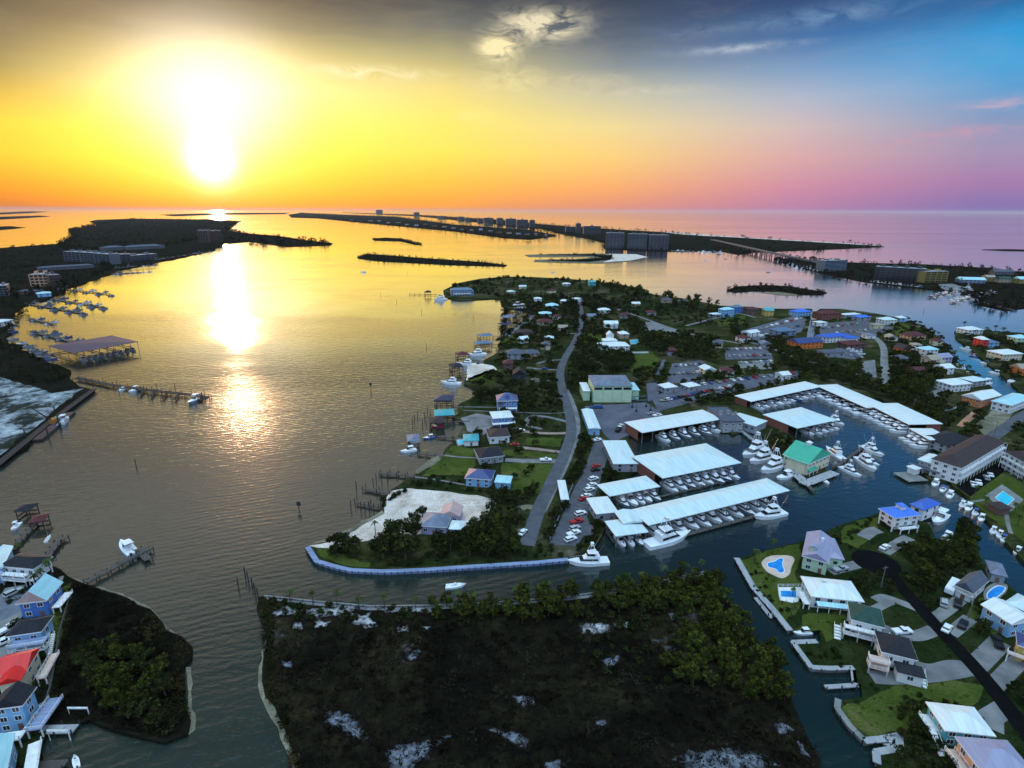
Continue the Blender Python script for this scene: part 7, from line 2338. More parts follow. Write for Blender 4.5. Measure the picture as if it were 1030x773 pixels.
# canal boats
G7 = 'boats along the canal'
CB = [((936, 494), (944, 483), 'first'), ((944, 500), (951, 489), 'second'), ((951, 506), (958, 495), 'third'), ((964, 515), (971, 505), 'fourth'), ((970, 518), (977, 508), 'fifth'), ((978, 522), (983, 514), 'sixth'), ((983, 529), (990, 518), 'seventh'), ((995, 541), (1002, 532), 'eighth'), ((1002, 545), (1008, 536), 'ninth'), ((1006, 549), (1012, 540), 'tenth'), ((1018, 561), (1028, 553), 'eleventh')]
for a, b, w_ in CB:
    boat_px(f'{w_} white motor boat down the row moored along the apartment bank of the canal', 'cruiser' if w_ in ('first', 'second', 'third', 'fifth', 'seventh') else 'skiff', a, b, G7, L=9.0 if w_ in ('first', 'third', 'fifth') else 7.6, top=CANVAS if w_ in ('second', 'sixth', 'tenth') else HULLW)
boat_px('white cabin boat on the lift behind the blue-roofed boathouse', 'cruiser', (938, 530), (950, 519), G7)
boat_px('largest white cruiser moored under the dark canal trees', 'sport', (942, 550), (960, 537), G7, tower_=False, enclosed=True, L=11)
boat_px('white pontoon-like boat on the lift below the green-roofed house', 'cruiser', (797, 638), (816, 637), G7)
boat_px('small white skiff tied below the lobed pool sea wall', 'skiff', (744, 567), (748, 573), G7, has_top=False)
boat_px('white skiff alongside the sea wall of the rectangular pool', 'skiff', (765, 600), (770, 607), G7, has_top=False)
boat_px('blue-grey skiff in the pale walled boat slip', 'skiff', (887, 750), (900, 749), G7)
boat_px('white boat moored behind the white two-storey canal house', 'cruiser', (987, 389), (995, 386), G7)
boat_px('small white skiff in the mouth of the eastern canal', 'skiff', (1014, 387), (1018, 384), G7, has_top=False)
row_boats('beside the canal bank east of the lilac house', line((962, 369), (972, 377), 3), heads=[140], seed=61, L=(8, 10))
row_boats('on the east bank of the canal', [(971, 352), (979, 359), (990, 366), (1000, 376)], heads=[140], seed=62, L=(8, 11))
row_boats('in the harbour village yard', [(846, 349), (850, 351), (854, 353), (858, 355), (862, 357), (866, 358)], heads=[20], seed=63, L=(8, 10), noun='white boat on a trailer')
# resort marina
for i, (a, b) in enumerate((((934, 300), (978, 290)), ((957, 305), (1002, 293)), ((985, 303), (1020, 312)))):
    dock(['first boarded jetty of the resort marina, beside the sandy car park', 'second boarded jetty of the resort marina', 'outer breakwater jetty of the resort marina'][i], [a, b], 3.5, 1.3, DECKW, 10, 1.6, 'docks of the resort marina')
row_boats('at the first jetty of the resort marina', [(x, y + (1.5 if k % 2 else -1.5)) for k, (x, y) in enumerate(line((936, 300), (976, 291), 12))], heads=[100, 280], seed=71, L=(11, 15))
row_boats('at the second jetty of the resort marina', [(x, y + (1.5 if k % 2 else -1.5)) for k, (x, y) in enumerate(line((959, 304.5), (1000, 294), 12))], heads=[100, 280], seed=72, L=(11, 15))
row_boats('in front of the long dark resort block', line((872, 284), (928, 290), 16), heads=[80, 260], seed=73, L=(11, 14))
row_boats('in the harbour at the bridge foot', line((783, 264), (822, 274), 12) + line((792, 268), (806, 272), 4), heads=[60, 240], seed=74, L=(12, 16))
row_boats('under the tower blocks across the bay', line((676, 254.5), (724, 255.5), 10), heads=[10, 190], seed=75, L=(12, 17))
row_boats('in the open pass near the bridge', [(710, 263.5), (724, 257.5), (730, 262)], heads=[20], seed=76, L=(9, 12), noun='small dark motor boat')
row_boats('in open water off the peninsula north shore', [(556, 275.5), (773, 275)], heads=[10], seed=77, L=(9, 12), noun='small dark motor boat')

# ------------------------------------------------------------------ pools
def pool(label, pxdeck, pxwater, wm_, dm, z=GZ, ex=None, seed=3):
    d, wq = px(pxdeck, z), px(pxwater, z)
    c = sum(d, Vector((0, 0, 0))) / len(d)
    root = thing('swimming_pool', label, 'swimming pool', (c.x, c.y, z), 0, 'swimming pools')
    rel = lambda q: [(p.x - c.x, p.y - c.y) for p in q]
    MB().prism(rel(d), 0.0, 0.14).build('pool_deck', dm, root)
    MB().prism(rel(wq), 0.1, 0.147).build('pool_water', wm_, root)
    n = len(wq)
    cb = MB()
    cb.tube([(p[0], p[1], 0.15) for p in rel(wq)] + [(rel(wq)[0][0], rel(wq)[0][1], 0.15)], 0.16, 5)
    cb.build('coping', TRIM, root)
    CLEAR.append([(p.x, p.y) for p in d])
    if ex == 'fence':
        f = MB()
        rq = rel(d)
        for i in range(len(rq)):
            rail(f, rq[i][0], rq[i][1], rq[(i + 1) % len(rq)][0], rq[(i + 1) % len(rq)][1], 0.14, 1.2)
        f.build('railing', TRIM, root)
    return root


def smooth_ring(pts, k=5):
    out = []
    n = len(pts)
    for i in range(n):
        p0, p1, p2, p3 = pts[i - 1], pts[i], pts[(i + 1) % n], pts[(i + 2) % n]
        for j in range(k):
            t = j / k
            out.append(tuple(0.5 * (2 * p1[a] + (p2[a] - p0[a]) * t + (2 * p0[a] - 5 * p1[a] + 4 * p2[a] - p3[a]) * t * t + (3 * p1[a] - p0[a] - 3 * p2[a] + p3[a]) * t ** 3) for a in (0, 1)))
    return out


pool('lobed blue swimming pool in a rounded peach deck', smooth_ring([(766, 566), (774, 560), (786, 559), (796, 560), (799, 564), (796, 571), (794, 578), (787, 582), (778, 579), (770, 574)]), smooth_ring([(772, 567), (779, 565), (784, 562), (788, 563), (787, 568), (789, 575), (784, 577), (780, 573), (773, 571)]), POOLW, PEACHDECK)
pool('rectangular blue pool in a white railed terrace', [(782, 591), (808, 591), (808, 604), (798, 607), (784, 604)], [(785, 594.5), (801, 595), (801, 602), (785.5, 601)], POOLW, TRIM, ex='fence')
pool('kidney-shaped blue pool beside the grey gabled house', smooth_ring([(990, 594), (1002, 586), (1013, 589), (1011, 597), (1000, 605), (991, 604)]), smooth_ring([(994, 596), (1003, 590), (1011, 592), (1007, 598), (999, 603), (993, 602)]), POOLW, CONC)
pool('turquoise swimming pool on the white terrace of the apartment rows', [(991, 499), (1008, 487.5), (1030, 503), (1014, 517)], [(1001, 501), (1009, 494.5), (1020, 502.5), (1012, 510)], POOLT, CONC)
pool('turquoise pool behind the big white villa', [(633, 342), (643, 341), (644, 346), (634, 347)], [(634, 343), (642, 342.2), (642.6, 345), (635, 346)], POOLT, CONC)
pool('turquoise pool in front of the cyan pavilion', [(458, 442), (470, 441), (474, 447), (460, 449)], [(460, 443.4), (468, 442.6), (471, 446.4), (461.5, 447.6)], POOLT, CONC)
pool('dark blue hot tub terrace beside the red-roofed house', [(39, 672), (53, 671), (51, 690), (44, 692), (37, 684)], smooth_ring([(43, 675), (47, 674), (48, 681), (45, 684), (42, 681)]), POOLW, CONC, z=1.0)
pool('blue pool between the blue house and its fence', [(33, 712), (49, 704), (40, 734), (31, 736)], [(34, 714), (45, 709), (38, 730), (33, 731)], mat('deep_pool_water', (0.02, 0.10, 0.22), 0.06, (0.03, 0.14, 0.28), 0.4, spec=0.5), CONC, z=1.0)
# gazebo by the big pool
house('small brown gazebo beside the apartment swimming pool', (992, 513), (1004, 519), 6, 3.0, 'hip', 0.6, 'brown', 'brown', group='marina buildings', cat='gazebo', name='gazebo', win=False)

# caravan by the gabled house and travel lift in the yard
cv = thing('caravan', 'long white and blue caravan parked under the canal trees', 'caravan', P(957, 594, GZ), math.atan2((P(963, 585, GZ) - P(952, 601, GZ)).y, (P(963, 585, GZ) - P(952, 601, GZ)).x))
MB().loft([[(x, -1.3, z0), (x, 1.3, z0), (x, 1.3, 3.0 - k), (x, -1.3, 3.0 - k)] for x, z0, k in ((-4.6, 0.9, 0.6), (-4.3, 0.6, 0), (4.3, 0.6, 0), (4.6, 0.9, 0.6))]).build('body', HULLW, cv)
MB().box(-4.0, 4.0, -1.34, 1.34, 1.0, 1.4).build('stripe', mat('blue_stripe', (0.05, 0.2, 0.5), 0.4, None, 0.5), cv)
for x in (-2.6, 0.2, 2.4):
    MB().box(x, x + 1.2, -1.33, 1.33, 1.7, 2.4).build('window', TINT, cv)
for x in (-0.9, 0.1):
    for sy in (-1, 1):
        MB().tube([(x, sy * 1.2, 0.36), (x, sy * 1.35, 0.36)], 0.36, 9).build('wheel', TYRE, cv)
tl = thing('travel_lift', 'dark steel boat hoist frame standing in the marina yard', 'boat hoist', P(645, 412, GZ), R_(8))
for sy in (-1, 1):
    MB().tube([(-5, sy * 4, 0.8), (-5, sy * 4, 8), (5, sy * 4, 8), (5, sy * 4, 0.8)], 0.32, 6).build('hoist_frame', mat('hoist_blue', (0.05, 0.08, 0.16), 0.6, None, 0.5), tl)
    for x in (-5, 5):
        MB().tube([(x, sy * 4 - 0.3, 0.7), (x, sy * 4 + 0.3, 0.7)], 0.7, 10).build('wheel', TYRE, tl)
MB().tube([(-5, -4, 7.9), (-5, 4, 7.9)], 0.3, 6).build('cross_beam', MATS['hoist_blue'], tl)

# wall and fences, poles
def fence(label, pts, h, m, z=GZ, post=3.0, group='garden fences', solid=True):
    q = [P(x, y, z) for x, y in pts]
    c = q[0]
    root = thing('fence', label, 'fence', (c.x, c.y, z), 0, group)
    pm = MB()
    for i in range(len(q) - 1):
        a, b = q[i] - c, q[i + 1] - c
        d = b - a
        u = d.normalized()
        n = Vector((-u.y, u.x, 0)) * 0.05
        o = [a + n, a - n, b - n, b + n]
        pm.add([(p.x, p.y, 0.05) for p in o] + [(p.x, p.y, h) for p in o], [(3, 2, 1, 0), (4, 5, 6, 7), (0, 1, 5, 4), (1, 2, 6, 5), (2, 3, 7, 6), (3, 0, 4, 7)])
        k = max(1, int(d.length / post))
        for j in range(k + (i == len(q) - 2)):
            p = a + d * (j / k)
            MB().box(p.x - 0.1, p.x + 0.1, p.y - 0.1, p.y + 0.1, 0, h + 0.15).build('fence_post', m, root)
    pm.build('fence_panel', m, root)


fence('white garden wall beyond the big white villa', [(624, 356), (652, 355.5)], 1.6, TRIM)
fence('white garden wall slanting beside the villa pool', [(653, 342), (660, 349)], 1.6, TRIM)
fence('dark fence along the edge of the marina lane', [(576, 490), (566, 512), (553, 544)], 1.6, BLUEDECK)
fence('pale fence along the marsh edge of the near shore', [(71, 600), (60, 640), (52, 690), (46, 710)], 1.3, GREYPILE, z=1.0)
POLE = {}


def pole(label, p, h=9.0, arm=True, lamp=False, group='poles along the roads'):
    root = thing('utility_pole', label, 'pole', P(p[0], p[1], GZ), random.uniform(-0.4, 0.4), group)
    MB().tube([(0, 0, 0), (0, 0, h)], [0.19, 0.13], 7).build('post', GREYPILE, root)
    if arm:
        MB().box(-1.2, 1.2, -0.07, 0.07, h - 0.9, h - 0.75).build('cross_arm', GREYPILE, root)


for lab, p in (('grey utility pole in the garden beside the main road', (522, 527)), ('grey utility pole on the verge by the roadside hedge', (563, 430)), ('grey utility pole at the road bend below the villa', (573, 385)), ('grey utility pole beside the looping road', (893, 358)), ('grey pole beside the turning circle', (886, 591)), ('grey pole among the trees by the slanting sheds', (918, 414)), ('grey pole near the bare field', (1000, 438)), ('grey pole by the planted car park', (712, 392)), ('grey pole in front of the gabled house', (974, 622))):
    pole(lab, p)

# ------------------------------------------------------------------ vehicles
def cars(place, spots, seed=1, kinds=('saloon', 'suv', 'pickup'), cols=('white', 'silver', 'black', 'white', 'blue', 'red', 'tan')):
    rr = random.Random(seed)
    by = {}
    for (x, y, hd) in spots:
        k, c = rr.choice(kinds), rr.choice(cols)
        o = car(k, c)
        p = P(x, y, GZ)
        o.location = (p.x, p.y, GZ + 0.07)
        o.rotation_euler = (0, 0, R_(hd + rr.uniform(-4, 4)))
        o.scale = (1.12,) * 3
        nm = {'saloon': 'saloon car', 'suv': 'tall estate car', 'pickup': 'pickup truck', 'van': 'van'}[k]
        by.setdefault(f'{c} {nm}', []).append((o, o['category']))
    for noun, v in by.items():
        ordinal([o for o, _ in v], noun, place, v[0][1], 'vehicles ' + place)


cars('parked along the marina lane', [(599.5, 470, 25), (599, 474, 25), (597, 483, 28), (595.6, 489, 28), (593, 494, 28), (590, 500, 28), (587, 503, 28), (584, 518, 30), (580, 526, 30), (578, 533, 30), (577, 538, 30), (574, 544, 30)], 1, cols=('white', 'silver', 'black', 'white', 'red'))
cars('in the drives beside the main road', [(524, 434, 5), (518, 448.5, 5), (513, 435, 80), (549, 464, 0), (526, 537, 60), (538, 383, 0), (548, 372, 0)], 2)
cars('in the yard before the boat warehouse', [(596, 411, 5), (602, 411, 5), (624, 430, 60), (622, 434, 60), (646, 424, 30), (600, 444, 20), (655, 417, 20), (661, 419, 20)], 3, kinds=('saloon', 'van', 'pickup'))
cars('in the square lot', [(x, y, 80) for x, y in line((680, 369), (704, 367), 6) + line((678, 377), (706, 375), 7)], 4)
cars('in the farthest car park lot', [(x, y, 85) for x, y in line((731, 352), (769, 351), 9) + line((733, 359), (774, 358), 9)], 5)
cars('along the drive behind the narrow shed', [(x, y, 20) for x, y in line((668, 404), (734, 390), 15)] + [(x, y, 100) for x, y in line((700, 388), (796, 376), 14)], 6)
cars('in the pale lot beside the planted car park', [(x, y, 80) for x, y in line((745, 366), (775, 364), 7)], 7)
cars('in the trailer yard of the north shore', [(x, y, 35) for x, y in line((752, 335), (806, 321), 12) + line((766, 339), (802, 329), 8)], 8, kinds=('saloon', 'van', 'pickup'))
cars('in the harbour village car park', [(x, y, 70) for x, y in line((828, 331), (862, 326), 8) + line((836, 336), (876, 332), 8) + line((845, 356), (866, 360), 5)], 9)
cars('between the two apartment rows', [(979, 489, 60), (984, 487, 60), (992, 482, 60), (996, 479, 60)], 10, cols=('white', 'silver'))
cars('beside the houses of the canal side', [(949, 608, 50), (963, 609, 50), (907, 637, 10), (1003, 648, 60), (952, 634, 40), (890, 552, 30), (845, 574, 20), (968, 630, 40)], 11, cols=('white', 'black', 'silver'))
cars('in the sandy car park of the resort bank', [(x, y, 60) for x, y in line((946, 288.5), (966, 291), 6)], 12)
cars('beside the near shore houses', [(14, 598, 60), (10, 634, 60), (4, 648, 40)], 13, cols=('white', 'silver', 'black'))
# ------------------------------------------------------------------ plants
for key, (root, x0, x1, y0, y1) in SHEDS.items():
    M = Matrix.Translation(root.location) @ Matrix.Rotation(root.rotation_euler.z, 4, 'Z')
    CLEAR.append([(M @ Vector(v))[:2] for v in ((x0 - 1, y0 - 16, 0), (x1 + 1, y0 - 16, 0), (x1 + 1, y1 + 1, 0), (x0 - 1, y1 + 1, 0))])
for pl, m in LOTS:
    CLEAR.append([(q.x, q.y) for q in px(pl, GZ)])
for (pl, wd, m) in DRIVES:
    pass
MI = dict(z=0.7)
# marsh island
grove('pine', [(690, 612), (730, 600), (765, 648), (787, 675), (796, 704), (760, 706), (700, 692), (678, 676)], 46, 'in the eastern grove of the marsh island', (0.62, 0.95), True, 0.65, gap=3.4)
grove('pine', [(664, 668), (688, 655), (700, 690), (672, 682)], 5, 'at the edge of the marsh island grove', (0.4, 0.6), True, 0.65)
grove('pine', [(525, 596), (575, 594), (585, 620), (560, 630), (515, 626)], 12, 'on the middle of the marsh island bank', (0.7, 1.0), True, 0.65, gap=3.2)
grove('pine', [(430, 610), (520, 606), (515, 622), (440, 622)], 14, 'on the marsh bank facing the sea wall', (0.5, 0.8), True, 0.65, gap=3.2)
grove('pine', [(590, 592), (720, 577), (728, 600), (690, 612), (600, 618)], 42, 'along the channel edge of the marsh island', (0.5, 0.85), True, 0.65, gap=3.0)
grove('oak', [(660, 590), (722, 580), (730, 606), (680, 620), (640, 612)], 10, 'at the channel corner of the marsh island', (0.42, 0.6), True, 0.65, gap=3)
for i, (x, y) in enumerate(((292, 604.5), (315, 605.5), (339, 608), (361, 609.5), (387, 610), (418, 609.5), (461, 608), (478, 606), (518, 602), (577, 597), (600, 594), (645, 586), (668, 580), (690, 575.5), (704, 574))):
    q = P(x, y + 3, 0.7)
    o = tree('palm', q.x, q.y, 0.65, 0.72, True)
    PLANTED.append((q.x, q.y, 1.5))
    tag(o, f'{ordw(i)} small round palm from the left along the marsh island walk', 'palm', 'palms along the marsh island walk')
grove('shrub', [(264, 606), (300, 608), (440, 614), (520, 612), (520, 632), (400, 626), (300, 624), (266, 630)], 40, 'in the sandy strip of the marsh island', (0.8, 1.5), True, 0.65, gap=2.4)
grove('shrub', [(590, 606), (690, 600), (690, 640), (590, 634)], 34, 'behind the channel pines of the marsh island', (0.9, 1.8), True, 0.65, gap=2.4)
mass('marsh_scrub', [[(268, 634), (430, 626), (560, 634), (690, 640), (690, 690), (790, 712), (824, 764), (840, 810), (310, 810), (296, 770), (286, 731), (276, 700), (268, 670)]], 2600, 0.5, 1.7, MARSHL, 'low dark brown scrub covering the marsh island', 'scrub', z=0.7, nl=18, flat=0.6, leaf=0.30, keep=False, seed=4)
mass('edge_scrub', [[(262, 604), (275, 606), (276, 640), (272, 670), (276, 700), (290, 735), (300, 775), (294, 775), (284, 731), (270, 700), (266, 660), (262, 625)], [(270, 606), (440, 614), (560, 606), (700, 580), (720, 600), (650, 640), (560, 640), (430, 628), (275, 640)]], 260, 0.5, 1.4, EDGEL, 'olive scrub along the rim of the marsh island', 'scrub', z=0.7, nl=18, flat=0.6, leaf=0.3, keep=False, seed=5)
grove('shrub', [(560, 636), (690, 640), (700, 690), (600, 690)], 26, 'scattered on the dark marsh', (0.7, 1.3), True, 0.65, gap=4)
# near shore marsh
grove('oak', [(78, 672), (92, 652), (110, 656), (150, 660), (165, 690), (172, 716), (160, 732), (120, 725), (90, 700)], 26, 'in the pale green grove of the near marsh', (0.5, 0.8), True, 1.0, gap=3.0, r=0.3)
grove('pine', [(84, 660), (112, 648), (158, 664), (172, 700), (150, 726), (110, 715)], 14, 'in the pale green grove of the near marsh', (0.55, 0.8), True, 1.0, gap=3.0, r=0.3)
mass('near_marsh_scrub', [[(74, 588), (118, 600), (166, 636), (190, 652), (184, 672), (186, 706), (188, 724), (166, 742), (116, 732), (66, 724), (56, 700), (64, 650)]], 900, 0.5, 1.6, MARSHL, 'dark brown scrub covering the near shore marsh', 'scrub', z=1.0, nl=18, flat=0.6, leaf=0.3, keep=False, seed=7)
mass('near_rim_scrub', [[(150, 617), (183, 643), (191, 654), (183, 672), (172, 660), (150, 650), (130, 636)], [(180, 674), (186, 706), (188, 724), (166, 742), (140, 738), (172, 700)], [(60, 585), (74, 588), (66, 640), (58, 700), (48, 720), (52, 670)]], 130, 0.5, 1.5, EDGEL, 'olive scrub along the rim of the near shore marsh', 'scrub', z=1.0, nl=18, flat=0.65, leaf=0.3, keep=False, seed=8)
grove('palm', [(20, 552), (50, 566), (60, 590), (40, 600), (10, 600)], 4, 'beside the near shore piers', (0.8, 1.0), True, 1.0)
grove('oak', [(0, 560), (60, 590), (58, 640), (40, 720), (0, 700)], 8, 'between the near shore houses', (0.4, 0.6), True, 1.0)
grove('shrub', [(0, 560), (64, 588), (56, 640), (48, 700), (0, 740)], 16, 'in the gardens of the near shore', (0.7, 1.2), True, 1.0)

# peninsula tip park
grove('oak', [(386, 548), (408, 544), (408, 566), (384, 566)], 5, 'in the round thicket on the peninsula tip lawn', (1.25, 1.6), True, gap=3.5)
grove('oak', [(335, 548), (358, 548), (358, 564), (335, 562)], 4, 'in the small clump at the peninsula tip', (0.8, 1.1), True, gap=3)
grove('oak', [(440, 552), (476, 538), (500, 528), (524, 526), (530, 552), (500, 560), (436, 563)], 32, 'in the dense park wood behind the sea wall', (0.7, 1.15), True, gap=5)
grove('pine', [(470, 530), (522, 525), (530, 555), (480, 560)], 14, 'in the dense park wood behind the sea wall', (0.6, 0.9), True, gap=4)
grove('oak', [(416, 518), (430, 514), (430, 540), (412, 540)], 4, 'beside the beach house on the white sand', (0.6, 0.85), True, gap=4)
grove('oak', [(490, 500), (540, 494), (528, 520), (496, 524)], 12, 'between lawn and park wood by the main road', (0.6, 0.95), True, gap=5)
for lab, x, y, s in (('tall palm on the white beach, nearer the water', 378, 539, 0.85), ('tall palm on the white beach, beside its twin', 390, 537.5, 0.9)):
    q = P(x, y, GZ)
    tag(tree('palm', q.x, q.y, GZ, s, True), lab, 'palm', 'palms on the beach')
grove('shrub', [(364, 530), (386, 505), (410, 488), (440, 478), (452, 482), (414, 492), (388, 520)], 12, 'along the grass bank by the broken piers', (1.0, 1.9), True, gap=2.4)
grove('shrub', [(385, 560), (560, 548), (568, 561), (500, 566), (424, 571), (386, 572)], 26, 'on top of the boarded sea wall', (0.8, 1.4), True, gap=2.2)
grove('oak', [(545, 545), (560, 515), (575, 480), (590, 445), (597, 450), (580, 500), (556, 548)], 22, 'in the hedge between road and marina lane', (0.42, 0.7), True, gap=3)
grove('oak', [(580, 440), (592, 430), (596, 445), (582, 468)], 5, 'at the top of the roadside hedge', (0.6, 0.9), True, gap=3)
grove('shrub', [(590, 530), (604, 520), (612, 542), (590, 560), (575, 562)], 14, 'at the corner behind the moored yacht', (0.9, 1.7), True, gap=2)
grove('oak', [(606, 452), (640, 468), (648, 478), (606, 486), (600, 468)], 9, 'between the storehouses of the marina', (0.5, 0.8), True, gap=3)
grove('oak', [(764, 420), (782, 436), (800, 446), (812, 455), (800, 462), (788, 462), (772, 440), (756, 424)], 20, 'on the planted strip of the inner basin', (0.45, 0.7), True, gap=3)
grove('palm', [(768, 426), (790, 444), (810, 456), (790, 462), (772, 442)], 5, 'on the planted strip of the inner basin', (0.7, 0.95), True)
# shore row
grove('oak', [(466, 392), (500, 376), (560, 378), (566, 410), (530, 424), (480, 410)], 55, 'among the middle houses of the shore row', (0.7, 1.15), gap=6)
grove('oak', [(500, 345), (560, 330), (566, 372), (500, 372)], 50, 'around the dark shore houses', (0.7, 1.15), gap=6)
grove('oak', [(480, 440), (520, 430), (560, 450), (530, 485), (480, 478)], 14, 'in the gardens of the dark-roofed shore houses', (0.5, 0.85), True, gap=5)
grove('shrub', [(425, 480), (470, 484), (490, 497), (440, 494)], 9, 'along the back of the white beach', (0.8, 1.3), True)
grove('palm', [(506, 330), (560, 320), (562, 440), (490, 420)], 8, 'in the shore gardens', (0.9, 1.2), gap=5)
# woods right of the road
grove('oak', [(584, 345), (634, 356), (634, 376), (600, 378), (575, 400), (572, 372)], 60, 'in the dark wood above the boat warehouse', (0.8, 1.25), gap=6)
grove('oak', [(640, 326), (720, 344), (726, 362), (676, 364), (652, 352), (630, 334)], 90, 'between villa and car parks', (0.8, 1.25), gap=6)
grove('pine', [(640, 330), (726, 346), (730, 366), (640, 356)], 22, 'between villa and car parks', (0.8, 1.2), gap=5)
grove('oak', [(640, 376), (672, 366), (672, 394), (650, 400), (638, 390)], 22, 'beside the boat warehouse', (0.6, 1.0), gap=5)
grove('oak', [(684, 384), (742, 372), (744, 408), (690, 408)], 34, 'in the planted car park', (0.55, 0.9), gap=5)
grove('pine', [(690, 380), (800, 366), (830, 386), (750, 396), (700, 405)], 34, 'between car parks and narrow shed', (0.6, 0.95), gap=5)
grove('oak', [(778, 352), (826, 366), (880, 384), (900, 404), (850, 388), (800, 376)], 75, 'in the wood behind the slanting sheds', (0.7, 1.15), gap=6)
grove('pine', [(780, 354), (880, 370), (900, 410), (820, 384)], 18, 'in the wood behind the slanting sheds', (0.7, 1.1), gap=5)
grove('oak', [(893, 352), (940, 368), (955, 400), (950, 440), (900, 406), (894, 380)], 95, 'in the big wood below the looping road', (0.75, 1.2), gap=6)
grove('pine', [(894, 356), (940, 372), (950, 430), (900, 400)], 20, 'in the big wood below the looping road', (0.7, 1.1), gap=5)
grove('oak', [(955, 410), (985, 414), (990, 440), (966, 450), (946, 440)], 12, 'between the brick drive and the apartment rows', (0.6, 1.0), gap=5)
grove('oak', [(958, 455), (1010, 430), (1045, 430), (1040, 466), (1008, 460)], 10, 'behind the apartment rows', (0.5, 0.8), gap=5)
grove('palm', [(975, 498), (1030, 490), (1035, 540), (990, 516)], 6, 'around the apartment swimming pool', (0.6, 0.85), True)
grove('oak', [(870, 328), (920, 322), (950, 345), (960, 370), (930, 370), (900, 350), (880, 345)], 45, 'among the canal houses east of the looping road', (0.55, 0.9), gap=5)
grove('palm', [(900, 323), (950, 342), (970, 372), (940, 372)], 7, 'on the canal bank east of the looping road', (1.0, 1.3), gap=4)
grove('oak', [(965, 334), (1030, 338), (1030, 392), (1000, 366)], 50, 'on the east bank of the canal', (0.55, 0.9), gap=5)
grove('palm', [(965, 331), (1030, 336), (1030, 346), (972, 344)], 8, 'on the point of the east bank', (1.1, 1.4), gap=5)
grove('oak', [(730, 322), (800, 342), (830, 362), (780, 356), (740, 346)], 50, 'between the trailer yard and the wood', (0.6, 0.95), gap=5)
grove('oak', [(500, 300), (590, 300), (585, 345), (505, 340)], 120, 'between the far houses of the peninsula', (0.7, 1.1), gap=5.5)
grove('oak', [(590, 296), (720, 312), (750, 326), (640, 330), (592, 340)], 130, 'in the scrubland of the north shore', (0.55, 0.95), gap=6)
grove('oak', [(545, 376), (590, 330), (640, 356), (590, 400)], 45, 'on both sides of the main road bend', (0.55, 0.9), gap=5)
grove('oak', [(800, 312), (950, 325), (1000, 388), (900, 350), (820, 345)], 70, 'in the harbour village gardens', (0.45, 0.75), gap=5)
grove('oak', [(500, 400), (575, 400), (572, 440), (520, 440)], 22, 'in the gardens by the tall blue house', (0.5, 0.85), gap=4)
grove('oak', [(540, 300), (600, 296), (640, 318), (600, 330)], 40, 'round the road head cottages', (0.6, 1.0), gap=5)
# north shore pines that stand against the water
grove('pine', [(600, 287), (640, 291.5), (690, 302.5), (726, 309), (720, 318), (680, 310), (640, 300), (600, 292)], 55, 'along the north shore of the peninsula', (1.1, 1.6), gap=5)
grove('pine', [(450, 289), (510, 280.5), (560, 282), (600, 286), (600, 294), (540, 294), (480, 300), (455, 297)], 40, 'on the wooded headland', (0.8, 1.2), gap=5)
mass('peninsula_far_trees', [[(455, 290), (510, 281), (595, 285), (640, 292), (640, 304), (600, 312), (560, 300), (504, 300)], [(560, 300), (600, 300), (640, 318), (640, 330), (590, 340), (585, 320)], [(508, 314), (580, 304), (580, 336), (505, 338)]], 190, 1.8, 4.0, WOODL, 'dark treetops filling the far end of the peninsula', 'wood', nl=60, flat=0.8, leaf=0.2, rim=(7, 1.5, 4.5), seed=11, tall=0.5)
mass('village_far_trees', [[(640, 300), (726, 312), (740, 322), (720, 330), (650, 322)], [(740, 330), (790, 345), (820, 362), (860, 366), (890, 395), (800, 374), (740, 348)], [(880, 345), (950, 345), (995, 388), (950, 400), (895, 380)], [(964, 338), (1030, 340), (1034, 396), (1000, 368)]], 90, 1.4, 3.2, WOODL, 'dark garden greenery between the far village houses', 'greenery', nl=60, flat=0.75, leaf=0.2, seed=12, tall=0.3)
# canal side
grove('oak', [(893, 555), (930, 545), (955, 555), (980, 560), (962, 590), (930, 600), (905, 592)], 34, 'in the thicket behind the turning circle', (0.45, 0.75), True, gap=3.2)
grove('pine', [(900, 548), (975, 545), (985, 575), (920, 602)], 18, 'in the thicket behind the turning circle', (0.5, 0.8), True, gap=3)
grove('oak', [(962, 532), (972, 525), (979, 536), (974, 552), (962, 552)], 7, 'on the small wooded point in the canal', (0.5, 0.75), True, gap=3)
grove('shrub', [(905, 590), (940, 606), (960, 600), (950, 625), (925, 610)], 14, 'on the dry slope above the black road', (0.7, 1.2), True)
grove('oak', [(862, 575), (895, 582), (905, 604), (875, 602), (858, 590)], 9, 'around the near side of the turning circle', (0.4, 0.6), True, gap=3)
grove('shrub', [(800, 555), (850, 530), (890, 520), (884, 536), (850, 560), (866, 580), (862, 610), (800, 612)], 22, 'around the green house and the lobed pool', (0.7, 1.2), True)
for lab, x, y, s in (('slender palm at the corner of the lobed pool lawn, outer one', 759, 566, 0.75), ('slender palm at the corner of the lobed pool lawn, inner one', 777, 556, 0.8), ('palm on the terrace of the rectangular pool', 797, 600, 0.55), ('palm in the lawn below the rectangular pool', 795, 622, 0.6), ('palm above the driveway of the balconied house', 864, 536, 0.6)):
    q = P(x, y, GZ)
    tag(tree('palm', q.x, q.y, GZ + 0.1, s, True), lab, 'palm', 'palms on the canal side')
grove('shrub', [(745, 570), (770, 580), (800, 620), (800, 640), (770, 610)], 12, 'along the sea wall lawn', (0.5, 0.9), True)
grove('shrub', [(800, 650), (850, 650), (868, 672), (820, 672)], 9, 'on the lawn above the empty boat slip', (0.6, 1.0), True)
grove('oak', [(905, 735), (945, 730), (970, 765), (930, 800), (890, 780)], 14, 'below the turquoise house', (0.38, 0.55), True, gap=3)
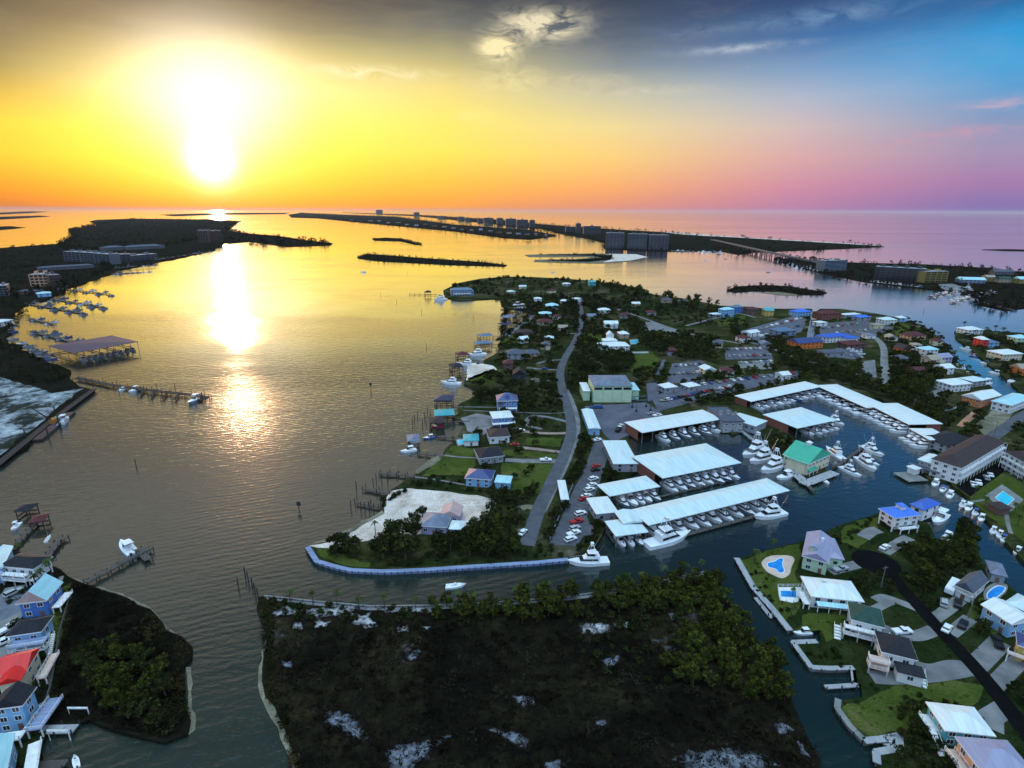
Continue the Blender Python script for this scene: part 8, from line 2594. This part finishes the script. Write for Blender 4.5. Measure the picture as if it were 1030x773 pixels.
grove('oak', [(905, 712), (940, 706), (940, 730), (912, 735)], 4, 'beside the walk of the turquoise house', (0.38, 0.5), True, gap=3)
grove('shrub', [(862, 690), (960, 682), (985, 690), (960, 720), (900, 730)], 10, 'on the wide dark lawn', (0.5, 0.9), True)
grove('oak', [(984, 606), (996, 600), (1004, 640), (985, 650)], 5, 'behind the gabled house', (0.45, 0.65), True, gap=3)
grove('oak', [(1000, 690), (1035, 660), (1040, 720), (1015, 720)], 6, 'along the drive by the frame edge', (0.36, 0.5), True, gap=3)
mass('garden_planting', [CANAL_LAND[:14] + [(1035, 606), (1040, 780), (900, 780)] + CANAL_LAND[21:]], 420, 0.35, 1.0, SHRUBL, 'low garden planting dotted among the canal side houses', 'garden planting', nl=22, flat=0.7, leaf=0.3, seed=41)
mass('garden_planting', [[(450, 400), (575, 400), (566, 470), (540, 520), (500, 500), (440, 490)], [(388, 545), (560, 540), (560, 562), (424, 570), (386, 568)]], 130, 0.35, 1.1, SHRUBL, 'low garden planting on the lawns of the peninsula', 'garden planting', nl=22, flat=0.7, leaf=0.3, seed=42)
mass('garden_planting', [[(0, 560), (70, 590), (60, 650), (48, 720), (0, 740)]], 60, 0.35, 1.0, SHRUBL, 'low garden planting between the near shore houses', 'garden planting', z=1.0, nl=22, flat=0.7, leaf=0.3, seed=43)
# far shores
FW = [(98, 226), (134, 220.5), (207, 222), (238, 224.5), (228, 232), (250, 238), (309, 244), (330, 247), (289, 248), (240, 243), (200, 241), (170, 248), (120, 250), (66, 250), (60, 246), (76, 238), (72, 231)]
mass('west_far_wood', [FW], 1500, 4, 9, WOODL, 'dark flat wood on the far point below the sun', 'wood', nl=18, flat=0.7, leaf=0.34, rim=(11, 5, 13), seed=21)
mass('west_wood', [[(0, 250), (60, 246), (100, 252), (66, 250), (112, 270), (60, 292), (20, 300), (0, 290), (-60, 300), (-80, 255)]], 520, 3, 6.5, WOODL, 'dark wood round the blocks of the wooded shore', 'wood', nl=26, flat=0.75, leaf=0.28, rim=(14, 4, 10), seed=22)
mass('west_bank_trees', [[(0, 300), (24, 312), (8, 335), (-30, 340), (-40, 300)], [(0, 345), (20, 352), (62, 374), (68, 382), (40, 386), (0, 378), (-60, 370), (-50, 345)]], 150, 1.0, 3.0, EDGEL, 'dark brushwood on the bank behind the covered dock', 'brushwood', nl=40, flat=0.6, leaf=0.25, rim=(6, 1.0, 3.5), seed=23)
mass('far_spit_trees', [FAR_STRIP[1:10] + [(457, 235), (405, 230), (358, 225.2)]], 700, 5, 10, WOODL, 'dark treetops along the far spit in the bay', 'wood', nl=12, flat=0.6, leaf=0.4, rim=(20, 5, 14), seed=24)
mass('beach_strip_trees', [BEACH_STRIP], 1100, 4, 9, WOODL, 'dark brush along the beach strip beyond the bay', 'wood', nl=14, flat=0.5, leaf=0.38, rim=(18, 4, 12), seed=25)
mass('resort_trees', [MID_EAST], 420, 2.5, 6, WOODL, 'dark greenery round the resort blocks', 'greenery', nl=26, flat=0.7, leaf=0.28, rim=(9, 2.5, 7), seed=26)
for i, (nm, pl, n, lab) in enumerate((('islet_scrub', [(360, 260), (369, 257), (400, 259.4), (431, 261.6), (483, 265.4), (508, 268.4), (452, 267.2), (400, 264.4), (379, 263)], 260, 'dark scrub along the long islet in the bay'), ('islet_scrub', [(375, 241.7), (402, 242), (412, 244), (424, 247.8), (404, 244.2), (378, 243.2)], 90, 'dark scrub on the small islet behind the long one'), ('islet_scrub', [(540, 258.6), (598, 257.6), (614, 259), (613, 262.8), (590, 264.8), (545, 264), (580, 263), (606, 261), (596, 259.2)], 200, 'sedge and scrub on the sand islet'), ('islet_scrub', [(733, 292.4), (742, 289.4), (769, 288), (794, 289.2), (830, 295), (803, 296), (784, 293), (745, 293)], 260, 'dark scrub on the islet off the north shore'))):
    mass(nm, [pl], n, 1.2, 3.2, WOODL, lab, 'scrub', z=1.0, nl=22, flat=0.6, leaf=0.3, rim=(4, 1.2, 4.5), seed=30 + i)
grove('palm', [(900, 268), (1000, 272), (1028, 276), (1020, 290), (960, 286)], 14, 'on the resort bank', (1.2, 1.6), gap=8, r=1, lands=LANDS['resort_bank_ground'])
plant_all()
print('TREES', COUNT, 'OBJECTS', len(bpy.data.objects))
for k, v in LABELS.items():
    n = len(k.split())
    if n < 4 or n > 16:
        print('LABEL LENGTH', n, k)
    if len(v) > 1 and len({id(x) for x in v}) > 1:
        print('SAME', len(v), k)

# ------------------------------------------------------------------ the evening air
HAZE = 8e-6
hm = bpy.data.materials.new('haze')
hm.use_nodes = True
hm.node_tree.nodes.clear()
hn = NT(hm.node_tree)
hv = hn.n('ShaderNodeVolumePrincipled')
hv.inputs['Color'].default_value = (0.9, 0.9, 0.92, 1)
hv.inputs['Density'].default_value = HAZE
ho = hn.n('ShaderNodeOutputMaterial')
hm.node_tree.links.new(hv.outputs[0], ho.inputs['Volume'])
stuff(MB().box(-S - 500, S + 500, -3500, S + 500, -3.0, 190.0).build('haze', hm))
